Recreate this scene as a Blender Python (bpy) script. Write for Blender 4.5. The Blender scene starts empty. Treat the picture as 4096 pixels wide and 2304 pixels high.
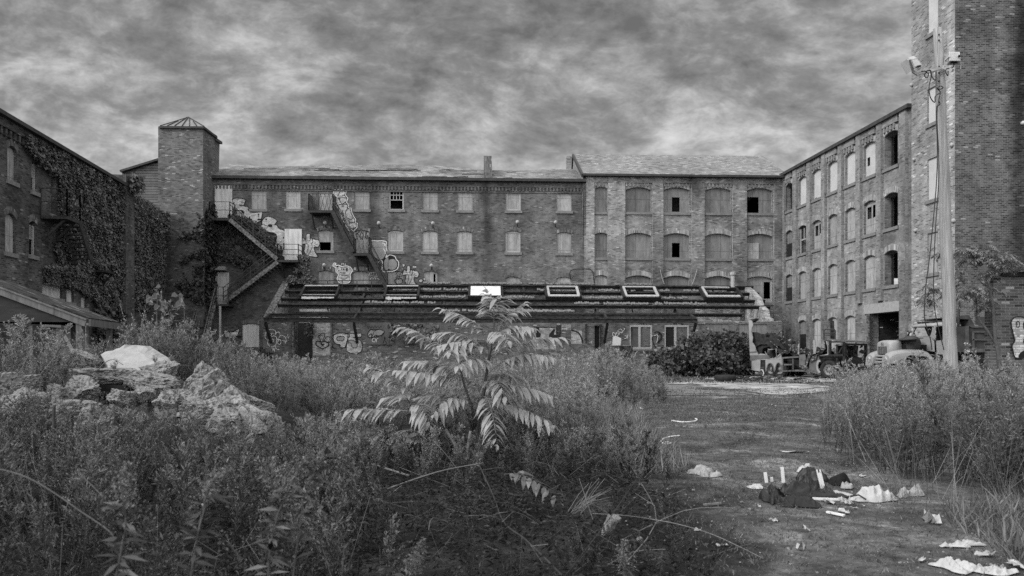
import bpy, bmesh, math, random
import numpy as np
from mathutils import Vector, noise as mnoise

scene = bpy.context.scene
COL = scene.collection
rnd = random.Random(11)
PI = math.pi

# ------------------------------------------------------------------ camera model used to survey the photograph
F, CU, CV, H = 2790.0, 2048.0, 1415.0, 1.4
CROPS = {'A': (0, 400, 1.449), 'B': (800, 600, 2.4156), 'C': (1500, 600, 2.4156), 'D': (2250, 550, 2.07), 'E': (3096, 400, 1.449),
         'F': (3496, 0, 2.415), 'G': (2900, 1200, 2.154), 'H': (1000, 1050, 2.1467), 'I': (2000, 1050, 2.1467), 'J': (0, 1100, 2.07),
         'K': (0, 1600, 1.9815), 'L': (1300, 1100, 1.811), 'M': (1200, 1600, 1.717), 'N': (2600, 1700, 1.722), 'O': (2300, 1350, 1.434),
         'Q': (3696, 900, 2.415), 'R': (2900, 1820, 2.995), 'S': (700, 850, 2.898), 'T': (1050, 1300, 4.293), 'U': (900, 780, 4.83),
         'V': (1300, 720, 3.3696), 'W': (3450, 1260, 6.44), 'X': (2960, 1260, 4.77), 'Z': (0, 0, 0.62891)}


def px(c, x, y):
    x0, y0, s = CROPS[c]
    return x0 + x / s, y0 + y / s


def at(u, v, Y):
    return Vector(((u - CU) / F * Y, Y, H + (CV - v) / F * Y))


def cp(c, x, y, Y):
    u, v = px(c, x, y)
    return at(u, v, Y)


# ------------------------------------------------------------------ terrain
MOUNDS = [(-8.6, 14.5, 4.2, 4.0, 0.95), (-4.0, 10.4, 1.7, 1.8, 0.42), (-6.5, 8.3, 3.0, 2.2, 0.25), (-0.3, 9.6, 1.6, 1.2, 0.12)]


def gz(x, y):
    z = 0.0
    for mx, my, rx, ry, h in MOUNDS:
        q = ((x - mx) / rx) ** 2 + ((y - my) / ry) ** 2
        if q < 9:
            z += h * math.exp(-q)
    return z + 0.03 * mnoise.noise((x * .5, y * .5, 0)) + 0.012 * mnoise.noise((x * 2.1, y * 2.1, 3))


class Wall:
    """a vertical plane; s runs left to right as seen from the yard, the normal faces the yard"""

    def __init__(self, x, y, dx, dy):
        k = math.hypot(dx, dy)
        self.p = (x, y)
        self.d = (dx / k, dy / k)
        self.n = (self.d[1], -self.d[0])

    def hit(self, u, v, off=0.0):
        a = (u - CU) / F
        x0, y0 = self.p[0] + self.n[0] * off, self.p[1] + self.n[1] * off
        dx, dy = self.d
        t = (x0 * dy - y0 * dx) / (a * dy - dx)
        s = (t * a - x0) * dx + (t - y0) * dy
        return s, H + (CV - v) / F * t

    def h(self, c, x, y, off=0.0):
        return self.hit(*px(c, x, y), off)

    def pt(self, s, z, off=0.0):
        return Vector((self.p[0] + self.d[0] * s + self.n[0] * off, self.p[1] + self.d[1] * s + self.n[1] * off, z))

    def proj(self, s, z, off=0.0):
        p = self.pt(s, z, off)
        return CU + F * p.x / p.y, CV - F * (p.z - H) / p.y


# ------------------------------------------------------------------ objects
ORG = {}


def tag(o, label=None, cat=None, group=None, kind=None):
    if label: o['label'] = label
    if cat: o['category'] = cat
    if group: o['group'] = group
    if kind: o['kind'] = kind
    return o


def thing(name, label, cat, loc, group=None):
    o = bpy.data.objects.new(name, None)
    o.empty_display_size = .3
    o.location = loc
    COL.objects.link(o)
    ORG[o.name] = Vector(loc)
    return tag(o, label, cat, group)


class MB:
    def __init__(self):
        self.v, self.f = [], []

    def face(self, pts):
        i = len(self.v)
        self.v += [tuple(p) for p in pts]
        self.f.append(tuple(range(i, i + len(pts))))
        return self

    def box(self, c, ax, ay, az):
        """centre and three half-axis vectors"""
        c, ax, ay, az = Vector(c), Vector(ax), Vector(ay), Vector(az)
        if ax.cross(ay).dot(az) < 0: ax = -ax
        i = len(self.v)
        for sz in (-1, 1):
            for sx, sy in ((-1, -1), (1, -1), (1, 1), (-1, 1)):
                self.v.append(tuple(c + ax * sx + ay * sy + az * sz))
        for q in ((3, 2, 1, 0), (4, 5, 6, 7), (0, 1, 5, 4), (1, 2, 6, 5), (2, 3, 7, 6), (3, 0, 4, 7)):
            self.f.append(tuple(i + k for k in q))
        return self

    def bar(self, a, b, w, h, up=(0, 0, 1)):
        a, b = Vector(a), Vector(b)
        d = b - a
        if d.length < 1e-5: return self
        t = d.normalized()
        u = Vector(up)
        r = t.cross(u)
        if r.length < 1e-3: r = t.cross(Vector((1, 0, 0)))
        r.normalize()
        u = r.cross(t)
        return self.box((a + b) / 2, d / 2, r * w / 2, u * h / 2)

    def ibeam(self, a, b, w, h, up=(0, 0, 1), t=.05):
        a, b = Vector(a), Vector(b)
        u = Vector(up).normalized()
        self.bar(a + u * (h / 2 - t / 2), b + u * (h / 2 - t / 2), w, t, up)
        self.bar(a - u * (h / 2 - t / 2), b - u * (h / 2 - t / 2), w, t, up)
        self.bar(a, b, t * .6, h - 2 * t, up)
        return self

    def tube(self, path, r, n=6, cap=True):
        path = [Vector(p) for p in path]
        rs = r if isinstance(r, (list, tuple)) else [r] * len(path)
        i0 = len(self.v)
        prev = None
        for k, p in enumerate(path):
            t = (path[min(k + 1, len(path) - 1)] - path[max(k - 1, 0)])
            t = t.normalized() if t.length > 1e-9 else Vector((0, 0, 1))
            if prev is None:
                prev = t.cross(Vector((0, 0, 1)))
                if prev.length < 1e-2: prev = t.cross(Vector((1, 0, 0)))
            a = (prev - t * prev.dot(t)).normalized()
            prev = a
            b = t.cross(a)
            for j in range(n):
                g = 2 * PI * j / n
                self.v.append(tuple(p + (a * math.cos(g) + b * math.sin(g)) * rs[k]))
        for k in range(len(path) - 1):
            for j in range(n):
                j2 = (j + 1) % n
                self.f.append((i0 + k * n + j, i0 + k * n + j2, i0 + (k + 1) * n + j2, i0 + (k + 1) * n + j))
        if cap:
            self.f.append(tuple(i0 + j for j in reversed(range(n))))
            e = i0 + (len(path) - 1) * n
            self.f.append(tuple(e + j for j in range(n)))
        return self

    def slab(self, pts, vec):
        """polygon pts (facing the yard) extruded along vec (away)"""
        vec = Vector(vec)
        p = [Vector(q) for q in pts]
        b = [q + vec for q in p]
        self.face(p)
        self.face(list(reversed(b)))
        n = len(p)
        for k in range(n):
            k2 = (k + 1) % n
            self.face([p[k2], p[k], b[k], b[k2]])
        return self

    def lathe(self, c, axis, prof, n=20):
        """prof: list of (along, radius)"""
        c, t = Vector(c), Vector(axis).normalized()
        a = t.cross(Vector((0, 0, 1)))
        if a.length < 1e-2: a = t.cross(Vector((1, 0, 0)))
        a.normalize()
        b = t.cross(a)
        i0 = len(self.v)
        for al, r in prof:
            for j in range(n):
                g = 2 * PI * j / n
                self.v.append(tuple(c + t * al + (a * math.cos(g) + b * math.sin(g)) * r))
        for k in range(len(prof) - 1):
            for j in range(n):
                j2 = (j + 1) % n
                self.f.append((i0 + k * n + j, i0 + k * n + j2, i0 + (k + 1) * n + j2, i0 + (k + 1) * n + j))
        return self

    def build(self, name, mat, parent=None, label=None, smooth=False, bevel=0):
        if not self.v: self.face([(0, 0, 0), (0.001, 0, 0), (0, 0.001, 0)])
        V = np.array(self.v, dtype=float)
        if parent is not None:
            org = ORG[parent.name]
        else:
            lo, hi = V.min(0), V.max(0)
            org = Vector(((lo[0] + hi[0]) / 2, (lo[1] + hi[1]) / 2, lo[2]))
        me = bpy.data.meshes.new(name)
        me.from_pydata((V - np.array(org)).tolist(), [], self.f)
        me.materials.append(mat)
        boxuv(me, org)
        if smooth:
            me.polygons.foreach_set('use_smooth', [True] * len(me.polygons))
        me.update()
        o = bpy.data.objects.new(name, me)
        COL.objects.link(o)
        if parent is not None:
            o.parent = parent
        else:
            o.location = org
        ORG[o.name] = Vector(org)
        if label: o['label'] = label
        if bevel:
            md = o.modifiers.new('edge', 'BEVEL')
            md.width = bevel
            md.segments = 2
            md.limit_method = 'ANGLE'
        return o


def boxuv(me, org):
    uv = me.uv_layers.new(name='UVMap')
    n = len(me.loops)
    if not n: return
    co = np.empty(len(me.vertices) * 3); me.vertices.foreach_get('co', co)
    co = co.reshape(-1, 3) + np.array(org)
    li = np.empty(n, dtype=np.int32); me.loops.foreach_get('vertex_index', li)
    npoly = len(me.polygons)
    nr = np.empty(npoly * 3); me.polygons.foreach_get('normal', nr); nr = nr.reshape(-1, 3)
    tot = np.empty(npoly, dtype=np.int32); me.polygons.foreach_get('loop_total', tot)
    ln = np.repeat(nr, tot, axis=0)
    P = co[li]
    horiz = np.abs(ln[:, 2]) > .75
    k = np.hypot(ln[:, 0], ln[:, 1]) + 1e-9
    tx, ty = -ln[:, 1] / k, ln[:, 0] / k
    U = np.where(horiz, P[:, 0], P[:, 0] * tx + P[:, 1] * ty)
    Vv = np.where(horiz, P[:, 1], P[:, 2])
    uv.data.foreach_set('uv', np.stack([U, Vv], 1).ravel())


def quads_mesh(name, Q, mat, shade=None, label=None, cat=None, kind=None, parent=None, group=None, smooth=False):
    """Q (n,4,3) world quads -> one mesh with a per-face shade attribute"""
    Q = np.asarray(Q, dtype=np.float32)
    n = len(Q)
    V = Q.reshape(-1, 3)
    if parent is not None:
        org = np.array(ORG[parent.name], dtype=np.float32)
    else:
        lo, hi = V.min(0), V.max(0)
        org = np.array([(lo[0] + hi[0]) / 2, (lo[1] + hi[1]) / 2, lo[2]], dtype=np.float32)
    me = bpy.data.meshes.new(name)
    me.vertices.add(n * 4)
    me.vertices.foreach_set('co', (V - org).ravel())
    me.loops.add(n * 4)
    me.loops.foreach_set('vertex_index', np.arange(n * 4, dtype=np.int32))
    me.polygons.add(n)
    me.polygons.foreach_set('loop_start', np.arange(0, n * 4, 4, dtype=np.int32))
    me.polygons.foreach_set('loop_total', np.full(n, 4, dtype=np.int32))
    me.update(calc_edges=True)
    me.materials.append(mat)
    if shade is not None:
        a = me.attributes.new('shade', 'FLOAT', 'FACE')
        a.data.foreach_set('value', np.asarray(shade, dtype=np.float32))
    if smooth:
        me.polygons.foreach_set('use_smooth', np.ones(n, dtype=bool))
    o = bpy.data.objects.new(name, me)
    COL.objects.link(o)
    if parent is not None:
        o.parent = parent
    else:
        o.location = org.tolist()
    ORG[o.name] = Vector(org.tolist())
    return tag(o, label, cat, group, kind)


# ------------------------------------------------------------------ materials
class NT:
    def __init__(self, name, rough=.85, spec=.2, metal=0):
        self.m = bpy.data.materials.new(name)
        self.m.use_nodes = True
        self.t = self.m.node_tree
        self.b = self.t.nodes['Principled BSDF']
        self.b.inputs['Roughness'].default_value = rough
        self.b.inputs['Specular IOR Level'].default_value = spec
        self.b.inputs['Metallic'].default_value = metal

    def n(self, t, **kw):
        x = self.t.nodes.new('ShaderNode' + t)
        for k, v in kw.items():
            if k.startswith('i_'):
                x.inputs[k[2:].replace('_', ' ')].default_value = v
            else:
                setattr(x, k, v)
        return x

    def l(self, a, b):
        self.t.links.new(a, b)

    def math(self, op, a, b=None, clamp=False):
        x = self.n('Math', operation=op, use_clamp=clamp)
        for i, q in enumerate((a, b)):
            if q is None: continue
            if isinstance(q, (int, float)): x.inputs[i].default_value = q
            else: self.l(q, x.inputs[i])
        return x.outputs[0]

    def ramp(self, fac, stops, interp='LINEAR'):
        r = self.n('ValToRGB')
        r.color_ramp.interpolation = interp
        while len(r.color_ramp.elements) < len(stops): r.color_ramp.elements.new(.5)
        for e, (p, c) in zip(r.color_ramp.elements, stops):
            e.position = p
            e.color = (c, c, c, 1)
        self.l(fac, r.inputs[0])
        return r.outputs[0]

    def noise(self, vec, scale, detail=6, rough=.6, dist=0, stretch=None):
        if stretch:
            mp = self.n('Mapping')
            mp.inputs['Scale'].default_value = stretch
            self.l(vec, mp.inputs[0])
            vec = mp.outputs[0]
        x = self.n('TexNoise')
        x.inputs['Scale'].default_value = scale
        x.inputs['Detail'].default_value = detail
        x.inputs['Roughness'].default_value = rough
        x.inputs['Distortion'].default_value = dist
        self.l(vec, x.inputs['Vector'])
        return x.outputs['Fac']

    def coord(self, which='Object'):
        return self.n('TexCoord').outputs[which]

    def color(self, c):
        if isinstance(c, (int, float)): self.b.inputs['Base Color'].default_value = (c, c, c, 1)
        else: self.l(c, self.b.inputs['Base Color'])

    def bump(self, h, dist=.01, strength=.6):
        x = self.n('Bump')
        x.inputs['Distance'].default_value = dist
        x.inputs['Strength'].default_value = strength
        self.l(h, x.inputs['Height'])
        self.l(x.outputs[0], self.b.inputs['Normal'])


def plain(name, c1, c2, scale=3, rough=.85, spec=.2, metal=0, bump=0, stretch=None, coord='Object', detail=7, lo=.3, hi=.7, spots=None, vary=0):
    """grey surface that varies between two albedos"""
    m = NT(name, rough, spec, metal)
    co = m.coord(coord)
    f = m.noise(co, scale, detail, .65, 0, stretch)
    c = m.ramp(f, [(lo, c1), (hi, c2)])
    if spots:
        sc, th, mul = spots
        g = m.noise(co, sc, 4, .6)
        k = m.ramp(g, [(th, 1.0), (min(th + .06, 1), mul)])
        c = m.math('MULTIPLY', c, k)
    if vary:
        oi = m.n('ObjectInfo')
        c = m.math('MULTIPLY', c, m.ramp(oi.outputs['Random'], [(0, 1 - vary), (1, 1 + vary)]))
    m.color(c)
    if bump:
        m.bump(m.noise(co, scale * 6, 5, .6), bump)
    return m.m


def brick_mat(name, dark, light, mortar, bw=.24, bh=.08, ms=.011, pale=.04, pale_c=.55, mott=(.55, 1.25), mscale=.35, stains=(), darkbits=.12, bump=0, streak=.25, mortar_patch=0):
    """running-bond brick from the UV map (metres), random brick tone, weathering, damp stains at (u,v,ru,rv,mult)"""
    m = NT(name, .92, .12)
    uv = m.coord('UV')

    def bk(c1, c2, mo, msz, bias=0.0):
        b = m.n('TexBrick')
        b.offset = .5
        b.inputs['Color1'].default_value = (c1, c1, c1, 1)
        b.inputs['Color2'].default_value = (c2, c2, c2, 1)
        b.inputs['Mortar'].default_value = (mo, mo, mo, 1)
        b.inputs['Scale'].default_value = 1
        b.inputs['Mortar Size'].default_value = msz
        b.inputs['Mortar Smooth'].default_value = .15
        b.inputs['Bias'].default_value = bias
        b.inputs['Brick Width'].default_value = bw
        b.inputs['Row Height'].default_value = bh
        m.l(uv, b.inputs['Vector'])
        return b
    rn = bk(0, 1, 0, 0)
    sep = m.n('SeparateColor'); m.l(rn.outputs['Color'], sep.inputs[0])
    r = sep.outputs[0]
    body = m.ramp(r, [(0, dark * .55), (darkbits, dark * .75), (darkbits + .05, dark), (1 - pale - .02, light), (1 - pale * .6, pale_c), (1, pale_c * 1.1)])
    fac = bk(0, 1, 0, ms).outputs['Fac']
    mo = m.n('Mix', data_type='RGBA')
    m.l(fac, mo.inputs['Factor'])
    m.l(body, mo.inputs[6])
    if mortar_patch:
        g = m.noise(uv, .5, 4, .6)
        mm = m.ramp(g, [(.45, mortar * .55), (.62, mortar * (1 + mortar_patch))])
        m.l(mm, mo.inputs[7])
    else:
        mo.inputs[7].default_value = (mortar, mortar, mortar, 1)
    c = mo.outputs[2]
    f = m.noise(uv, mscale, 9, .68, .6)
    k = m.ramp(f, [(.3, mott[0]), (.52, 1.0), (.72, mott[1])])
    f2 = m.noise(uv, 2.6, 5, .7)
    k = m.math('MULTIPLY', k, m.ramp(f2, [(.3, .8), (.7, 1.18)]))
    if streak:
        f3 = m.noise(uv, 1.0, 6, .6, 0, (1.6, .16, 1))
        k = m.math('MULTIPLY', k, m.ramp(f3, [(.32, 1 - streak), (.55, 1.0), (.75, 1 + streak * .35)]))
    x = m.n('SeparateXYZ'); m.l(uv, x.inputs[0])
    wob = m.math('MULTIPLY', m.math('SUBTRACT', m.noise(uv, 1.1, 5, .65), .5), 1.3)
    for (su, sv, ru, rv, mul) in stains:
        a = m.math('DIVIDE', m.math('SUBTRACT', x.outputs[0], su), ru)
        b = m.math('DIVIDE', m.math('SUBTRACT', x.outputs[1], sv), rv)
        d = m.math('ADD', m.math('SQRT', m.math('ADD', m.math('MULTIPLY', a, a), m.math('MULTIPLY', b, b))), wob)
        k = m.math('MULTIPLY', k, m.ramp(d, [(.25, mul), (1.0, 1.0)]))
    c2 = m.n('Mix', data_type='RGBA', blend_type='MULTIPLY')
    c2.inputs['Factor'].default_value = 1
    m.l(c, c2.inputs[6]); m.l(k, c2.inputs[7])
    m.color(c2.outputs[2])
    if bump:
        m.bump(m.math('SUBTRACT', m.noise(uv, 30, 4, .6), m.math('MULTIPLY', fac, 2.0)), bump, .7)
    return m.m


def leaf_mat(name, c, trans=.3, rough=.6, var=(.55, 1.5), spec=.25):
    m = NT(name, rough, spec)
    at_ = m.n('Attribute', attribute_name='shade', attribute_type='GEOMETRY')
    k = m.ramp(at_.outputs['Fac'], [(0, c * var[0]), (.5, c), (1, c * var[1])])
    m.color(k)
    tr = m.n('BsdfTranslucent')
    m.l(k, tr.inputs[0])
    mx = m.n('MixShader')
    mx.inputs[0].default_value = trans
    m.l(m.b.outputs[0], mx.inputs[1]); m.l(tr.outputs[0], mx.inputs[2])
    m.l(mx.outputs[0], m.t.nodes['Material Output'].inputs[0])
    return m.m


M = {}
def seam(name, c1, c2, scale, vary, rough=.85):
    m = NT(name, rough, .15)
    co, uv = m.coord(), m.coord('UV')
    c = m.ramp(m.noise(co, scale, 12, .7, 0, (1, 1, .4)), [(.3, c1), (.7, c2)])
    c = m.math('MULTIPLY', c, m.ramp(m.noise(uv, 1.0, 7, .65, .4, (2.2, .35, 1)), [(.3, .66), (.55, 1.0), (.75, 1.1)]))
    b = m.n('TexBrick'); b.offset = 0
    for k, v in (('Scale', 1), ('Mortar Size', .022), ('Mortar Smooth', .3), ('Brick Width', .86), ('Row Height', 1.37)): b.inputs[k].default_value = v
    m.l(uv, b.inputs['Vector'])
    c = m.math('MULTIPLY', c, m.ramp(b.outputs['Fac'], [(0, 1), (1, .58)]))
    oi = m.n('ObjectInfo')
    m.color(m.math('MULTIPLY', c, m.ramp(oi.outputs['Random'], [(0, 1 - vary), (1, 1 + vary)])))
    m.bump(m.noise(co, scale * 5, 5, .6), .002)
    return m.m


M['board'] = seam('weathered_osb', .20, .36, 7, .2)
M['board_dull'] = seam('grey_painted_board', .13, .21, 4, .15)
M['board_white'] = plain('pale_panel', .36, .46, 1.4, rough=.6, spots=(.7, .64, .85))
M['ply'] = plain('fresh_plywood', .36, .60, 5.5, stretch=(1, 1, .14), bump=.001, detail=4)
M['ply_old'] = plain('old_plywood', .17, .36, 6, stretch=(1, 1, .14), bump=.001, detail=4)
M['trim'] = plain('window_frame_paint', .26, .36, 8, rough=.6)
M['sill'] = plain('stone_sill', .12, .2, 5)
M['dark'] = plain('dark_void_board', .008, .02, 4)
M['black'] = plain('charred_black', .006, .035, 7, bump=.01, detail=9)
M['iron'] = plain('rusted_iron', .016, .05, 6, rough=.75, bump=.002)
M['iron_pale'] = plain('flaking_paint_iron', .04, .17, 7, rough=.75, lo=.42, hi=.62)
M['beam'] = plain('rusty_beam', .012, .06, 3.5, rough=.8, stretch=(1, 1, 3), lo=.4, hi=.75)
M['plank'] = plain('grey_plank', .06, .22, 9, stretch=(4, 1, 1))
M['frame_paint'] = plain('grey_white_frame', .22, .42, 5, spots=(6, .6, .6))
M['white_paint'] = plain('white_paint', .5, .66, 3, rough=.5, spots=(4, .62, .75))
M['concrete'] = plain('broken_concrete', .13, .27, 3, bump=.05, detail=12, spots=(11, .56, .42))
M['conc_smooth'] = plain('concrete_face', .22, .32, 5, bump=.006, detail=10, spots=(9, .66, .8))
M['pole'] = plain('bare_pole_wood', .13, .36, 9, stretch=(5, 5, .12), bump=.012)
M['cable'] = plain('black_cable', .01, .02, 4, rough=.5)
M['shingle'] = brick_mat('roof_shingles', .15, .22, .11, .34, .14, .006, .05, .34, (.75, 1.2), .25, streak=.1, darkbits=.1)
M['shingle_dark'] = brick_mat('old_shingles', .03, .07, .02, .34, .14, .008, .05, .2, (.6, 1.3), .3, streak=.15)
M['shingle_worn'] = brick_mat('worn_shingles', .13, .23, .09, .4, .12, .006, .06, .30, (.5, 1.3), .22, streak=.1, darkbits=.1)
M['metal_roof'] = plain('seamed_metal', .12, .2, 2, rough=.45)
M['fascia'] = plain('dark_fascia', .03, .06, 3)
SUN, SKY, ZEN, BACK = 3.4, .30, 4.4, 4.0
# ------------------------------------------------------------------ ground
def axis(lo, hi, near, step, far):
    v = [0.0]
    out = list(np.arange(-near, near + 1e-6, step))
    d, x = step, near
    while x < hi:
        d *= 1.35; x += d; out.append(x)
    d, x = step, -near
    while x > lo:
        d *= 1.35; x -= d; out.insert(0, x)
    return out


gxs = axis(-600, 600, 14, .5, 600)
gys = [y for y in np.arange(-2, 30, .5)]
d, y = .5, 29.5
while y < 900:
    d *= 1.3; y += d; gys.append(y)
gys = [-200, -60, -20, -8, -4] + gys
V = [(x, y, gz(x, y)) for y in gys for x in gxs]
nx = len(gxs)
FC = [(j * nx + i, j * nx + i + 1, (j + 1) * nx + i + 1, (j + 1) * nx + i) for j in range(len(gys) - 1) for i in range(nx - 1)]
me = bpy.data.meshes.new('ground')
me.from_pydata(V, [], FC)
me.polygons.foreach_set('use_smooth', [True] * len(FC))
m = NT('yard_soil', .95, .1)
co = m.coord()
f1 = m.noise(co, .9, 9, .68, .8)
c1 = m.ramp(f1, [(.34, .03), (.46, .068), (.56, .12), (.66, .27)])
c2 = m.ramp(m.noise(co, 9, 6, .7), [(.3, .45), (.7, 1.5)])
c3 = m.ramp(m.noise(co, 38, 3, .6), [(.66, 1.0), (.74, 2.6)])
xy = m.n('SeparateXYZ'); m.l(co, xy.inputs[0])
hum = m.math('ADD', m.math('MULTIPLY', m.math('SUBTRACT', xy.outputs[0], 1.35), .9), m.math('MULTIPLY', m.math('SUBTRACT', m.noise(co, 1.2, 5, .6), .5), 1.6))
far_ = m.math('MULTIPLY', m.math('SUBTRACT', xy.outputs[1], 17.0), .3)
dk = m.ramp(m.math('MAXIMUM', hum, far_), [(0, .22), (.9, 1.0)])  # soil colour multiplied darker towards the near left
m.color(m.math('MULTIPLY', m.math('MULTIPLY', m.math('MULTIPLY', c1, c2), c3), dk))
m.bump(m.noise(co, 14, 8, .7), .05)
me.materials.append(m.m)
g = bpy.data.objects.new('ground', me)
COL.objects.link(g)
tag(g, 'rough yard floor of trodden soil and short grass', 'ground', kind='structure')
# ------------------------------------------------------------------ wall building
def wall_panel(W, s0, s1, z0, z1, ops, off=0.0, depth=.22, mb=None):
    """brick sheet with real openings (s0,s1,z0,z1,rise); arched heads; reveals going back by depth"""
    mb = mb or MB()
    ops = [o for o in ops if o[1] > s0 and o[0] < s1]
    ss = sorted({s0, s1, *[max(s0, o[0]) for o in ops], *[min(s1, o[1]) for o in ops]})
    zs = sorted({z0, z1, *[max(z0, o[2]) for o in ops], *[min(z1, o[3]) for o in ops]})
    for i in range(len(ss) - 1):
        for j in range(len(zs) - 1):
            a, b, c, d = ss[i], ss[i + 1], zs[j], zs[j + 1]
            if b - a < 1e-4 or d - c < 1e-4: continue
            m, q = (a + b) / 2, (c + d) / 2
            if any(o[0] < m < o[1] and o[2] < q < o[3] for o in ops): continue
            mb.face([W.pt(a, c, off), W.pt(b, c, off), W.pt(b, d, off), W.pt(a, d, off)])
    for o in ops:
        a, b, c, d = o[:4]
        r = o[4] if len(o) > 4 else 0
        top = arch(a, b, d, r)
        if r > 0:
            n = len(top) // 2
            L, R = top[:n + 1], top[n:]
            for k in range(len(L) - 1):
                mb.face([W.pt(*L[k], off), W.pt(*L[k + 1], off), W.pt(L[k + 1][0], d, off), W.pt(L[k][0], d, off)])
            for k in range(len(R) - 1):
                mb.face([W.pt(*R[k], off), W.pt(*R[k + 1], off), W.pt(R[k + 1][0], d, off), W.pt(R[k][0], d, off)])
        loop = [(a, c)] + top + [(b, c)]
        for k in range(len(loop)):
            p, q = loop[k], loop[(k + 1) % len(loop)]
            mb.face([W.pt(*p, off), W.pt(*q, off), W.pt(*q, off - depth), W.pt(*p, off - depth)])
    return mb


def arch(a, b, top, r, n=8):
    if r <= 0: return [(a, top), (b, top)]
    out = []
    for k in range(n + 1):
        t = k / n
        out.append((a + (b - a) * t, top - r * (2 * t - 1) ** 2))
    return out


def op(W, c, x0, y0, x1, y1, rise=.12, off=0.0):
    s0, z0 = W.h(c, x0, y1, off)
    s1, z1 = W.h(c, x1, y0, off)
    zb = W.h(c, (x0 + x1) / 2, y1, off)[1]
    zt = W.h(c, (x0 + x1) / 2, y0, off)[1]
    return (s0, s1, zb, zt, rise)


def sheet(W, o, off, inset=0.0, holes=(), th=.03, mb=None):
    """a board filling opening o, with rectangular holes given in fractions of the opening"""
    mb = mb or MB()
    a, b, c, d, r = o
    a, b, c, d = a + inset, b - inset, c + inset, d - inset
    if not holes:
        pts = [W.pt(a, c, off)] + [W.pt(s, z, off) for s, z in reversed(arch(a, b, d, r))][::-1] + [W.pt(b, c, off)]
        mb.face([W.pt(a, c, off), W.pt(b, c, off)] + [W.pt(s, z, off) for s, z in reversed(arch(a, b, d, r))])
        return mb
    hs = [(a + (b - a) * h[0], a + (b - a) * h[1], c + (d - c) * h[2], c + (d - c) * h[3]) for h in holes]
    zt = d - r
    ss = sorted({a, b, *[h[0] for h in hs], *[h[1] for h in hs]})
    zs = sorted({c, zt, *[min(h[2], zt) for h in hs], *[min(h[3], zt) for h in hs]})
    for i in range(len(ss) - 1):
        for j in range(len(zs) - 1):
            m, q = (ss[i] + ss[i + 1]) / 2, (zs[j] + zs[j + 1]) / 2
            if any(h[0] < m < h[1] and h[2] < q < h[3] for h in hs): continue
            mb.face([W.pt(ss[i], zs[j], off), W.pt(ss[i + 1], zs[j], off), W.pt(ss[i + 1], zs[j + 1], off), W.pt(ss[i], zs[j + 1], off)])
    if r > 0:
        mb.face([W.pt(a, zt, off)] + [W.pt(b, zt, off)] + [W.pt(s, z, off) for s, z in reversed(arch(a, b, d, r))][1:-1])
    return mb


def wbox(W, s0, s1, z0, z1, o0, o1, mb=None):
    mb = mb or MB()
    c = W.pt((s0 + s1) / 2, (z0 + z1) / 2, (o0 + o1) / 2)
    return mb.box(c, Vector((*W.d, 0)) * abs(s1 - s0) / 2, Vector((*W.n, 0)) * abs(o1 - o0) / 2, Vector((0, 0, abs(z1 - z0) / 2)))


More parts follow.
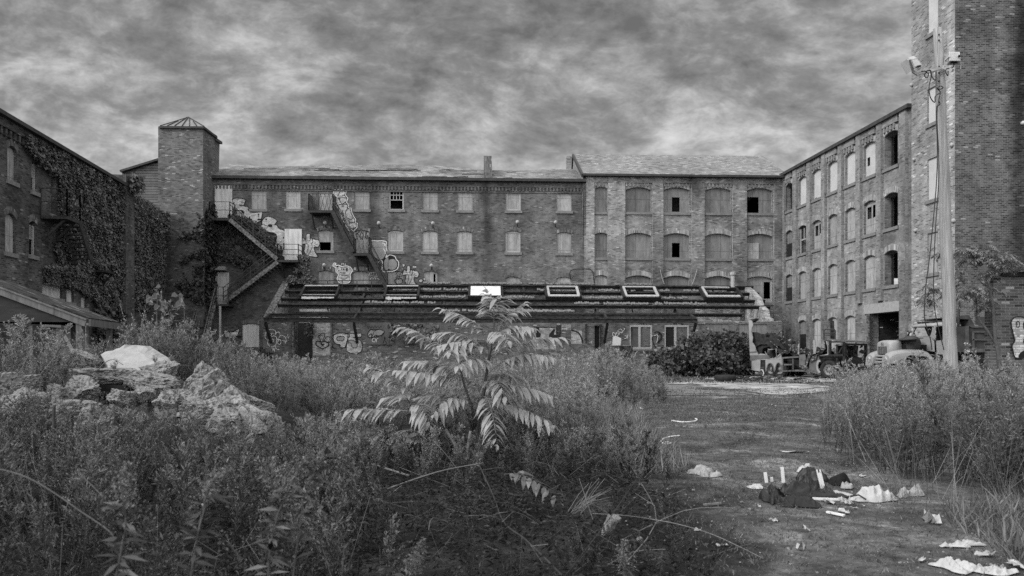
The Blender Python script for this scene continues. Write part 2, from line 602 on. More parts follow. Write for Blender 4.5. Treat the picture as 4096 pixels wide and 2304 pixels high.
def window(root, W, o, kind, off=0.0, depth=.14, sill=True, ring=True, ringmat=None, ringh=.34, name=None):
    """one opening's infill as a part with sub-parts"""
    a, b, c, d, r = o
    w, h = b - a, d - c
    if kind in ('board', 'white', 'dull', 'ply'):
        mt = {'board': 'board', 'white': 'board_white', 'dull': 'board_dull', 'ply': 'ply'}[kind]
        p = sheet(W, o, off - depth * .6).build(name or 'boarded_window', M[mt], root)
    elif kind.startswith('hole'):
        hl = {'hole_mid': [(.35, .65, .05, .63)], 'hole_left': [(.02, .5, .02, .66)], 'hole_bird': [(.12, .34, .34, .6)], 'hole_low': [(.08, .32, 0, .07)],
              'hole_break': [(.12, .82, .02, .42)], 'hole_slot': [(.72, .86, .38, .88)], 'hole_corner': [(.7, .95, .15, .8)], 'hole_two': [(.12, .46, .48, .84), (.58, .92, .48, .86)]}[kind]
        mt = 'board_white' if kind in ('hole_bird', 'hole_low') else ('board_dull' if kind in ('hole_mid', 'hole_left') else 'board')
        p = sheet(W, o, off - depth * .6, holes=hl).build(name or 'boarded_window', M[mt], root)
    elif kind == 'framed':
        mb = sheet(W, o, off - depth * .55, holes=[(.13, .87, .09, .9)])
        p = mb.build(name or 'boarded_window', M['trim'], root)
        i = (a + w * .12, b - w * .12, c + h * .08, d - h * .1, 0)
        sheet(W, i, off - depth * .75).build('board', M['board'], p)
    elif kind == 'sash':
        mb = sheet(W, o, off - depth * .5, holes=[(.1, .9, .04, .86)])
        p = mb.build(name or 'open_window', M['trim'], root)
        g = MB()
        aa, bb = a + w * .1, b - w * .1
        for k in (1, 2, 3): wbox(W, aa + (bb - aa) * k / 4 - .025, aa + (bb - aa) * k / 4 + .025, c + h * .48, d - h * .14, off - .12, off - .09, g)
        for zz in (c + h * .48, c + h * .72): wbox(W, aa, bb, zz - .03, zz + .03, off - .125, off - .085, g)
        g.build('glazing_bar', M['trim'], p)
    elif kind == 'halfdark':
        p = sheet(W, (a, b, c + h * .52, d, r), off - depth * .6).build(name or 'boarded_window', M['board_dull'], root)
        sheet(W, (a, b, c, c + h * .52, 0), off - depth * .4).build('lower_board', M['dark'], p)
    elif kind == 'open':
        f = MB()
        wbox(W, a, a + .07, c, d - r, off - .5, off - .42, f)
        wbox(W, b - .07, b, c, d - r, off - .5, off - .42, f)
        wbox(W, a + .07, b - .07, c, c + .07, off - .5, off - .42, f)
        p = f.build(name or 'open_window', M['iron'], root)
    elif kind == 'oldsash':
        f = MB()
        for x0, x1 in ((a, a + .09), (b - .09, b), ((a + b) / 2 - .03, (a + b) / 2 + .03)):
            wbox(W, x0, x1, c + (.0 if x0 != (a + b) / 2 - .03 else h * .5), d - r - .02, off - .2, off - .12, f)
        wbox(W, a + .09, b - .09, c + h * .48, c + h * .53, off - .21, off - .13, f)
        p = f.build(name or 'open_window', M['ply_old'], root)
    if sill:
        wbox(W, a - .1, b + .1, c - .2, c - .004, off - .1, off + .09).build('sill', M['sill'], p)
    if ring and r > 0:
        mb = MB()
        A1 = arch(a - .03, b + .03, d + .02, r, 10)
        A2 = arch(a - .12, b + .12, d + ringh, r + .06, 10)
        for k in range(10):
            q = [W.pt(*A1[k], off + .025), W.pt(*A1[k + 1], off + .025), W.pt(*A2[k + 1], off + .025), W.pt(*A2[k], off + .025)]
            mb.slab(q, -Vector((*W.n, 0)) * .03)
        mb.build('brick_arch', ringmat or M['brick_arch'], p)
    return p


M['brick_arch'] = brick_mat('soldier_arch_brick', .09, .17, .10, .09, .40, .012, .03, .3, (.7, 1.2), .5, streak=.1)
M['brick_arch_pale'] = brick_mat('pale_arch_brick', .19, .34, .26, .09, .40, .012, .03, .45, (.7, 1.2), .5, streak=.1)

# ------------------------------------------------------------------ the long back range, left half
Wb = Wall(-23.2, 54.07, 1, .04)
sL = 0.0
sM = Wb.hit(1470 * 1.59, 800)[0]
sR = Wb.hit(1975 * 1.59, 800)[0]
EAVE_L, EAVE_R = 15.0, 15.5


def uvpt(W, c, x, y):
    s, z = W.h(c, x, y)
    p = W.pt(s, z)
    return p.x * W.d[0] + p.y * W.d[1], z


st = []
for c, x, y, ru, rv, mul in (('C', 1082, 700, .5, 6.5, .5), ('B', 1660, 600, .9, 4.0, .55), ('B', 1085, 660, 1.3, 1.6, .55), ('B', 1560, 1120, 1.6, 1.6, .4),
                             ('B', 850, 1150, 1.6, 1.6, .55), ('S', 850, 420, 7, 5.2, .45), ('S', 600, 1200, 4, 3, .6), ('C', 1560, 1140, 4.5, 1.6, 1.35), ('C', 860, 1200, 1.5, 1.6, 1.45), ('C', 1560, 500, 2.0, 3, 1.2), ('B', 1760, 520, 1.0, 2.5, 1.3), ('C', 1100, 310, 20, .35, .7)):
    u_, v_ = uvpt(Wb, c, x, y)
    st.append((u_, v_, ru, rv, mul))
M['brick_back'] = brick_mat('dark_red_mill_brick', .088, .13, .14, .26, .085, .012, .018, .22, (.6, 1.3), .3, st, streak=.22, mortar_patch=.5)
mill = thing('brick_mill', 'long dark brick mill range with boarded windows and sagging worn roof behind the shed', 'mill building', (*Wb.pt((sL + sM) / 2, 0)[:2], 0))
ops = []


def add(W, lst, c, x0, y0, x1, y1, kind, rise=.14, **kw):
    o = op(W, c, x0, y0, x1, y1, rise)
    lst.append((o, kind, kw))


L = []
add(Wb, L, 'B', 492, 362, 642, 572, 'board'); add(Wb, L, 'B', 827, 368, 971, 570, 'framed'); add(Wb, L, 'B', 1143, 370, 1290, 580, 'board', sill=False)
add(Wb, L, 'B', 1490, 372, 1638, 574, 'board'); add(Wb, L, 'B', 1825, 378, 1970, 576, 'sash'); add(Wb, L, 'C', 458, 378, 607, 580, 'board')
add(Wb, L, 'C', 796, 380, 942, 584, 'board'); add(Wb, L, 'C', 1265, 382, 1410, 586, 'framed'); add(Wb, L, 'C', 1756, 388, 1900, 590, 'board')
add(Wb, L, 'B', 1140, 772, 1288, 973, 'hole_break'); add(Wb, L, 'B', 1487, 775, 1637, 995, 'board', sill=False); add(Wb, L, 'B', 1815, 776, 1964, 980, 'framed')
add(Wb, L, 'C', 457, 780, 606, 984, 'board'); add(Wb, L, 'C', 791, 783, 938, 985, 'board'); add(Wb, L, 'C', 1260, 783, 1406, 990, 'framed'); add(Wb, L, 'C', 1756, 795, 1899, 996, 'board')
add(Wb, L, 'B', 1140, 1165, 1290, 1370, 'board'); add(Wb, L, 'B', 1478, 1170, 1631, 1370, 'board'); add(Wb, L, 'B', 1813, 1170, 1964, 1370, 'board')
add(Wb, L, 'C', 470, 1170, 602, 1370, 'hole_slot'); add(Wb, L, 'C', 1258, 1225, 1403, 1425, 'board'); add(Wb, L, 'C', 1755, 1228, 1899, 1425, 'board')
add(Wb, L, 'S', 780, 1288, 975, 1560, 'ply', .1, sill=False)
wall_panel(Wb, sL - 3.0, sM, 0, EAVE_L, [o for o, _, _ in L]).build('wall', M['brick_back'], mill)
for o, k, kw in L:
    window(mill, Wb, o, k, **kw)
# plywood sheets nailed over the fire escape doors
for c, x0, y0, x1, y1 in (('B', 146, 345, 313, 655), ('B', 820, 765, 985, 1062), ('S', 428, 697, 629, 1068)):
    s0, z0 = Wb.h(c, x0, y1); s1, z1 = Wb.h(c, x1, y0)
    wbox(Wb, s0, s1, z0, z1, .02, .07).build('plywood_door', M['ply'] if c == 'B' else M['ply_old'], mill)
# vent hood above the lowest door
s0, z0 = Wb.h('S', 485, 676); s1, z1 = Wb.h('S', 606, 622)
mb = MB()
mb.face([Wb.pt(s0, z0, .5), Wb.pt(s1, z0, .5), Wb.pt(s1 - .12, z1, .02), Wb.pt(s0 + .12, z1, .02)])
mb.face([Wb.pt(s0, z0, .5), Wb.pt(s0 + .12, z1, .02), Wb.pt(s0, z0, .02)])
mb.face([Wb.pt(s1, z0, .5), Wb.pt(s1, z0, .02), Wb.pt(s1 - .12, z1, .02)])
mb.build('vent_hood', M['metal_roof'], mill)
# concrete block infill panels and an iron pipe band
for c, x0, y0, x1, y1 in (('S', 862, 850, 1060, 915), ('S', 640, 270, 755, 430), ('S', 850, 340, 1030, 440)):
    s0, z0 = Wb.h(c, x0, y1); s1, z1 = Wb.h(c, x1, y0)
    wbox(Wb, s0, s1, z0, z1, .0, .02).build('block_infill', plain('dark_block', .05, .085, 4), mill)
# cornice: corbel band with dentils
mb = MB()
wbox(Wb, sL, sM, EAVE_L - .50, EAVE_L - .08, .004, .09, mb)
wbox(Wb, sL, sM, EAVE_L - .92, EAVE_L - .82, .004, .06, mb)
s = sL
while s < sM - .2:
    wbox(Wb, s, s + .13, EAVE_L - .80, EAVE_L - .52, .004, .11, mb)
    s += .27
mb.build('cornice', M['brick_back'], mill)
# sagging roof
mb = MB()
n = 40
rid, eav = [], []
for k in range(n + 1):
    s = sL - 1.0 + (sM - sL + 1.0) * k / n
    sag = -.25 * math.sin(k / n * 9) * .6 - .18 * math.exp(-((k - 30) / 5) ** 2) + .14 * math.exp(-((k - 11) / 4) ** 2) + .10 * mnoise.noise((k * .31, 0, 0))
    p, q = Wb.pt(s, EAVE_L, .35), Wb.pt(s, EAVE_L + 2.75 + sag, -6.2)
    eav.append(p); rid.append(q)
for k in range(n):
    mid0, mid1 = (eav[k] + rid[k]) / 2 + Vector((0, 0, -.05 + .05 * math.sin(k * .7))), (eav[k + 1] + rid[k + 1]) / 2 + Vector((0, 0, -.05 + .05 * math.sin(k * .7 + .7)))
    mb.face([eav[k], eav[k + 1], mid1, mid0]); mb.face([mid0, mid1, rid[k + 1], rid[k]])
    b0, b1 = rid[k] + Vector((.25, 12.4, -5.5)) * .5, rid[k + 1] + Vector((.25, 12.4, -5.5)) * .5
    mb.face([rid[k], rid[k + 1], b1 + Vector((0, 0, 0)), b0])
roof = mb.build('roof', M['shingle_worn'], mill)
# torn strips of lost shingle
mb = MB()
for k in range(26):
    s = rnd.uniform(sL + .5, sM - 2); t = rnd.choice([.06, .1, .3, .5, .55, .66]); w = rnd.uniform(.6, 3.2); hh = rnd.uniform(.06, .16)
    a, b = Wb.pt(s, EAVE_L + 2.75 * t, .35 - 6.55 * t), Wb.pt(s + w, EAVE_L + 2.75 * t + .02, .35 - 6.55 * t)
    up = Vector((0, 6.55, 2.75)).normalized() * hh
    mb = MB()
    mb.slab([a + Vector((0, -.05, .10)), b + Vector((0, -.05, .10)), b + up + Vector((0, -.05, .10)), a + up + Vector((0, -.05, .10))], (0, 0, -.05))
    mb.build('torn_shingle', M['shingle_dark'], roof)
mb = MB()
wbox(Wb, sL - .5, sM + .1, EAVE_L - .08, EAVE_L + .14, .09, .45, mb)
mb.build('gutter', M['fascia'], mill)
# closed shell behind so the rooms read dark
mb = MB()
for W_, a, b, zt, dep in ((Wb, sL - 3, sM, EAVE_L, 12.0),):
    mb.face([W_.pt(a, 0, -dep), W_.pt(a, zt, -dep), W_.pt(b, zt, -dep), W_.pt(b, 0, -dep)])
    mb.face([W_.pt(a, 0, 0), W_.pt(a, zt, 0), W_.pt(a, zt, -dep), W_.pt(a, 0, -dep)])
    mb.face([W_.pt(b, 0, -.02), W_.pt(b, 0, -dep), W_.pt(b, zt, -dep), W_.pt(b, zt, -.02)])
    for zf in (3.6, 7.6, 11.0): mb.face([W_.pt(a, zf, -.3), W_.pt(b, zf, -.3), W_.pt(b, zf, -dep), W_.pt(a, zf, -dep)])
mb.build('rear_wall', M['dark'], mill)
# fire wall parapet stub on the roof
s0, z0 = Wb.h('C', 1045, 270); s1, z1 = Wb.h('C', 1075, 110)
mb = MB()
for k in range(7):
    t = .08 + k * .135
    zz = EAVE_L + 2.75 * t
    wbox(Wb, s0 + .05, s0 + .72, zz - .2, zz + (.45 if k > 1 else .25) + .55 * (k / 6), -6.2 * t - .86 + .35, -6.2 * t + .35, mb)
mb.build('parapet', M['brick_arch'], mill)

# ------------------------------------------------------------------ pilastered half of the back range
st = []
for c, x, y, ru, rv, mul in (('D', 1100, 430, .9, 1.6, .5), ('D', 1460, 900, 2.5, 3.0, .68), ('D', 800, 920, .7, 1.6, .68), ('D', 1000, 1180, 16, 1.9, .62), ('D', 940, 650, 1.2, .5, .75), ('D', 1800, 700, 1.2, 9, .62), ('D', 320, 600, 2.6, 4.5, 1.2), ('D', 230, 700, .8, 8, 1.25)):
    u_, v_ = uvpt(Wb, c, x, y)
    st.append((u_, v_, ru, rv, mul))
M['brick_pale'] = brick_mat('pale_weathered_brick', .19, .285, .25, .26, .085, .012, .03, .42, (.66, 1.25), .3, st, streak=.18, darkbits=.14, mortar_patch=.3)
mill2 = thing('brick_mill', 'pale pilastered brick mill block with wide arched openings under a steep shingle roof', 'mill building', (*Wb.pt((sM + sR) / 2, 0)[:2], 0))
L2 = []
for xa, xb, kinds, y1s in ((270, 370, ('dull', 'dull', 'board'), 617), (523, 731, ('dull', 'dull', 'dull'), 618), (837, 1048, ('hole_mid', 'hole_mid', 'dull'), 622), (1182, 1392, ('dull', 'dull', 'dull'), 624), (1525, 1736, ('hole_left', 'dull', 'hole_corner'), 626)):
    for (ya, yb), k in zip(((412, y1s), (791, y1s + 378), (1143, y1s + 740)), kinds):
        sh = (xa - 523) * .008
        add(Wb, L2, 'D', xa, ya + sh * 1, xb, yb, k, .22 if xb - xa > 150 else .12, ringmat=M['brick_arch_pale'], ringh=.42)
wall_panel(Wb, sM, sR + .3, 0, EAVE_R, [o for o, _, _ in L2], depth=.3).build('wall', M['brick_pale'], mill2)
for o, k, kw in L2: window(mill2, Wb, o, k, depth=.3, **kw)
s0, z0 = Wb.h('D', 1530, 1003); s1, z1 = Wb.h('D', 1630, 872)
wbox(Wb, s0, s1, z0, z1, -.16, -.12).build('patch_board', M['board'], mill2)
for k, (xa, xb) in enumerate(((194, 262), (373, 515), (741, 831), (1063, 1172), (1404, 1521), (1746, 1826))):
    a, b = Wb.h('D', xa, 800)[0], Wb.h('D', xb, 800)[0]
    wbox(Wb, a, b, 0, EAVE_R - .12, .004, .16).build('pilaster', M['brick_pale'], mill2)
prs = [(262, 373), (515, 741), (831, 1063), (1172, 1404), (1521, 1746)]
for xa, xb in prs:
    mb = MB()
    a, b = Wb.h('D', xa, 400)[0], Wb.h('D', xb, 400)[0]
    wbox(Wb, a, b, EAVE_R - .55, EAVE_R - .12, .004, .12, mb)
    s = a + .05
    while s < b - .15:
        wbox(Wb, s, s + .13, EAVE_R - .82, EAVE_R - .56, .004, .1, mb)
        s += .29
    mb.build('cornice', M['brick_pale'], mill2)
mb = MB()
e0, e1 = Wb.pt(sM - .15, EAVE_R, .45), Wb.pt(sR + .25, EAVE_R, .45)
r0 = at(1443 * 1.59, 388 * 1.59, 63.3); r1 = at(1920 * 1.59, 393 * 1.59, 64.0)
r1.z = r0.z + .05
for k in range(12):
    t0, t1 = k / 12, (k + 1) / 12
    mb.face([e0.lerp(e1, t0), e0.lerp(e1, t1), r0.lerp(r1, t1), r0.lerp(r1, t0)])
bk0, bk1 = r0 + Vector((.3, 8, -4)), r1 + Vector((.3, 8, -4))
mb.face([r0, r1, bk1, bk0])
roof2 = mb.build('roof', M['shingle'], mill2)
mb = MB()
mb.face([e0, r0, bk0, Vector((bk0.x, bk0.y, 9)), Vector((e0.x, e0.y + .5, 9))])
mb.build('gable_wall', M['brick_pale'], mill2)
mb = MB()
mb.face([e1, Vector((e1.x, e1.y + .5, 9)), Vector((bk1.x, bk1.y, 9)), bk1, r1])
mb.build('gable_wall', M['brick_pale'], mill2)
mb = MB()
mb.bar(e0 + Vector((-.06, 0, -.1)), r0 + Vector((-.06, 0, -.1)), .14, .28).bar(r0 + Vector((-.06, 0, -.1)), bk0, .14, .28)
mb.build('barge_board', M['fascia'], roof2)
wbox(Wb, sM - .15, sR + .2, EAVE_R - .12, EAVE_R + .05, .16, .55).build('gutter', M['fascia'], mill2)
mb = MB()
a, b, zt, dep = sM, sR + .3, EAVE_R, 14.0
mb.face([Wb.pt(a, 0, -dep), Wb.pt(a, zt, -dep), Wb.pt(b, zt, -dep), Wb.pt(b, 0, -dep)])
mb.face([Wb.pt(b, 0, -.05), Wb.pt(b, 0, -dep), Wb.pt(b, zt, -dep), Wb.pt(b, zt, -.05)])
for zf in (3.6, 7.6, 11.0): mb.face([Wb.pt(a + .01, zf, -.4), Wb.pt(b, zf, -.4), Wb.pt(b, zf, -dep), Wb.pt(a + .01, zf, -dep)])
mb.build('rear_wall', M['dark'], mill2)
# small chimney behind the gable
mb = MB()
c = at(1500 + 1884 / 2.4156, 600 + 140 / 2.4156, 66)
mb.box((c.x, c.y, c.z - 1.2), (.35, 0, 0), (0, .35, 0), (0, 0, 1.9))
mb.build('chimney', M['brick_pale'], roof2)

# ------------------------------------------------------------------ right wing, running towards the camera
Wr = Wall(21.77, 56, .082, -1)
st = []
for c, x, y, ru, rv, mul in (('E', 680, 790, 1.2, .9, .6), ('E', 785, 700, .6, 9, .62), ('E', 100, 1240, 3, 2, .7), ('E', 300, 900, 9, 5, 1.12), ('E', 330, 1330, 12, 1.0, .7)):
    u_, v_ = uvpt(Wr, c, x, y)
    st.append((u_, v_, ru, rv, mul))
M['brick_wing'] = brick_mat('weathered_wing_brick', .18, .24, .22, .26, .085, .012, .02, .32, (.6, 1.3), .35, st, streak=.25, darkbits=.08, mortar_patch=.3)
wing = thing('brick_wing', 'four storey brick wing with tall boarded windows between pilasters and a garage doorway', 'mill building', (*Wr.pt(8, 0)[:2], 0))
sC = Wr.h('E', 36, 700)[0]
sT = Wr.h('E', 803, 500)[0]
EAVE_W = 15.7
rows = [tuple(Wr.h('E', 442, y)[1] for y in yy) for yy in ((488, 303), (808, 626), (1110, 928), (1440, 1250))]
bays = [(68, 107), (143, 187), (222, 272), (314, 367), (413, 471), (520, 588), (640, 718)]
kinds = [('open', 'white', 'hole_low', 'white', 'white', 'hole_bird', 'open'), ('halfdark', 'oldsash', 'hole_two', 'board', 'board', 'hole_two', 'open'),
         ('halfdark', 'hole_corner', 'board', 'board', 'board', 'board', 'open'), (None, 'halfdark', 'board', 'board', 'board', None, None)]
L3 = []
for (zb, zt), kk in zip(rows, kinds):
    for (xa, xb), k in zip(bays, kk):
        if k: L3.append(((Wr.h('E', xa, 700)[0], Wr.h('E', xb, 700)[0], zb, zt, .16), k))
g0, g1 = Wr.h('E', 552, 1300)[0], Wr.h('E', 750, 1300)[0]
gz1 = Wr.h('E', 650, 1232)[1]
garage = (g0, g1, 0.0, gz1, 0)
mbw = wall_panel(Wr, sC, sT, 0, EAVE_W, [o for o, _ in L3] + [garage], depth=.62)
mbw.build('wall', M['brick_wing'], wing)
for o, k in L3: window(wing, Wr, o, k, depth=.28, ringmat=M['brick_arch_pale'], ringh=.38)
for xa, xb in ((46, 57), (107, 127), (188, 208), (273, 293), (370, 391), (474, 498), (592, 619), (726, 762)):
    a, b = Wr.h('E', xa, 700, .18)[0], Wr.h('E', xb, 700, .18)[0]
    zlo = 0 if xb < 480 or xb > 700 else gz1 + .75
    wbox(Wr, a, b, zlo, EAVE_W - .1, .004, .2).build('pilaster', M['brick_wing'], wing)
for xa, xb in ((57, 107), (127, 188), (208, 273), (293, 370), (391, 474), (498, 592), (619, 726)):
    mb = MB()
    a, b = Wr.h('E', xa, 700)[0] + .08, Wr.h('E', xb, 700)[0]
    wbox(Wr, a, b, EAVE_W - .5, EAVE_W - .1, .004, .15, mb)
    s = a
    while s < b - .15:
        wbox(Wr, s, s + .15, EAVE_W - .8, EAVE_W - .51, .004, .13, mb)
        s += .32
    mb.build('cornice', M['brick_wing'], wing)
wbox(Wr, sC - .1, sT, EAVE_W - .1, EAVE_W + .12, -.3, .32).build('gutter', M['fascia'], wing)
mb = MB()
mb.face([Wr.pt(sC, EAVE_W + .1, .3), Wr.pt(sT, EAVE_W + .1, .3), Wr.pt(sT, EAVE_W + .6, -12), Wr.pt(sC, EAVE_W + .6, -12)])
mb.build('roof', M['shingle_dark'], wing)
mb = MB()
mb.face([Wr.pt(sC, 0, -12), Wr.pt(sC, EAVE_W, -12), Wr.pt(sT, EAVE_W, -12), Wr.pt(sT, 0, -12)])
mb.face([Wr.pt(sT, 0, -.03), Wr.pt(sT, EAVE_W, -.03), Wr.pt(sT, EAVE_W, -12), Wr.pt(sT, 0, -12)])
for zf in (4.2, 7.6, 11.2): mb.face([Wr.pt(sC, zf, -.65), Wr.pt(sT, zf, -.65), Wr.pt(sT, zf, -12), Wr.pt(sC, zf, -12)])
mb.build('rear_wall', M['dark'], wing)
# garage: concrete lintel, jamb, dim brick back
a, b = Wr.h('E', 528, 1230)[0], Wr.h('E', 765, 1200)[0]
wbox(Wr, a, b, gz1 + .02, gz1 + .62, -.2, .1).build('lintel', M['conc_smooth'], wing)
gr = MB()
gr.face([Wr.pt(g0 - 2, 0, -5), Wr.pt(g1 + 2, 0, -5), Wr.pt(g1 + 2, 4, -5), Wr.pt(g0 - 2, 4, -5)])
gr.face([Wr.pt(g1 + .1, 0, -.65), Wr.pt(g1 + .1, 4.15, -.65), Wr.pt(g1 + .1, 4.15, -5), Wr.pt(g1 + .1, 0, -5)])
gr.face([Wr.pt(g0 - .05, 0, -.65), Wr.pt(g0 - .05, 4.15, -.65), Wr.pt(g0 - .05, 4.15, -5), Wr.pt(g0 - .05, 0, -5)])
gr.build('garage_interior', brick_mat('dim_garage_brick', .015, .03, .035, streak=.1), wing)
mb = MB()
q0, q1 = Wr.h('E', 553, 1300)[0], Wr.h('E', 566, 1300)[0]
wbox(Wr, q0, q1, 0, gz1 - .02, .12, .2, mb)
mb.build('torn_door_jamb', M['iron_pale'], wing)
# downpipe in the corner
wbox(Wr, sC + .12, sC + .26, 3.8, EAVE_W - .1, .22, .36).build('downpipe', M['trim'], wing)

# ------------------------------------------------------------------ stair tower at the right
st = []
sE = Wr.h('F', 790, 300)[0]
Wt = Wall(*Wr.pt(sE, 0, .05)[:2], 1, .06)
for c, x, y, ru, rv, mul in (('F', 1400, 1000, .9, 6.5, .25), ('F', 1449, 300, .6, 5, .3), ('F', 950, 230, 2.6, 1.2, .7), ('E', 1420, 760, 1.0, 5.0, .4), ('F', 1000, 800, 1.7, .7, .75), ('E', 1250, 800, 2.8, 2.2, .8), ('F', 1180, 1100, 1.0, 1.2, 1.35), ('F', 1150, 470, 1.8, .4, 1.3)):
    u_, v_ = uvpt(Wt, c, x, y)
    st.append((u_, v_, ru, rv, mul))
M['brick_tower'] = brick_mat('dark_tower_brick', .065, .13, .17, .27, .092, .013, .01, .26, (.65, 1.3), .4, st, streak=.2, darkbits=.18, bump=.006)  # front face: its weaker light is put into a darker brick colour
st = []
for c, x, y, ru, rv, mul in (('F', 560, 380, 1.1, 2.2, .72), ('F', 750, 120, .35, 3.5, 1.3), ('F', 760, 1000, .3, 4, 1.25), ('F', 450, 1350, .5, .7, .7), ('F', 480, 700, .6, .5, 1.25)):
    u_, v_ = uvpt(Wr, c, x, y)
    st.append((u_, v_, ru, rv, mul))
M['brick_tower_side'] = brick_mat('pale_tower_brick', .17, .29, .30, .27, .092, .013, .03, .45, (.68, 1.2), .5, st, streak=.22, darkbits=.12, bump=.004)  # side face: the sunlight on it is put into a paler brick colour
tower = thing('stair_tower', 'very tall square brick tower rising out of the picture behind the utility pole', 'tower', (*Wr.pt(sE - 1.8, 0, -2)[:2], 0))
TZ = 25.0
LT = []
for y0, y1 in ((-330, 312), (840, 1185)):
    o = (Wr.h('F', 523, 600)[0], Wr.h('F', 627, 600)[0], Wr.h('F', 575, y1)[1], Wr.h('F', 575, y0)[1], 0)
    LT.append(o)
for y0, y1 in ((330, 572), (765, 1000)):
    LT.append((Wr.h('E', 900, 600)[0], Wr.h('E', 983, 600)[0], Wr.h('E', 935, y1)[1], Wr.h('E', 935, y0)[1], 0))
fix = (LT[0][0], LT[0][1])
LT = [(fix[0], fix[1], o[2], o[3], 0) for o in LT]
wall_panel(Wr, sT - .02, sE, 0, TZ, LT, off=.05, depth=.2).build('side_wall', M['brick_tower_side'], tower)
for k, o in enumerate(LT): window(tower, Wr, o, 'white' if k != 3 else 'board', off=.05, depth=.16, ring=False)
mb = MB()
mb.face([Wt.pt(0, 0), Wt.pt(6.5, 0), Wt.pt(6.5, TZ), Wt.pt(0, TZ)])
mb.build('front_wall', M['brick_tower'], tower)
mb = MB()
b0, b1 = Wr.pt(sT - .02, 0, .05), Wr.pt(sT - .02, 0, -6.5)
c1 = Wt.pt(6.5, 0)
mb.face([b0, b0 + Vector((0, 0, TZ)), b1 + Vector((0, 0, TZ)), b1])
mb.face([b1, b1 + Vector((0, 0, TZ)), c1 + Vector((0, 0, TZ)), c1])
mb.face([Wt.pt(0, TZ), c1 + Vector((0, 0, TZ)), b1 + Vector((0, 0, TZ)), b0 + Vector((0, 0, TZ))])
mb.build('rear_wall', M['brick_tower'], tower)
for c, x, y in (('E', 822, 345), ('E', 829, 757), ('F', 770, 1400), ('E', 1040, 262), ('E', 1050, 700), ('F', 380, 820)):
    s, z = Wr.h(c, x, y)
    mb = MB().lathe(Wr.pt(s, z, .05), (*Wr.n, 0), [(0, .10), (.1, .10), (.14, .06), (.16, 0)], 10)
    mb.build('tie_plate', M['trim'], tower)
for c, x, y in (('F', 1430, 1192),):
    s, z = Wt.h(c, x, y)
    MB().lathe(Wt.pt(s, z), (*Wt.n, 0), [(0, .09), (.1, .11), (.18, .06), (.2, 0)], 12).build('tie_plate', M['board_white'], tower)

# ------------------------------------------------------------------ left building under the creeper
Wl = Wall(-25.9, 52, -.1385, 1)
M['brick_left'] = brick_mat('old_dark_brick', .055, .10, .09, .26, .09, .013, .02, .2, (.6, 1.35), .3, (), streak=.25, mortar_patch=.5)
lb = thing('brick_building', 'dark two storey brick building half covered in creeper along the left edge', 'mill building', (*Wl.pt(-12, 0)[:2], 0))
sA = -26.0
sP = Wl.h('A', 704, 500)[0]
sQ = Wl.h('A', 965, 655)[0]
EL = 12.1
LL = []
for c, x0, y0, x1, y1, k, r in (('A', 42, 268, 97, 470, 'board', .22), ('A', 30, 660, 92, 885, 'board', .22), ('A', 182, 362, 218, 530, 'oldsash', 0), ('A', 169, 705, 212, 900, 'oldsash', .14), ('A', 296, 415, 326, 665, 'open', 0),
                                ('A', 245, 1072, 362, 1145, 'ply', 0), ('A', 385, 1100, 428, 1172, 'ply', 0), ('A', 470, 1142, 503, 1205, 'ply', 0), ('A', 918, 735, 937, 835, 'open', 0), ('A', 912, 975, 937, 1085, 'open', 0)):
    LL.append((op(Wl, c, x0, y0, x1, y1, r), k))
wall_panel(Wl, sA, sP, 0, EL, [o for o, _ in LL], depth=.3).build('wall', M['brick_left'], lb)
zq = EL - .35
wall_panel(Wl, sP, sQ, 0, 11.0, [o for o, _ in LL if o[0] > sP], depth=.3).build('wall', M['brick_left'], lb)
for o, k in LL: window(lb, Wl, o, k, depth=.22, ring=(o[4] > 0))
mb = MB()
wbox(Wl, sA, sP, EL - .45, EL - .05, .004, .16, mb)
s = sA
while s < -12:
    wbox(Wl, s, s + .16, EL - .8, EL - .46, .004, .13, mb); s += .36
mb.build('cornice', M['brick_left'], lb)
mb = MB()
mb.face([Wl.pt(sA, EL, .3), Wl.pt(sP, EL, .3), Wl.pt(sP, EL + 1.2, -7), Wl.pt(sA, EL + 1.2, -7)])
mb.build('roof', M['shingle_dark'], lb)
mb = MB()
mb.face([Wl.pt(sP, 11.0, .3), Wl.pt(sQ, 10.9, .3), Wl.pt(sQ, 12.0, -5), Wl.pt(sP, 12.2, -5)])
mb.build('roof', M['shingle_dark'], lb)
wbox(Wl, sA, sP, EL - .05, EL + .13, .02, .4).build('gutter', M['fascia'], lb)
mb = MB()
wbox(Wl, sP - .2, sP + 1.15, 0, 12.75, -.6, .35, mb)
mb.build('pier', M['brick_left'], lb)
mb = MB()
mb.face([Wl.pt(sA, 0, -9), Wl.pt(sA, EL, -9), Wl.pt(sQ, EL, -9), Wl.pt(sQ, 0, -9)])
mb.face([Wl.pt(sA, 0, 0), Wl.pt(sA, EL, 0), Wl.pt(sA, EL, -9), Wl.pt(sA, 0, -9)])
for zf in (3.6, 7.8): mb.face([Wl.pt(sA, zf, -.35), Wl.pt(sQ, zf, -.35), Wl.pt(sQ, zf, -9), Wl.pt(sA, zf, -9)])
mb.build('rear_wall', M['dark'], lb)
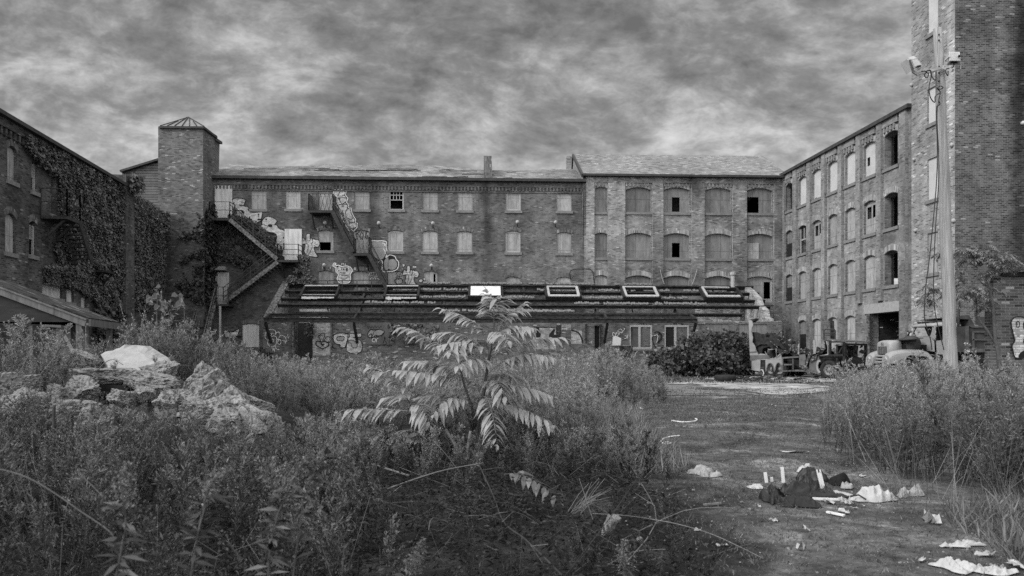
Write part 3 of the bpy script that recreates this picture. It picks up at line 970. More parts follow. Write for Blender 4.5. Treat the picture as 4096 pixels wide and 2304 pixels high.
# flaking plaster on the ground storey seen under the porch
WW = []
for c, x0, y0, x1, y1 in (('J', 350, 392, 410, 450), ('J', 460, 392, 530, 640), ('J', 607, 392, 648, 640), ('J', 690, 395, 728, 640)):
    s0, z1 = Wl.h(c, x0, y0); s1, z0 = Wl.h(c, x1, y1)
    WW.append(wbox(Wl, s0, s1, max(z0, 0), z1, .004, .03))
M['brick_white'] = brick_mat('whitewashed_brick', .33, .52, .28, .26, .085, .012, .05, .65, (.55, 1.15), .8, (), streak=.35, darkbits=.15)
for w_ in WW: w_.build('whitewashed_wall', M['brick_white'], lb)
s0, z1 = Wl.h('J', 350, 392); s1, z0 = Wl.h('J', 530, 440)
wbox(Wl, s0, s1, z0, z1, .03, .12).build('lintel', M['conc_smooth'], lb)

# ------------------------------------------------------------------ square brick tower at the left with clapboard penthouse
Wq = Wall(-26.38, 52.0, 1, .03)
WqS = Wall(*Wq.pt(3.3, 0)[:2], -.02, 1)
st = []
for c, x, y, ru, rv, mul in (('A', 960, 1000, 1.2, 5, .5), ('A', 1050, 900, 3, 4, .72), ('A', 1050, 300, 3, 3, 1.15), ('A', 1040, 1300, 4, 2.4, .6)):
    u_, v_ = uvpt(Wq, c, x, y); st.append((u_, v_, ru, rv, mul))
M['brick_lt'] = brick_mat('grey_tower_brick', .085, .15, .10, .26, .085, .012, .03, .28, (.7, 1.25), .4, st, streak=.15)
lt = thing('hoist_tower', 'square dark brick tower with a low seamed metal roof at the left corner', 'tower', (*Wq.pt(1.6, 0, -1.3)[:2], 0))
TH = 18.35
mb = MB()
W0, W1 = Wq.pt(0, 0), Wq.pt(3.3, 0)
W2 = WqS.pt(2.15, 0); W3 = Wq.pt(0, 0, -2.2)
up = Vector((0, 0, TH))
for a, b in ((W0, W1), (W1, W2), (W2, W3), (W3, W0)): mb.face([a, b, b + up, a + up])
mb.build('wall', M['brick_lt'], lt)
apex = at(474 * 1.59, 295 * 1.59, 53.4)
mb = MB()
ex = .12
cs = [Wq.pt(.0 + .2, TH, ex), Wq.pt(3.3 + ex, TH, ex), WqS.pt(2.15 + ex, TH, ex), Wq.pt(-ex + .2, TH, -2.3)]
ap2 = apex
for k in range(4): mb.face([cs[k], cs[(k + 1) % 4], ap2])
roofp = mb.build('roof', M['metal_roof'], lt)
mb = MB()
for k in range(1, 6):
    t = k / 6
    b_ = cs[0].lerp(cs[1], t); e_ = b_.lerp(ap2 + (b_ - cs[0].lerp(cs[1], .5)) * .12, .93 if .3 < t < .7 else .55)
    mb.bar(b_ + Vector((0, 0, .03)), e_ + Vector((0, 0, .03)), .05, .07)
for k in range(4): mb.bar(cs[k], ap2, .08, .08); mb.bar(cs[k] - Vector((0, 0, .09)), cs[(k + 1) % 4] - Vector((0, 0, .09)), .1, .16)
mb.build('roof_seam', M['fascia'], roofp)
clap = brick_mat('clapboard', .12, .15, .02, 30, .21, .02, 0, .15, (.85, 1.1), .4, (), streak=.12, darkbits=0)
M['clap'] = clap
pent = thing('clapboard_penthouse', 'clapboard lift penthouse with sloping roof behind the left brick tower', 'penthouse', (-27.5, 55.5, 11))
mb = MB()
p = [cp('A', 708, 416, 55.5), cp('A', 922, 348, 55.5), cp('A', 922, 640, 55.5), cp('A', 708, 640, 55.5)]
mb.slab([p[3], p[2], p[1], p[0]], (0, 3, 0))
mb.build('wall', clap, pent)
mb = MB()
a_, b_ = cp('A', 704, 416, 55.4), cp('A', 926, 347, 55.4)
mb.bar(a_, b_, .5, .16).bar(a_ + Vector((0, 2.6, 0)), b_ + Vector((0, 2.6, 0)), .5, .16)
mb.build('roof', M['fascia'], pent)
pent2 = thing('clapboard_penthouse', 'narrow clapboard stair head rising behind the right edge of the left brick tower', 'penthouse', (-23, 56, 14))
mb = MB()
p = [cp('A', 1236, 226, 54.5), cp('A', 1273, 252, 56.6), cp('A', 1268, 440, 56.6), cp('A', 1230, 450, 54.5)]
mb.slab([p[3], p[2], p[1], p[0]], (-2.5, 0, 0))
mb.build('wall', clap, pent2)
mb = MB().bar(cp('A', 1234, 222, 54.3), cp('A', 1276, 249, 56.8), .35, .2)
mb.build('roof', M['fascia'], pent2)
# ------------------------------------------------------------------ roofless lean-to shed along the back range
Wf = Wall(-17.5, 49.2, 1, .04)
DEP = 4.9
ZF, ZB = 3.85, 6.85
st = []
for c, x, y, ru, rv, mul in (('H', 250, 700, 3, 1.2, .85), ('I', 1900, 500, 6, .5, 1.2), ('I', 400, 520, 8, .4, 1.25)):
    u_, v_ = uvpt(Wf, c, x, y); st.append((u_, v_, ru, rv, mul))
M['brick_shed'] = brick_mat('shed_front_brick', .075, .13, .15, .26, .085, .012, .04, .34, (.7, 1.25), .5, st, streak=.2, darkbits=.2)
shed = thing('roofless_shed', 'long low roofless brick shed with bare steel purlins standing against the back range', 'shed', (*Wf.pt(18, 0)[:2], 0))
f0 = Wf.h('H', 113, 700)[0]
f1 = Wf.h('I', 2420, 560)[0]


def fr(c, x0, y0, x1, y1, r=0):
    o = op(Wf, c, x0, y0, x1, y1, r)
    return (o[0], o[1], max(o[2], .0), o[3], r)


SO = {'door1': fr('H', 376, 512, 535, 880), 'win1': fr('I', 1112, 520, 1305, 740, .12), 'win2': fr('I', 1412, 520, 1622, 740, .12), 'door2': fr('I', 812, 540, 856, 760),
      'bd1': fr('I', 1714, 525, 1962, 700), 'bd2': fr('I', 2046, 528, 2294, 700), 'gap': fr('I', 482, 542, 527, 690)}
wall_panel(Wf, f0, f1, 0, ZF - .12, list(SO.values()), depth=.35).build('front_wall', M['brick_shed'], shed)
# ragged coping
mb = MB()
s = f0
while s < f1:
    w_ = rnd.uniform(.25, .9)
    h_ = rnd.choice([0, .03, .06, .1, .16]) if s > 14.5 or s < 14 else .05
    if h_: wbox(Wf, s, min(s + w_, f1), ZF - .12, ZF - .12 + h_, -.33, -.004, mb)
    s += w_
mb.build('broken_coping', M['brick_arch_pale'], shed)
# painted stretches of the front
M['paint_brick'] = brick_mat('painted_brick', .26, .42, .22, .26, .085, .012, .05, .5, (.5, 1.15), .9, (), streak=.3, darkbits=.1)
mb = MB()
for c, x0, y0, x1, y1 in (('H', 540, 520, 700, 800), ('I', 284, 556, 480, 745), ('I', 612, 585, 705, 700), ('I', 530, 530, 610, 580)):
    a, z1 = Wf.h(c, x0, y0); b, z0 = Wf.h(c, x1, y1)
    wbox(Wf, a, b, max(z0, .2), z1, .004, .012).build('whitewashed_patch', M['paint_brick'], shed)
a, z1 = Wf.h('H', 994, 516); b, z0 = Wf.h('H', 1240, 705)
wbox(Wf, a, b, z0, z1, .01, .05).build('plywood_sheet', plain('stained_ply', .07, .13, 2, stretch=(1, 1, .3)), shed)
# windows and boarded openings of the front
for key in ('win1', 'win2'):
    o = SO[key]
    a, b, c_, d_, r = o
    mid = a + (b - a) * .46
    mb = MB()
    for x0, x1 in ((a, a + .1), (b - .1, b), (mid - .1, mid + .06)): wbox(Wf, x0, x1, c_, d_ - .13, -.14, -.02, mb)
    wbox(Wf, a + .1, mid - .1, d_ - .28, d_ - .14, -.14, -.02, mb); wbox(Wf, mid + .06, b - .1, d_ - .28, d_ - .14, -.14, -.02, mb)
    wbox(Wf, a + .1, mid - .1, c_, c_ + .1, -.14, -.02, mb); wbox(Wf, mid + .06, b - .1, c_, c_ + .1, -.14, -.02, mb)
    p = mb.build('window', M['trim'], shed)
    wbox(Wf, a + .1, mid - .1, c_ + .1, d_ - .28, -.13, -.09).build('left_board', M['dark'] if key == 'win2' else plain('stained_board', .05, .10, 3), p)
    g = MB()
    xs = [mid + .06 + (b - .16 - mid) * k / 3 for k in range(4)]; zs = [c_ + .1 + (d_ - .38 - c_) * k / 5 for k in range(6)]
    for i in range(3):
        for j in range(5):
            if key == 'win1' and (i, j) in ((1, 4), (1, 0), (1, 1), (2, 0)): continue
            if key == 'win2' and rnd.random() < .2: continue
            wbox(Wf, xs[i] + .015, xs[i + 1] - .015, zs[j] + .015, zs[j + 1] - .015, -.10, -.085, g)
    g.build('pane', plain('dusty_glass', .07, .11, 2, rough=.3), p)
    wbox(Wf, a - .1, b + .1, c_ - .14, c_ - .004, -.1, .08).build('sill', M['sill'], p)
for key in ('bd1', 'bd2'):
    p = sheet(Wf, SO[key], -.08).build('boarded_window', M['board_dull'], shed)
mb = MB(); o = SO['door1']
wbox(Wf, o[0], o[1], 0, o[3], -1.2, -1.1, mb)
mb.build('block_infill', plain('soot_block', .02, .05, 3), shed)  # dark panel set back in the doorway
wbox(Wf, SO['door2'][0] + .02, SO['door2'][1] - .02, 0, SO['door2'][3] - .02, -.3, -.2).build('door', M['dark'], shed)
for c, x, y0, y1 in (('H', 372, 512, 830), ('H', 699, 520, 800), ('I', 738, 530, 690), ('I', 862, 530, 720)):
    a, z1 = Wf.h(c, x, y0); _, z0 = Wf.h(c, x, y1)
    wbox(Wf, a - .05, a + .05, max(z0, 0), z1, .004, .1).build('corner_post', M['iron_pale'] if c == 'H' else M['beam'], shed)
# end walls with sloping tops, whitewashed inside
dv = Vector((*Wf.n, 0)) * -1


def endwall(s, th, sgn, prof):
    """prof: list of (t along depth 0..1, z)"""
    mb = MB()
    p = [Wf.pt(s, 0, -.35)] + [Wf.pt(s, z, -DEP * t) for t, z in prof] + [Wf.pt(s, 0, -DEP)]
    if sgn > 0: p.reverse()
    mb.slab(p, Vector((*Wf.d, 0)) * th * (-1 if sgn < 0 else 1))
    return mb


sl_ = f0 + .45
endwall(sl_, .42, -1, [(.07, ZF), (.3, ZF + .9), (.32, ZF + 1.05), (.6, ZF + 1.95), (1.0, ZB + .1)]).build('end_wall', M['paint_brick'], shed)
endwall(f1 - .9, .45, 1, [(.07, ZF + .1), (.2, ZF + .25), (.24, ZF + .8), (.42, ZF + 1.2), (.5, ZF + 1.75), (.8, ZF + 2.5), (1.0, ZB - .1)]).build('end_wall', M['paint_brick'], shed)
mb = MB()
mb.bar(Wf.pt(sl_ - .2, ZF + .08, 0), Wf.pt(sl_ - .2, ZB + .16, -DEP), .5, .1)
mb.build('coping_board', M['iron_pale'], shed)
wbox(Wf, sl_ + .9, sl_ + 3.2, ZF - .9, ZF + 1.0, -4.6, -4.5).build('inner_panel', M['ply'], shed)
wbox(Wf, f1 - 5.0, f1 - 1.4, ZF - .4, ZF + 1.5, -4.6, -4.5).build('inner_panel', M['paint_brick'], shed)
# steel purlins, rafters and the torn deck strips on them
TS = [1.0, .8, .585, .415, .2]
slope = Vector((0, DEP, ZB - ZF)).normalized()
upn = Vector((0, -(ZB - ZF), DEP)).normalized()
ends = [('H', 300, 'I', 2175), ('H', 275, 'I', 2222), ('H', 232, 'I', 2275), ('H', 205, 'I', 2318), ('H', 380, 'I', 2080)]
STRIPS = [[(.29, .345), (.372, .50), (.515, .60), (.60, .66), (.70, .71), (.72, .78)], [(.23, .41), (.53, .62), (.66, .735), (.755, .81), (.84, .93)],
          [(.06, .10), (.245, .38), (.445, .52), (.59, .72), (.76, .84)], [(.18, .32), (.60, .65), (.66, .75), (.765, .87)], [(.34, .47), (.5, .62), (.47, .56)]]
roofbase = None
for k, (t, e, SS) in enumerate(zip(TS, ends, STRIPS)):
    off = -DEP * t + .05
    z = ZF + (ZB - ZF) * t - .15
    a = Wf.h(e[0], e[1], 300, off)[0]
    b = Wf.h(e[2], e[3], 300, off)[0]
    mb = MB().ibeam(Wf.pt(a, z, off), Wf.pt(b, z - .05, off), .15, .25, upn, .05)
    pl = mb.build('purlin', M['beam'], shed)
    mb = MB()
    for q0, q1 in SS:
        s = a + (b - a) * q0
        while s < a + (b - a) * q1:
            w_ = rnd.uniform(.08, .16)
            if rnd.random() > .06:
                ln = rnd.uniform(.22, .36)
                c0 = Wf.pt(s, z + .22 - .05 * (s - a) / (b - a), off) - slope * rnd.uniform(-.02, .14)
                mb.bar(c0, c0 + slope * ln, w_ * .9, .05, upn)
            s += w_ + .004
    mb.build('deck_board', M['plank'], pl)['kind'] = 'stuff'
for c, x in (('H', 955), ('H', 1668), ('H', 2362), ('I', 820), ('I', 1500)):
    s = Wf.h(c, x, 330, -2.5)[0]
    mb = MB().ibeam(Wf.pt(s, ZF - .35, -.2), Wf.pt(s, ZB - .4, -DEP + .1), .15, .34, upn, .05)
    mb.bar(Wf.pt(s, 0, -2.6), Wf.pt(s, ZF + .9, -2.6), .12, .12)
    mb.build('rafter', M['beam'], shed)
mb = MB()
for k in range(34):
    c0 = Wf.pt(rnd.uniform(f0 + 3, f1 - 5), rnd.uniform(2.8, 4.0), -rnd.uniform(2, 4.2))
    MB().bar(c0, c0 + Vector((rnd.uniform(-.4, .4), rnd.uniform(-.3, .3), rnd.uniform(.7, 1.5))), .08, .06).build('fallen_timber', M['beam'], shed)
# projecting canopy frame
mb = MB()
oa = Wf.h('H', 118, 492, 1.45); ob = Wf.h('I', 1695, 480, 1.45)
ia = Wf.h('H', 172, 445, .1); ib = Wf.h('I', 1642, 455, .1)
zo, zi = 3.72, 4.12
mb.ibeam(Wf.pt(oa[0], zo, 1.45), Wf.pt(ob[0], zo, 1.45), .16, .32, (0, 0, 1), .06)
mb.ibeam(Wf.pt(ia[0], zi, .1), Wf.pt(ib[0], zi, .1), .14, .26, (0, 0, 1), .06)
for s in (oa[0] + .08, Wf.h('H', 890, 480, 1.45)[0], Wf.h('I', 925, 480, 1.45)[0], ob[0] - .08):
    mb.bar(Wf.pt(s, zo, 1.40), Wf.pt(s, zi, .15), .14, .3)
    mb.bar(Wf.pt(s, zo - .2, 1.35), Wf.pt(s, 2.2, .06), .16, .2)
mb.build('canopy_frame', M['beam'], shed)
# skylights lying in the roof slope
SKY_ = [('H', 470, 742, 222, 305, 'torn'), ('H', 1180, 1437, 224, 305, 'torn'), ('H', 1896, 2152, 228, 312, 'sheet'), ('I', 408, 670, 232, 308, 'frame'), ('I', 1064, 1340, 235, 310, 'frame'), ('I', 1748, 2040, 238, 320, 'half')]
for c, x0, x1, y0, y1, kd in SKY_:
    offm = -DEP * .70
    a, b = Wf.h(c, x0, 270, offm)[0], Wf.h(c, x1, 270, offm)[0]
    t0, t1 = .56, .83

    def sp_(s, t, up_=.0):
        return Wf.pt(s, ZF + (ZB - ZF) * t, -DEP * t) + upn * up_
    curb = MB()
    for q0, q1 in (((a - .16, t0), (b + .16, t0)), ((a - .16, t1), (b + .16, t1)), ((a - .12, t0), (a - .12, t1)), ((b + .12, t0), (b + .12, t1))):
        curb.bar(sp_(*q0, .12), sp_(*q1, .12), .16, .3, upn)
    cb_ = curb.build('skylight_curb', M['black'], shed)
    mb = MB()
    if kd == 'sheet':
        mb.slab([sp_(a, t0, .32), sp_(b, t0, .32), sp_(b, t1, .32), sp_(a, t1, .32)], -upn * .04)
    if kd == 'torn':
        mb.bar(sp_(a - .1, t1 - .01, .32), sp_(b + .05, t1 - .01, .34), .14, .06, upn)
        n_ = 14
        for k in range(n_):
            s0_, s1_ = a + (b - a) * k / n_, a + (b - a) * (k + 1) / n_
            dz0 = .02 * math.sin(k * 2.1); drop = (.12 if k < n_ / 2 else .05) + .12 * rnd.random() * (1 if k < n_ / 2 and c == 'H' and x0 > 1000 else .25)
            mb.face([sp_(s0_, t0 - drop / 4 - .02, .12), sp_(s1_, t0 - drop / 4 - .02, .12), sp_(s1_, t0 + .01, .24 + dz0), sp_(s0_, t0 + .01, .24 + dz0)])
            mb.face([sp_(s0_, t0 + .01, .24 + dz0), sp_(s1_, t0 + .01, .24 + dz0), sp_(s1_, t0 + .05, .2), sp_(s0_, t0 + .05, .2)])
    if kd in ('frame', 'half'):
        mb.bar(sp_(a, t0, .3), sp_(b - (.1 if kd == 'half' else 0), t0, .3), .26, .08, upn)
        mb.bar(sp_(a, t1, .3), sp_(b - (.5 if kd == 'half' else 0), t1 - (.012 if kd == 'half' else 0), .3), .16, .08, upn)
        mb.bar(sp_(a + .05, t0, .3), sp_(a + .05, t1, .3), .16, .08, upn)
        if kd == 'frame': mb.bar(sp_(b - .05, t0, .3), sp_(b - .05, t1, .3), .2, .08, upn)
    mb.build('skylight_sheet' if kd in ('sheet', 'torn') else 'skylight_frame', M['white_paint'] if kd == 'sheet' else M['frame_paint'], cb_)
# vent pipe above the shed
s, z = Wf.h('I', 1985, 190, -DEP)
MB().tube([Wf.pt(s, 5, -DEP + .4), Wf.pt(s, 7.6, -DEP + .4)], .16, 10).tube([Wf.pt(s, 7.62, -DEP + .4), Wf.pt(s, 7.85, -DEP + .4)], .24, 10).build('vent_pipe', M['trim'], shed)

# ------------------------------------------------------------------ graffiti: flat paint a few millimetres off the wall
M['gwhite'] = brick_mat('spray_white', .40, .56, .26, .26, .085, .012, 0, .6, (.55, 1.15), 1.3, (), streak=.2, darkbits=.1)
M['ggrey'] = plain('spray_grey', .18, .28, 1.2)
M['gblack'] = plain('spray_black', .008, .02, 4)
M['gline'] = plain('spray_white_line', .45, .65, 3)


def ribbon(W, pts, w, off, closed=False, mb=None):
    mb = mb or MB()
    P = [Vector((s, z)) for s, z in pts]
    n = len(P)
    L_, R_ = [], []
    for k in range(n):
        a = P[(k - 1) % n] if closed or k > 0 else P[k]
        b = P[(k + 1) % n] if closed or k < n - 1 else P[k]
        t = b - a
        if t.length < 1e-6: t = Vector((1, 0))
        t.normalize()
        q = Vector((-t.y, t.x)) * w / 2
        L_.append(P[k] + q); R_.append(P[k] - q)
    for k in range(n if closed else n - 1):
        j = (k + 1) % n
        mb.face([W.pt(*R_[k], off), W.pt(*R_[j], off), W.pt(*L_[j], off), W.pt(*L_[k], off)])
    return mb


def smooth(pts, closed=False, n=5):
    out = []
    m = len(pts)
    rng = range(m if closed else m - 1)
    for k in rng:
        g = lambda i: Vector(pts[i % m]) if closed else Vector(pts[max(0, min(m - 1, i))])
        p0, p1, p2, p3 = g(k - 1), g(k), g(k + 1), g(k + 2)
        for j in range(n):
            t = j / n
            out.append(tuple(.5 * ((2 * p1) + (-p0 + p2) * t + (2 * p0 - 5 * p1 + 4 * p2 - p3) * t * t + (-p0 + 3 * p1 - 3 * p2 + p3) * t ** 3)))
    if not closed: out.append(tuple(pts[-1]))
    return out


def tri(poly):
    from mathutils.geometry import tessellate_polygon
    return tessellate_polygon([[Vector((x, y, 0)) for x, y in poly]])


def graf(W, root, c, items, label, off=.02):
    """items: (kind, pts, [width px]); kind 'fill','grey','solid' polygons, 'line','pale' strokes, upper case = smoothed"""
    first = None
    parts = {}
    lay = {'fill': ('gwhite', 0), 'grey': ('ggrey', .004), 'solid': ('gblack', .008), 'tone': ('ggrey', .010), 'line': ('gblack', .012), 'pale': ('gline', .016)}
    sc = None
    for it in items:
        kd, pts = it[0], it[1]
        k = kd.lower()
        pp = [W.h(c, x, y, off) for x, y in pts]
        if sc is None:
            q0, q1 = W.h(c, 100, 100, off)[0], W.h(c, 200, 100, off)[0]
            sc = abs(q1 - q0) / 100
        closed = k in ('fill', 'grey', 'solid', 'tone') or (len(it) > 3 and it[3])
        if kd[0].isupper(): pp = smooth(pp, closed)
        mb = parts.setdefault(k, MB())
        o_ = off + lay[k][1]
        if k in ('fill', 'grey', 'solid', 'tone'):
            for t_ in tri(pp):
                q = [W.pt(*pp[i], o_) for i in t_]
                nn = (q[1] - q[0]).cross(q[2] - q[0])
                if nn.dot(Vector((*W.n, 0))) < 0: q.reverse()
                mb.face(q)
            if len(it) > 2 and it[2]: ribbon(W, pp, it[2] * sc, off + lay['line'][1], True, parts.setdefault('line', MB()))
        else:
            ribbon(W, pp, it[2] * sc, o_, closed, mb)
    for k in ('fill', 'grey', 'solid', 'tone', 'line', 'pale'):
        if k in parts:
            if first is None: first = parts[k].build('graffiti', M[lay[k][0]], root, label)
            else: parts[k].build({'line': 'outline', 'pale': 'highlight', 'solid': 'shading', 'grey': 'shading', 'tone': 'shading', 'fill': 'fill'}[k], M[lay[k][0]], first)


# big bubble piece above the left fire stair
graf(Wb, mill, 'U', [
    ('Fill', [(140, 110), (170, 70), (260, 58), (390, 85), (385, 150), (365, 210), (440, 230), (485, 280), (490, 320), (560, 335), (640, 330), (720, 322), (715, 400), (700, 460), (690, 500), (640, 520), (600, 560), (560, 540), (500, 490), (430, 440), (330, 440), (250, 400), (170, 420), (175, 350), (230, 300), (160, 270), (140, 220)], 14),
    ('Fill', [(700, 590), (720, 500), (770, 430), (840, 415), (930, 440), (1005, 500), (960, 570), (1000, 580), (1050, 650), (1150, 690), (1158, 800), (1158, 950), (1140, 1000), (1110, 1080), (1060, 1100), (980, 1000), (960, 960), (1000, 820), (960, 740), (850, 720), (760, 700), (640, 690), (600, 600)], 14),
    ('fill', [(1110, 1180), (1115, 1080), (1160, 1010), (1158, 1200)], 8),
    ('Solid', [(255, 195), (300, 183), (370, 210), (310, 212)]), ('Solid', [(300, 292), (350, 300), (375, 340), (350, 362), (320, 330)]), ('Solid', [(160, 268), (240, 290), (330, 292), (240, 305)]),
    ('Solid', [(830, 590), (860, 565), (915, 580), (900, 618), (850, 615)]), ('solid', [(625, 458), (715, 462), (705, 580), (690, 490), (628, 490)]), ('solid', [(482, 400), (490, 450), (520, 460), (518, 492), (440, 470)]),
    ('Solid', [(155, 150), (170, 138), (186, 152), (170, 170)]), ('Solid', [(632, 378), (648, 362), (664, 380), (648, 398)]), ('Solid', [(780, 468), (797, 452), (814, 468), (797, 484)]), ('Solid', [(438, 265), (455, 262), (470, 300), (455, 312)]),
    ('Solid', [(205, 345), (222, 330), (240, 345), (222, 362)]), ('Solid', [(638, 412), (648, 404), (658, 412), (648, 422)]), ('solid', [(950, 815), (1005, 812), (975, 960), (955, 955)]), ('solid', [(1115, 935), (1155, 932), (1135, 1000)]),
    ('solid', [(1110, 838), (1128, 800), (1150, 838)]), ('Solid', [(835, 740), (880, 720), (930, 740), (960, 780), (920, 770), (880, 755)]), ('line', [(1000, 820), (985, 960), (1050, 930), (1100, 880)], 7), ('Line', [(700, 590), (740, 560), (775, 590), (820, 600), (805, 650)], 8),
], 'large white bubble lettering sprayed above the left fire stair')
HY = lambda dx, dy, k: [
    ('Fill', [(1562 * k + dx, 860 * k + dy), (1570 * k + dx, 770 * k + dy), (1610 * k + dx, 742 * k + dy), (1645 * k + dx, 770 * k + dy), (1640 * k + dx, 840 * k + dy), (1668 * k + dx, 825 * k + dy), (1692 * k + dx, 850 * k + dy), (1715 * k + dx, 830 * k + dy), (1735 * k + dx, 860 * k + dy), (1790 * k + dx, 858 * k + dy), (1830 * k + dx, 920 * k + dy), (1800 * k + dx, 1000 * k + dy), (1720 * k + dx, 1010 * k + dy), (1740 * k + dx, 1100 * k + dy), (1790 * k + dx, 1190 * k + dy), (1700 * k + dx, 1195 * k + dy), (1600 * k + dx, 1170 * k + dy), (1565 * k + dx, 1150 * k + dy), (1530 * k + dx, 1080 * k + dy), (1550 * k + dx, 950 * k + dy), (1485 * k + dx, 950 * k + dy), (1486 * k + dx, 850 * k + dy), (1530 * k + dx, 830 * k + dy)], 11),
    ('Line', [(1550 * k + dx, 945 * k + dy), (1610 * k + dx, 970 * k + dy), (1575 * k + dx, 1150 * k + dy)], 8), ('Line', [(1668 * k + dx, 940 * k + dy), (1680 * k + dx, 1020 * k + dy), (1600 * k + dx, 1170 * k + dy)], 8), ('line', [(1530 * k + dx, 840 * k + dy), (1588 * k + dx, 930 * k + dy), (1486 * k + dx, 950 * k + dy)], 7),
    ('Line', [(1620 * k + dx, 890 * k + dy), (1640 * k + dx, 870 * k + dy), (1668 * k + dx, 825 * k + dy)], 7), ('Line', [(1692 * k + dx, 850 * k + dy), (1690 * k + dx, 920 * k + dy), (1662 * k + dx, 940 * k + dy)], 7), ('line', [(1705 * k + dx, 960 * k + dy), (1760 * k + dx, 1000 * k + dy)], 7), ('line', [(1725 * k + dx, 930 * k + dy), (1760 * k + dx, 960 * k + dy), (1790 * k + dx, 950 * k + dy)], 6), ('line', [(1735 * k + dx, 905 * k + dy), (1750 * k + dx, 930 * k + dy)], 6),
    ('Solid', [(1715 * k + dx, 1010 * k + dy), (1740 * k + dx, 1090 * k + dy), (1790 * k + dx, 1140 * k + dy), (1795 * k + dx, 1190 * k + dy), (1740 * k + dx, 1110 * k + dy)])]
graf(Wb, mill, 'U', HY(0, 0, 1), 'white bubble letters with a winking face right of the upper plywood door')
graf(Wb, mill, 'V', [(k_[0], k_[1], *[q * .8 if isinstance(q, (int, float)) else q for q in k_[2:]]) for k_ in HY(1052 - 1486 * .62, 1138 - 742 * .60, .62 if False else .62)] + [
    ('line', [(940, 1235), (985, 1240), (950, 1270), (985, 1275), (950, 1312), (1020, 1300)], 12), ('Line', [(940, 1345), (980, 1330), (1040, 1335), (1030, 1395), (960, 1395), (940, 1345)], 12), ('line', [(1000, 1310), (1010, 1250), (1040, 1310)], 10),
    ('Fill', [(1260, 1355), (1285, 1335), (1315, 1345), (1310, 1375), (1280, 1380)], 8), ('fill', [(1320, 1335), (1335, 1320), (1362, 1310), (1350, 1335), (1362, 1355), (1335, 1350)], 6), ('fill', [(1035, 1130), (1060, 1128), (1080, 1145), (1065, 1170), (1040, 1165), (1048, 1150)], 6), ('Pale', [(1185, 1172), (1205, 1165), (1228, 1173), (1205, 1182)], 6, True)],
    'white bubble letters just above the shed roof with a dark scrawl beside them')
# vertical piece beside the middle fire stair
graf(Wb, mill, 'V', [
    ('pale', [(112, 130), (215, 125), (290, 155), (275, 200), (310, 245), (290, 300), (320, 340), (318, 380), (352, 378), (362, 440), (395, 505), (415, 530), (408, 575), (437, 580), (430, 640), (385, 690), (355, 665), (330, 692), (240, 540), (205, 420), (120, 300)], 10, True),
    ('fill', [(116, 138), (210, 135), (282, 160), (262, 205), (300, 248), (278, 300), (308, 345), (300, 390), (345, 385), (350, 440), (382, 505), (405, 535), (395, 575), (428, 585), (420, 640), (380, 672), (355, 650), (330, 672), (245, 530), (205, 400), (125, 290)], 9),
    ('line', [(210, 140), (170, 215), (225, 220), (262, 200)], 8), ('line', [(175, 240), (205, 235), (270, 240), (300, 248)], 8), ('line', [(175, 240), (230, 325), (255, 310), (278, 300)], 8), ('Line', [(185, 330), (240, 325), (300, 330), (308, 345)], 8), ('line', [(230, 400), (250, 480), (290, 500), (275, 430), (300, 390)], 8),
    ('Line', [(245, 520), (290, 510), (350, 530), (382, 505)], 8), ('line', [(310, 545), (340, 575), (395, 575)], 8), ('line', [(325, 575), (330, 640), (380, 600), (380, 672)], 8), ('Solid', [(190, 245), (213, 250), (195, 262)]), ('Line', [(235, 335), (250, 345), (238, 358), (228, 345)], 6, True)],
    'tall narrow white lettering beside the middle fire stair')
# word on the middle door
graf(Wb, mill, 'V', [('line', [(418, 690), (436, 800)], 9), ('line', [(405, 745), (470, 690)], 8), ('line', [(432, 720), (462, 745)], 7), ('Line', [(470, 760), (490, 700), (515, 745), (495, 800), (470, 760)], 8), ('line', [(508, 800), (515, 700), (545, 795), (550, 690)], 8), ('Line', [(582, 700), (562, 700), (552, 760), (562, 795), (575, 780), (572, 750), (585, 750)], 8)],
     'dark word KONG sprayed on the middle upper door', off=-.07)
# grey outlined bubble letters
graf(Wb, mill, 'V', [
    ('Pale', [(608, 835), (700, 822), (820, 830), (822, 890), (838, 980), (822, 1045), (870, 1010), (940, 1030), (960, 1070), (992, 1110), (985, 1180), (940, 1222), (855, 1235), (775, 1225), (770, 1090), (700, 1112), (640, 1080), (608, 980)], 12, True),
    ('Solid', [(618, 845), (805, 840), (812, 895), (828, 985), (800, 1065), (720, 1100), (650, 1075), (615, 990)]), ('Tone', [(628, 840), (800, 842), (806, 900), (640, 905)]), ('Tone', [(632, 912), (805, 905), (818, 990), (780, 1060), (720, 1075), (660, 1020), (635, 970)]),
    ('Solid', [(775, 1092), (860, 1020), (935, 1040), (985, 1115), (975, 1180), (930, 1210), (800, 1215)]), ('Tone', [(800, 1090), (852, 1050), (850, 1200), (805, 1200)]), ('Tone', [(855, 1090), (920, 1065), (970, 1115), (960, 1180), (900, 1212), (848, 1180)]),
    ('Pale', [(770, 850), (800, 856), (802, 890)], 10), ('Pale', [(785, 925), (810, 960), (812, 1000)], 10)],
    'dark bubble letters with a white outline right of the middle balcony')
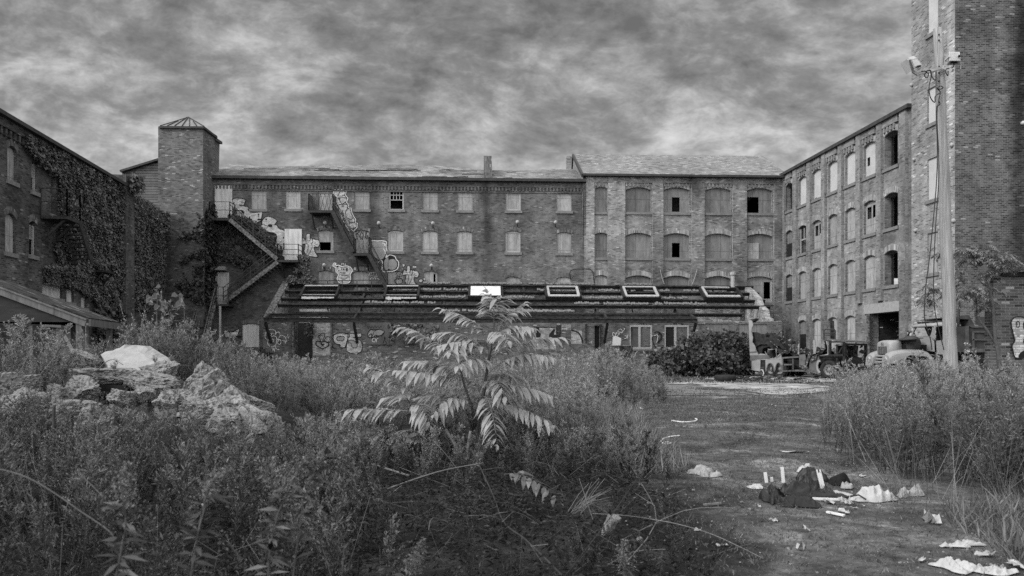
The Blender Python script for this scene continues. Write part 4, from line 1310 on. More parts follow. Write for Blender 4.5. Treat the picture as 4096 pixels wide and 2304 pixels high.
# round white cartoon figure
graf(Wb, mill, 'V', [
    ('Pale', [(108, 1150), (125, 1120), (148, 1128), (140, 1150), (190, 1150), (232, 1170), (290, 1158), (345, 1180), (368, 1225), (340, 1275), (345, 1330), (315, 1385), (200, 1385), (165, 1330), (185, 1275), (150, 1235), (148, 1185), (115, 1165)], 12, True),
    ('Fill', [(112, 1148), (130, 1125), (145, 1132), (138, 1155), (190, 1155), (225, 1178), (290, 1165), (340, 1185), (362, 1225), (335, 1275), (338, 1330), (310, 1378), (205, 1378), (172, 1330), (192, 1270), (155, 1232), (155, 1185), (120, 1160)], 7),
    ('Solid', [(245, 1195), (255, 1190), (258, 1215), (246, 1220)]), ('Solid', [(285, 1190), (305, 1190), (305, 1225), (288, 1230)]), ('Line', [(225, 1180), (220, 1215), (180, 1215), (195, 1240), (230, 1240)], 6), ('Line', [(245, 1250), (258, 1238), (270, 1252), (255, 1262)], 5, True), ('Line', [(195, 1275), (260, 1290), (335, 1272)], 6), ('Line', [(215, 1320), (250, 1335), (300, 1320)], 6), ('Solid', [(160, 1160), (180, 1160), (178, 1178), (162, 1176)]),
    ('pale', [(228, 1125), (225, 1150)], 5), ('pale', [(222, 1125), (250, 1122), (245, 1150)], 5), ('pale', [(255, 1150), (275, 1128), (280, 1155)], 5)],
    'round white cartoon figure with a curled trunk sprayed over the shed roof')
graf(Wb, mill, 'V', [('pale', [(592, 1290), (600, 1240), (610, 1300), (625, 1245), (635, 1300), (650, 1250), (660, 1300), (670, 1255), (680, 1300), (695, 1250), (700, 1310)], 6), ('pale', [(600, 1250), (700, 1240)], 5), ('pale', [(610, 1340), (630, 1310), (650, 1335), (670, 1310), (690, 1345)], 5), ('Pale', [(700, 1320), (740, 1340), (775, 1290), (750, 1245), (720, 1240)], 6), ('Pale', [(395, 1195), (405, 1180), (417, 1195), (405, 1208)], 4, True), ('pale', [(405, 1175), (405, 1212)], 4)],
     'thin white scrawl left of the lower fire stair foot')
# shed front graffiti
graf(Wf, shed, 'T', [
    ('Fill', [(1215, 210), (1225, 175), (1290, 140), (1400, 140), (1495, 172), (1460, 250), (1415, 380), (1440, 400), (1440, 320), (1450, 280), (1455, 250), (1580, 220), (1545, 215), (1545, 205)][:7] + [(1330, 380), (1335, 340), (1270, 325), (1225, 280)], 14),
    ('fill', [(1450, 142), (1700, 140), (1690, 208), (1545, 210), (1640, 235), (1700, 290), (1720, 380), (1690, 460), (1620, 500), (1500, 480), (1440, 440), (1445, 320), (1470, 255)], 12),
    ('Grey', [(1275, 230), (1300, 200), (1400, 200), (1380, 270), (1290, 262)], 12), ('Grey', [(1465, 265), (1560, 262), (1625, 320), (1620, 380), (1580, 395), (1530, 370), (1515, 310), (1450, 310)], 10), ('Solid', [(1468, 290), (1480, 278), (1492, 290), (1480, 302)]), ('solid', [(1460, 250), (1495, 172), (1415, 380), (1440, 330)]),
    ('Line', [(1210, 340), (1205, 370), (1225, 395), (1260, 395)], 14)], 'white number 95 with black outline on the shed front', off=.02)
graf(Wf, shed, 'T', [('Pale', [(110, 265), (55, 230), (50, 150), (90, 90), (150, 75), (210, 90), (230, 130), (220, 165), (250, 128), (290, 130), (305, 180), (280, 225), (310, 180), (370, 190), (405, 250), (390, 320)], 9), ('Pale', [(165, 145), (140, 210), (190, 185), (240, 210), (245, 280), (220, 350), (150, 375), (100, 340), (90, 280), (110, 265), (135, 270), (160, 240), (190, 250), (180, 295)], 9), ('Pale', [(260, 300), (290, 250), (318, 270), (310, 320), (280, 330)], 9, True), ('Pale', [(212, 350), (225, 390), (260, 420), (292, 420)], 10), ('Pale', [(165, 405), (185, 395), (188, 420), (165, 430), (205, 430), (210, 400), (208, 460)], 7), ('pale', [(440, 160), (420, 205), (440, 210), (455, 185), (450, 235), (462, 210), (440, 215)], 6)],
     'thin white outline lettering on the brick at the shed left end')
graf(Wf, shed, 'T', [('Line', [(1030, 410), (930, 350), (920, 300), (950, 275), (1020, 290), (1060, 280), (1130, 310), (1130, 360), (1030, 410)], 20), ('Solid', [(995, 320), (1010, 308), (1030, 325), (1055, 315), (1065, 330), (1030, 360)]), ('line', [(960, 190), (1045, 130), (1075, 150), (1060, 200), (1035, 280)], 10), ('line', [(960, 190), (1000, 270)], 12), ('Line', [(1060, 270), (1090, 210), (1140, 200), (1180, 240), (1180, 290), (1120, 290)], 12), ('line', [(1095, 235), (1110, 275), (1120, 235), (1130, 275), (1150, 235), (1165, 270)], 6)],
     'black outlined heart with spray letters on whitewashed brick')
graf(Wf, shed, 'T', [('Grey', [(1800, 170), (1850, 85), (1910, 85), (1960, 80), (2020, 78), (2090, 110), (2050, 170), (1980, 190), (1900, 210), (1830, 210)], 14), ('Line', [(1820, 190), (1870, 150), (1880, 240), (1930, 180), (1980, 180)], 14), ('Line', [(1880, 210), (1920, 110), (1960, 90)], 10), ('Line', [(2030, 190), (2080, 130)], 12), ('Solid', [(2085, 220), (2100, 205), (2112, 225), (2100, 255)]), ('Line', [(2070, 320), (2085, 270), (2115, 280), (2120, 330), (2080, 330)], 10), ('line', [(1800, 20), (1820, 60), (1840, 20), (1860, 55), (1880, 15), (1900, 50), (1930, 10), (1950, 50), (1980, 12), (2000, 50), (2040, 15)], 9), ('Pale', [(1885, 250), (1910, 225), (1940, 245), (1930, 290), (1895, 285)], 8, True), ('Pale', [(1960, 300), (1960, 245), (1990, 235)], 8)],
     'grey and black bubble lettering on a plywood sheet', off=.055)
graf(Wf, shed, 'I', [('solid', [(310, 555), (335, 555), (338, 605), (352, 605), (345, 640), (310, 645), (300, 605), (316, 605)]), ('solid', [(420, 620), (460, 570), (475, 575), (460, 620), (500, 620), (495, 650), (440, 660), (420, 680)]), ('Line', [(612, 580), (670, 600), (700, 650), (708, 690)], 12), ('line', [(290, 555), (480, 556)], 5)],
     'huge black letters on whitewashed brick right of the sapling')
graf(Wf, shed, 'I', [('Pale', [(985, 610), (970, 600), (968, 625), (985, 635), (1000, 600), (1020, 610), (1005, 635), (1030, 600), (1010, 590), (1035, 570), (1050, 590), (1040, 610), (1070, 570), (1060, 565)], 4), ('line', [(1120, 560), (1130, 610), (1140, 570), (1140, 640)], 3), ('pale', [(1070, 630), (1090, 630), (1085, 650), (1065, 655)], 4), ('pale', [(1095, 620), (1092, 655), (1085, 640), (1105, 640)], 4)],
     'small white scrawl beside the shed window')
graf(Wf, shed, 'I', [('Line', [(1322, 605), (1345, 595), (1365, 600), (1360, 620), (1310, 640), (1315, 690), (1330, 720)], 9), ('Line', [(1365, 600), (1385, 625), (1380, 660), (1350, 690)], 16), ('Pale', [(1320, 630), (1355, 625), (1345, 690)], 4), ('Pale', [(1160, 790), (1180, 760), (1220, 755), (1240, 780)], 5)],
     'curly black and white spray shape between the shed windows')
graf(Wb, mill, 'S', [('Fill', [(570, 1370), (610, 1365), (640, 1385), (700, 1370), (748, 1345), (725, 1420), (690, 1449), (600, 1449), (575, 1420)], 7), ('Line', [(590, 1400), (610, 1380), (640, 1400), (635, 1440)], 6), ('Solid', [(700, 1440), (740, 1425), (775, 1440), (740, 1449)]), ('Line', [(660, 1390), (690, 1380), (720, 1385)], 5)],
     'white outlined letter shape low on the wall left of the plywood door')
graf(Wq, lt, 'A', [('line', [(958, 710), (990, 700)], 4), ('Line', [(960, 735), (975, 715), (990, 735), (975, 750)], 4, True), ('line', [(960, 760), (990, 770), (960, 785)], 4), ('Line', [(960, 800), (975, 790), (990, 805), (975, 820)], 4, True), ('line', [(960, 840), (990, 835), (960, 862), (990, 866)], 4)],
     'thin dark vertical lettering on the left tower')

# ------------------------------------------------------------------ globe lamps on the back range
lampspec = [('B', 1208, 697, 'below the middle balcony'), ('C', 37, 700, 'left of the pale brick streak'), ('C', 559, 702, 'under the third boarded window from the open sash'), ('C', 1377, 690, 'above the framed boarded window'), ('C', 1745, 692, 'nearest the pale brick block'), ('C', 545, 1110, 'above the holed board'), ('B', 1200, 1105, 'above the lowest left window')]
for c, x, y, where in lampspec:
    s, z = Wb.h(c, x, y, .3)
    p = Wb.pt(s, z, .3)
    t_ = thing('globe_lamp', 'white globe lamp on the back wall ' + where, 'wall lamp', Wb.pt(s, z, 0), 'globe lamps along the back wall')
    MB().lathe(p + Vector((0, 0, -.2)), (0, 0, 1), [(0, .03)] + [(.15 - .15 * math.cos(a), .15 * math.sin(a)) for a in (.5, .9, 1.3, 1.6, 2.0, 2.4, 2.8, 3.14)], 12).build('globe', M['trim'], t_, smooth=True)
    MB().tube([Wb.pt(s, z - .34, 0), Wb.pt(s, z - .34, .2), p + Vector((0, 0, -.2))], .04, 6).build('bracket', M['iron'], t_)

# ------------------------------------------------------------------ fire escapes
def railing(mb, pts, h, n=2, lattice=0, r=.025):
    """pts: floor points of the run; top rail, mid rails and posts"""
    for a, b in zip(pts[:-1], pts[1:]):
        a, b = Vector(a), Vector(b)
        for k in range(1, n + 1): mb.bar(a + Vector((0, 0, h * k / n)), b + Vector((0, 0, h * k / n)), r * 1.6, r * 1.6)
        mb.bar(a, a + Vector((0, 0, h)), r * 2, r * 2); mb.bar(b, b + Vector((0, 0, h)), r * 2, r * 2)
        if lattice:
            for k in range(lattice):
                p0, p1 = a.lerp(b, k / lattice), a.lerp(b, (k + 1) / lattice)
                mb.bar(p0 + Vector((0, 0, .03)), p1 + Vector((0, 0, h)), r, r); mb.bar(p1 + Vector((0, 0, .03)), p0 + Vector((0, 0, h)), r, r)


def stair(root, W, a, b, off, wd, steps, mats, rails=3, h=.95, posts=3):
    """flight between wall points a and b (s,z) at offset off, width wd"""
    for o_, mt in ((off, mats[0]), (off - wd, mats[1])):
        MB().bar(W.pt(*a, o_), W.pt(*b, o_), .06, .30).build('stringer', mt, root)
    mb = MB()
    for k in range(1, steps):
        t = k / steps
        s, z = a[0] + (b[0] - a[0]) * t, a[1] + (b[1] - a[1]) * t
        c = W.pt(s, z, off - wd / 2)
        mb.box(c, Vector((*W.d, 0)) * .13, Vector((*W.n, 0)) * (wd / 2 - .04), Vector((0, 0, .02)))
    mb.build('tread', M['iron'], root)
    mb = MB()
    for o_ in (off, off - wd):
        A, B = W.pt(*a, o_), W.pt(*b, o_)
        for k in range(1, rails + 1): mb.bar(A + Vector((0, 0, h * k / rails)), B + Vector((0, 0, h * k / rails)), .04, .04)
        for k in range(posts + 1):
            p = A.lerp(B, k / posts)
            mb.bar(p, p + Vector((0, 0, h)), .05, .05)
    mb.build('handrail', M['iron'], root)


def platform(root, W, s0, s1, z, off, h=1.15, lattice=0, rails=2, sides=(1, 1), front=True, brackets=True):
    wbox(W, s0, s1, z - .16, z, .02, off).build('platform', M['iron'], root)
    mb = MB()
    pts = []
    if sides[0]: pts.append(W.pt(s0, z, .05))
    pts += [W.pt(s0, z, off), W.pt(s1, z, off)]
    if sides[1]: pts.append(W.pt(s1, z, .05))
    railing(mb, pts, h, rails, lattice)
    mb.build('railing', M['iron'], root)
    if brackets:
        mb = MB()
        for s in (s0 + .2, s1 - .2):
            mb.bar(W.pt(s, z - .16, off * .85), W.pt(s, z - 1.2, .04), .08, .1)
        mb.build('bracket', M['iron'], root)


fe = thing('fire_escape', 'long rusty fire escape zigzagging down the left end of the back range', 'fire escape', (*Wb.pt(4, 0)[:2], 0))
OF = 1.15
P = lambda c, x, y, o=OF: Wb.h(c, x, y, o)
a0, a1 = P('B', 92, 657), P('B', 288, 660)
platform(fe, Wb, a0[0], a1[0], a1[1], OF, h=1.25)
b0, b1 = P('B', 750, 1062), P('B', 950, 1064)
stair(fe, Wb, (a1[0], a1[1] - .1), (b0[0] - .05, b0[1] + .05), OF, .95, 18, (M['iron_pale'], M['iron']), 3, 1.15, 4)
platform(fe, Wb, b0[0], b1[0], b0[1], OF, h=1.2, rails=3)
c0 = P('S', 560, 1050)
stair(fe, Wb, (b0[0], b0[1] - .15), (c0[0], c0[1]), OF, .95, 18, (M['iron_pale'], M['iron']), 3, 1.2, 4)
d0 = P('S', 480, 1062); d1 = P('S', 625, 1070)
platform(fe, Wb, d0[0], d1[0], d0[1], OF + .1, h=1.3, sides=(0, 0), brackets=False)
mb = MB(); mb.bar(Wb.pt(P('S', 530, 1065)[0], 0, OF + .1), Wb.pt(P('S', 530, 1065)[0], d0[1] - .16, OF + .1), .12, .12)
mb.build('post', M['trim'], fe)
# last flight comes out towards the yard
mb = MB()
sA_, sB_ = P('S', 330, 1070)[0], P('S', 470, 1070)[0]
for k in range(9):
    t = k / 9
    p = Wb.pt((sA_ + sB_) / 2 - .1 * k * .3, d0[1] * (1 - t) - .05, OF + .2 + 2.2 * t)
    mb.box(p, (.62, 0, 0), (0, .12, 0), (0, 0, .025))
mb.build('tread', M['iron'], fe)
mb = MB()
for s in (sA_ - .1, sB_ + .05):
    for k in (0, .5, 1):
        mb.bar(Wb.pt(s, d0[1] + 1.2 * k, OF + .2), Wb.pt(s - .35, .0 + 1.2 * k, OF + 2.5), .06 + .1 * (k == 0), .06 + .1 * (k == 0))
mb.build('handrail', M['iron_pale'], fe)

fe2 = thing('fire_escape', 'fire escape with crisscross balcony rails in the middle of the back range', 'fire escape', (*Wb.pt(12, 0)[:2], 0))
a0, a1 = P('B', 1050, 582), P('B', 1283, 585)
platform(fe2, Wb, a0[0], a1[0], a1[1], OF, h=1.28, lattice=6, rails=1)
b0, b1 = P('B', 1480, 1000), P('B', 1632, 1003)
stair(fe2, Wb, (a1[0], a1[1] - .15), (b0[0] - .02, b0[1] + .1), OF, .8, 20, (M['iron'], M['iron']), 2, 1.15, 2)
platform(fe2, Wb, b0[0], b1[0], b0[1], OF, h=1.28, lattice=4, rails=1)
e0_ = P('B', 1800, 1290)
stair(fe2, Wb, (b1[0], b1[1] - .1), (e0_[0], e0_[1] - .3), OF, .8, 14, (M['iron'], M['iron']), 2, 1.1, 2)
# low pipe rail on the shed roof line
mb = MB()
q0, q1 = Wb.h('B', 1090, 1265, .8), Wb.h('B', 1800, 1255, .8)
mb.bar(Wb.pt(*q0, .8), Wb.pt(*q1, .8), .06, .06)
for k in range(6):
    s = q0[0] + (q1[0] - q0[0]) * k / 5
    mb.bar(Wb.pt(s, q0[1], .8), Wb.pt(s, q0[1] - 1.2, .8), .06, .06)
mb.build('catwalk_rail', M['iron'], fe2)

fe3 = thing('fire_escape', 'small iron balcony with a steep ladder stair on the creeper covered left wall', 'fire escape', (*Wl.pt(-14, 0)[:2], 0))
OL = 1.25
a0, a1 = Wl.h('A', 390, 672, OL), Wl.h('A', 462, 678, OL)
s_near = Wl.h('A', 278, 668, 0.05)[0]
zf3 = Wl.h('A', 390, 672, OL)[1]
sn, sf = Wl.h('A', 388, 672, OL)[0], Wl.h('A', 464, 672, OL)[0]
platform(fe3, Wl, sn, sf, zf3, OL, h=1.35, rails=2)
g1_ = Wl.h('A', 530, 945, OL)
stair(fe3, Wl, (sf, zf3 - .1), (Wl.h('A', 535, 940, OL)[0], g1_[1]), OL, .8, 10, (M['iron'], M['iron']), 1, 1.2, 2)
s0, z0 = Wl.h('A', 600, 1020, .8); s1, z1 = Wl.h('A', 655, 1000, .8)
mb = MB(); wbox(Wl, s0, s1, z1 - .12, z1, .05, .9, mb)
mb.bar(Wl.pt(s0 + .1, z1 - .1, .8), Wl.pt(s0 + .1, z1 - 1.0, .05), .08, .08).bar(Wl.pt(s1 - .1, z1 - .1, .8), Wl.pt(s1 - .1, z1 - 1.0, .05), .08, .08)
tag(mb.build('iron_shelf', M['black']), 'small dark iron shelf bracketed to the creeper wall', 'shelf')

# ------------------------------------------------------------------ porch shed at the left edge
po = thing('porch_shed', 'low lean-to porch with shingle roof and dark plywood gable at the left edge', 'porch', (-17, 25.5, 0))
Yf, Yk = 24.0, 27.2
e = cp('J', 735, 352, Yf); l_ = cp('J', -260, -18, Yf)
eb = cp('J', 990, 388, Yk)
vec = eb - e
lb_ = l_ + vec
mb = MB(); nrm = Vector((e.z - l_.z, 0, l_.x - e.x)).normalized(); nrm = nrm if nrm.z > 0 else -nrm
mb.slab([e, eb, lb_, l_], -nrm * .06)
rf = mb.build('roof', M['shingle_dark'], po)
mb = MB()
mb.bar(l_ - nrm * .2 + Vector((0, -.03, 0)), e - nrm * .2 + Vector((0, -.03, 0)), .06, .26)
mb.bar(e - Vector((0, 0, .18)) + Vector((.03, 0, 0)), eb - Vector((0, 0, .18)) + Vector((.03, 0, 0)), .06, .24)
mb.bar(l_ - nrm * .085 + Vector((0, -.06, 0)), e - nrm * .085 + Vector((0, -.06, 0)), .12, .04)
M['old_timber'] = plain('weathered_timber', .06, .14, 6, stretch=(1, 1, .2))
mb.build('fascia_board', M['old_timber'], rf)
zb = cp('J', 300, 388, Yf).z
mb = MB()
mb.slab([(l_.x, Yf + .05, zb), (e.x - .3, Yf + .05, zb), (e.x - .35, Yf + .05, e.z - .28), (l_.x, Yf + .05, l_.z - .28)], (0, .04, 0))
mb.build('gable_board', plain('dark_ply', .015, .035, 3, stretch=(.4, 1, 2)), po)
for c, x, w_, Y in (('J', 667, .2, Yf + .1), ('J', 570, .36, Yf + 2.2), ('J', 905, .16, Yk - .1), ('J', 730, .1, Yk - .2), ('J', 265, .12, Yk)):
    b = cp(c, x, 388, Y)
    mb = MB().box((b.x, Y, zb / 2), (w_ / 2, 0, 0), (0, w_ / 2, 0), (0, 0, zb / 2))
    mb.build('post', M['old_timber'], po)
mb = MB()
a_, b_ = cp('J', 530, 495, Yf - .6), cp('J', 612, 645, Yf - 1)
mb.bar(a_, b_, .09, .04)
tag(mb.build('loose_board', M['plank']), 'pale board leaning against the porch post', 'board')
# ------------------------------------------------------------------ burnt fire engine
M['paint_pale'] = plain('faded_pale_paint', .17, .27, 1.6, rough=.55, spots=(2.2, .6, .6))
M['paint_grey'] = plain('sooty_grey_paint', .05, .13, 1.3, rough=.6, spots=(3, .58, .5))
M['tyre'] = plain('old_tyre', .012, .025, 8, rough=.8)
M['rim'] = plain('dull_rim', .10, .20, 6, rough=.5)
M['chrome'] = plain('bright_metal', .55, .7, 4, rough=.2, metal=.8)
M['ash'] = plain('ash_and_paper', .03, .38, 9, lo=.5, hi=.72, bump=.02)
M['truckgrey'] = plain('dusty_truck_paint', .19, .28, 1.1, rough=.5, spec=.4, spots=(1.5, .62, .75))
M['truckdark'] = plain('dark_bed_steel', .02, .06, 2, rough=.7)
M['glass_dark'] = plain('dark_cab_gap', .01, .02, 3, rough=.3)
YA = 42.4
Xa = at(2994.6, 1500, YA)
Xb = at(3377, 1500, 37.5)
Ws = Wall(Xa.x, Xa.y, Xb.x - Xa.x, Xb.y - Xa.y)
Lx = math.hypot(Xb.x - Xa.x, Xb.y - Xa.y)
Wn = Wall(Xb.x, Xb.y, -Ws.n[0], -Ws.n[1])
fe_ = thing('burnt_fire_engine', 'burnt out wreck of a fire engine with charred body and one tall surviving rear corner', 'fire engine', (*Ws.pt(Lx / 2, 0, -1.2)[:2], 0))
back = Vector((-Ws.n[0], -Ws.n[1], 0))


def skin(pts, th=.04, off=0.0, W=None, mb=None, c='X'):
    W = W or Ws
    mb = mb or MB()
    P_ = [W.pt(*W.h(c, x, y, off), off) for x, y in pts]
    for p in P_: p.z = max(p.z, .02)
    # triangulated so that notched outlines stay clean
    flat = [W.h(c, x, y, off) for x, y in pts]
    nv = Vector((-W.n[0], -W.n[1], 0)) * th
    for t_ in tri(flat):
        q = [P_[i] for i in t_]
        if (q[1] - q[0]).cross(q[2] - q[0]).dot(Vector((*W.n, 0))) < 0: q.reverse()
        mb.face(q)
        mb.face([p + nv for p in reversed(q)])
    n = len(P_)
    for k in range(n):
        a, b = P_[k], P_[(k + 1) % n]
        mb.face([b, a, a + nv, b + nv])
    return mb


def arc(cx, cy, rx, ry, a0, a1, n=8):
    return [(cx + rx * math.cos(math.radians(a0 + (a1 - a0) * k / n)), cy - ry * math.sin(math.radians(a0 + (a1 - a0) * k / n))) for k in range(n + 1)]


skin([(165, 115), (185, 92), (230, 110), (248, 190), (222, 250), (215, 330), (245, 430), (235, 520), (285, 590), (300, 650), (320, 700), (345, 748), (400, 735), (470, 745), (520, 790), (560, 828), (650, 822), (700, 785), (785, 755), (795, 848), (200, 864), (184, 705)]).build('side_panel', M['paint_pale'], fe_)
b = MB(); skin([(184, 700), (315, 690), (318, 708), (186, 722)], .02, .03, mb=b); skin([(192, 770), (520, 762), (545, 800), (560, 826), (195, 850)], .02, .03, mb=b)
b.build('trim_stripe', M['paint_grey'], fe_)
skin([(222, 872), (390, 856), (380, 1076), (220, 1052)], .04, .02).build('locker_door', M['paint_pale'], fe_)
skin([(485, 852), (797, 850), (797, 1010)] + arc(735, 1070, 62, 155, 20, 170) + [(655, 1085)] + arc(575, 1080, 72, 160, 5, 178) + [(488, 1088)]).build('wheel_arch_panel', M['paint_pale'], fe_)
mb = MB()
for q in (arc(735, 1070, 66, 160, 10, 175), arc(575, 1080, 76, 164, 5, 178)):
    ribbon(Ws, [Ws.h('X', x, y, .02) for x, y in q], .05, .025, False, mb)
mb.build('arch_lip', M['paint_grey'], fe_)
mb = MB()
skin([(798, 805), (1118, 782), (1118, 815), (820, 832), (825, 1062), (800, 1062)], .05, .0, mb=mb); skin([(800, 1062), (1128, 1040), (1500, 1075), (1500, 1100), (1128, 1075), (800, 1082)], .05, .01, mb=mb)
skin([(1000, 830), (1018, 830), (1018, 1040), (1000, 1040)], .05, mb=mb); skin([(835, 935), (1000, 930), (1000, 958), (840, 962)], .3, -.05, mb=mb)
mb.build('locker_frame', M['paint_grey'], fe_)
skin([(1128, 760), (1240, 745), (1255, 830), (1230, 960), (1128, 965)], .04, .03).build('torn_panel', M['paint_grey'], fe_)
mb = MB()
skin([(1300, 740), (1365, 715), (1345, 800), (1300, 890), (1260, 990), (1235, 930)], .03, .10, mb=mb); skin([(1370, 800), (1480, 735), (1440, 850), (1330, 900)], .03, .14, mb=mb); skin([(1130, 975), (1240, 960), (1300, 1000), (1240, 1060), (1160, 1010)], .04, .06, mb=mb)
mb.build('peeled_skin', M['ash'], fe_)
mb = MB()
skin([(1330, 900), (1420, 850), (1500, 770), (1512, 870), (1450, 960), (1470, 1060), (1500, 1095), (1400, 1070), (1310, 1060)], .05, .02, mb=mb)
mb.build('front_fender', M['paint_grey'], fe_)
mb = MB(); ribbon(Ws, [Ws.h('X', x, y, .05) for x, y in ((1535, 872), (1490, 885), (1470, 960), (1480, 1040), (1520, 1095))], .12, .06, False, mb)
mb.build('fender_lip', M['paint_pale'], fe_)
# burnt core: dark box volumes and a ragged heap along the deck
zd = Ws.h('X', 960, 800)[1]
mb = MB()
def core(s0, s1, z0, z1, o0=-.06, o1=-2.3):
    c = Ws.pt((s0 + s1) / 2, (z0 + z1) / 2, (o0 + o1) / 2)
    mb.box(c, Vector((*Ws.d, 0)) * (s1 - s0) / 2, Vector((*Ws.n, 0)) * abs(o1 - o0) / 2, Vector((0, 0, (z1 - z0) / 2)))
sx = lambda x: Ws.h('X', x, 900)[0]
core(sx(170), sx(480), .62, zd - .1, -.06, -2.2)
core(sx(480), sx(800), .95, zd - .12, -.06, -2.2)
core(sx(800), sx(1310), .55, zd - .15, -.5, -2.2)
core(sx(1310), sx(1980), .85, zd - .02, -.45, -2.2)
core(sx(165), sx(260), zd, Ws.h('X', 200, 330)[1], -2.1, -2.25)
mb.build('chassis', M['black'], fe_)
rr = random.Random(4)
mb = MB()
N1, N2 = 34, 9
def heap(i, j):
    s = sx(240) + (sx(1500) - sx(240)) * i / N1
    t = j / N2
    base_ = zd - .12
    top = 1.1 * math.exp(-((i - 5) / 6.5) ** 2) + .42 + .34 * mnoise.noise((i * .45, j * .6, 1)) + .18 * mnoise.noise((i * 1.3, j * 1.5, 8))
    return Ws.pt(s + .1 * mnoise.noise((i, j, 4)), base_ + max(0, top) * math.sin(PI * min(1, .14 + t * .86)) ** .6, -.12 - 2.0 * t)
for i in range(N1):
    for j in range(N2):
        mb.face([heap(i, j), heap(i + 1, j), heap(i + 1, j + 1), heap(i, j + 1)])
mb.build('charred_heap', M['black'], fe_)
mb = MB()
skin([(232, 325), (300, 350), (420, 372), (500, 375), (490, 420), (600, 450), (700, 540), (745, 590), (560, 600), (430, 640), (420, 720), (360, 748), (330, 690), (300, 600), (240, 520), (250, 440)], .5, -.25, mb=mb)
skin([(640, 500), (740, 510), (870, 650), (800, 640)], .06, -.3, mb=mb); skin([(860, 510), (985, 500), (990, 550), (880, 560)], .4, -.6, mb=mb)
mb.build('burnt_hose_bed', M['black'], fe_)
mb = MB()
for k in range(46):
    i, j = rr.uniform(6, N1 - 1), rr.uniform(0, 5)
    p = heap(i, j)
    d = Vector((rr.gauss(0, 1), rr.gauss(0, 1), rr.gauss(0, .5))).normalized()
    mb.bar(p + Vector((0, 0, .05)), p + d * rr.uniform(.15, .6) + Vector((0, 0, .08)), rr.uniform(.03, .22), .03, (rr.gauss(0, 1), rr.gauss(0, 1), 1))
mb.build('ash', M['ash'], fe_)['kind'] = 'stuff'
mb = MB()
skin([(1110, 560), (1130, 545), (1128, 760), (1100, 740)], .05, -.05, mb=mb); skin([(1395, 480), (1420, 470), (1455, 640), (1440, 740), (1400, 740)], .04, -.1, mb=mb); skin([(470, 690), (500, 740), (560, 820), (540, 815), (500, 760)], .05, .02, mb=mb)
skin([(680, 640), (692, 640), (690, 740), (705, 800), (690, 790)], .05, .02, mb=mb); skin([(700, 790), (760, 740), (780, 745), (720, 800)], .05, .05, mb=mb); skin([(520, 670), (600, 640), (700, 630), (710, 660), (600, 665)], .05, -.3, mb=mb)
mb.build('torn_metal', M['paint_pale'], fe_)
# cab remains
mb = MB()
for q in ([(1600, 490), (1650, 488), (1652, 508), (1602, 510)], [(1660, 485), (1725, 485), (1725, 770), (1690, 770), (1690, 505), (1660, 505)], [(1725, 500), (1985, 490), (1985, 520), (1725, 530)], [(1725, 750), (1990, 745), (1990, 785), (1500, 800), (1520, 760), (1690, 765)], [(1960, 500), (1990, 495), (1995, 800), (1965, 780)]):
    skin(q, .12, -.02, mb=mb)
mb.build('cab_frame', M['black'], fe_)
skin([(1640, 500), (1660, 498), (1682, 620), (1682, 765), (1500, 775), (1600, 760), (1668, 740), (1668, 610)], .04, .02).build('cab_pillar', M['paint_pale'], fe_)
mb = MB()
for k in range(14):
    s, z = Ws.h('X', rr.uniform(1740, 1940), rr.uniform(560, 740), -.8)
    p = Ws.pt(s, z, -.8)
    mb.bar(p, p + Vector((rr.gauss(0, .2), 0, rr.gauss(0, .12))), .15, .03)
mb.build('debris', M['ash'], fe_)['kind'] = 'stuff'
wf = 2.35
mb = MB()
def nbox(a, b, z0, z1, o0, o1):
    c = Wn.pt((a + b) / 2, (z0 + z1) / 2, (o0 + o1) / 2)
    mb.box(c, Vector((*Wn.d, 0)) * abs(b - a) / 2, Vector((*Wn.n, 0)) * abs(o1 - o0) / 2, Vector((0, 0, abs(z1 - z0) / 2)))
zh = Wn.h('X', 2200, 540)[1]
nbox(.02, .14, .5, zh, -.1, .02); nbox(wf - .14, wf, .5, zh, -.1, .02); nbox(.14, wf - .14, zh - .12, zh, -.1, .02); nbox(.14, wf - .14, .5, .72, -.1, .1); nbox(.14, wf - .14, .72, zh - .12, -.55, -.45)
mb.build('front_frame', M['black'], fe_)
mb = MB()
for k in range(26):
    p = Wn.pt(rr.uniform(.2, wf - .2), rr.uniform(.75, zh - .1), rr.uniform(-.45, .02))
    d = [Vector((rr.gauss(0, 1), rr.gauss(0, 1), rr.gauss(0, 1))).normalized() for _ in range(3)]
    mb.box(p, d[0] * rr.uniform(.05, .28), d[1] * rr.uniform(.03, .1), d[2] * rr.uniform(.02, .08))
mb.build('engine', M['iron'], fe_)
cF = Wn.pt(wf * .42, Wn.h('X', 2215, 825)[1], -.25)
mb = MB().lathe(cF, (*Wn.n, 0), [(0, .05), (.12, .09), (.16, .05), (.16, 0)], 14)
mb.build('fan_hub', M['rim'], fe_)
mb = MB()
for k in range(6):
    g_ = k * PI / 3 + .3
    d = Vector((*Wn.d, 0)) * math.cos(g_) + Vector((0, 0, 1)) * math.sin(g_)
    e_ = Vector((*Wn.d, 0)) * -math.sin(g_) + Vector((0, 0, 1)) * math.cos(g_)
    mb.box(cF + d * .26 + Vector((*Wn.n, 0)) * .05, d * .18, e_ * .06 + Vector((*Wn.n, 0)) * .03, Vector((*Wn.n, 0)) * .008)
mb.build('fan', M['iron'], fe_)
mb = MB()
z1_ = zh + .10
p = [Wn.pt(-.05, z1_, .12), Wn.pt(wf + .05, z1_, .12), Wn.pt(wf, z1_ + .12, -1.0), Wn.pt(.1, z1_ + .16, -1.0)]
mb.slab(p, (0, 0, -.06))
mb.build('hood_lid', M['paint_grey'], fe_)
mb = MB()
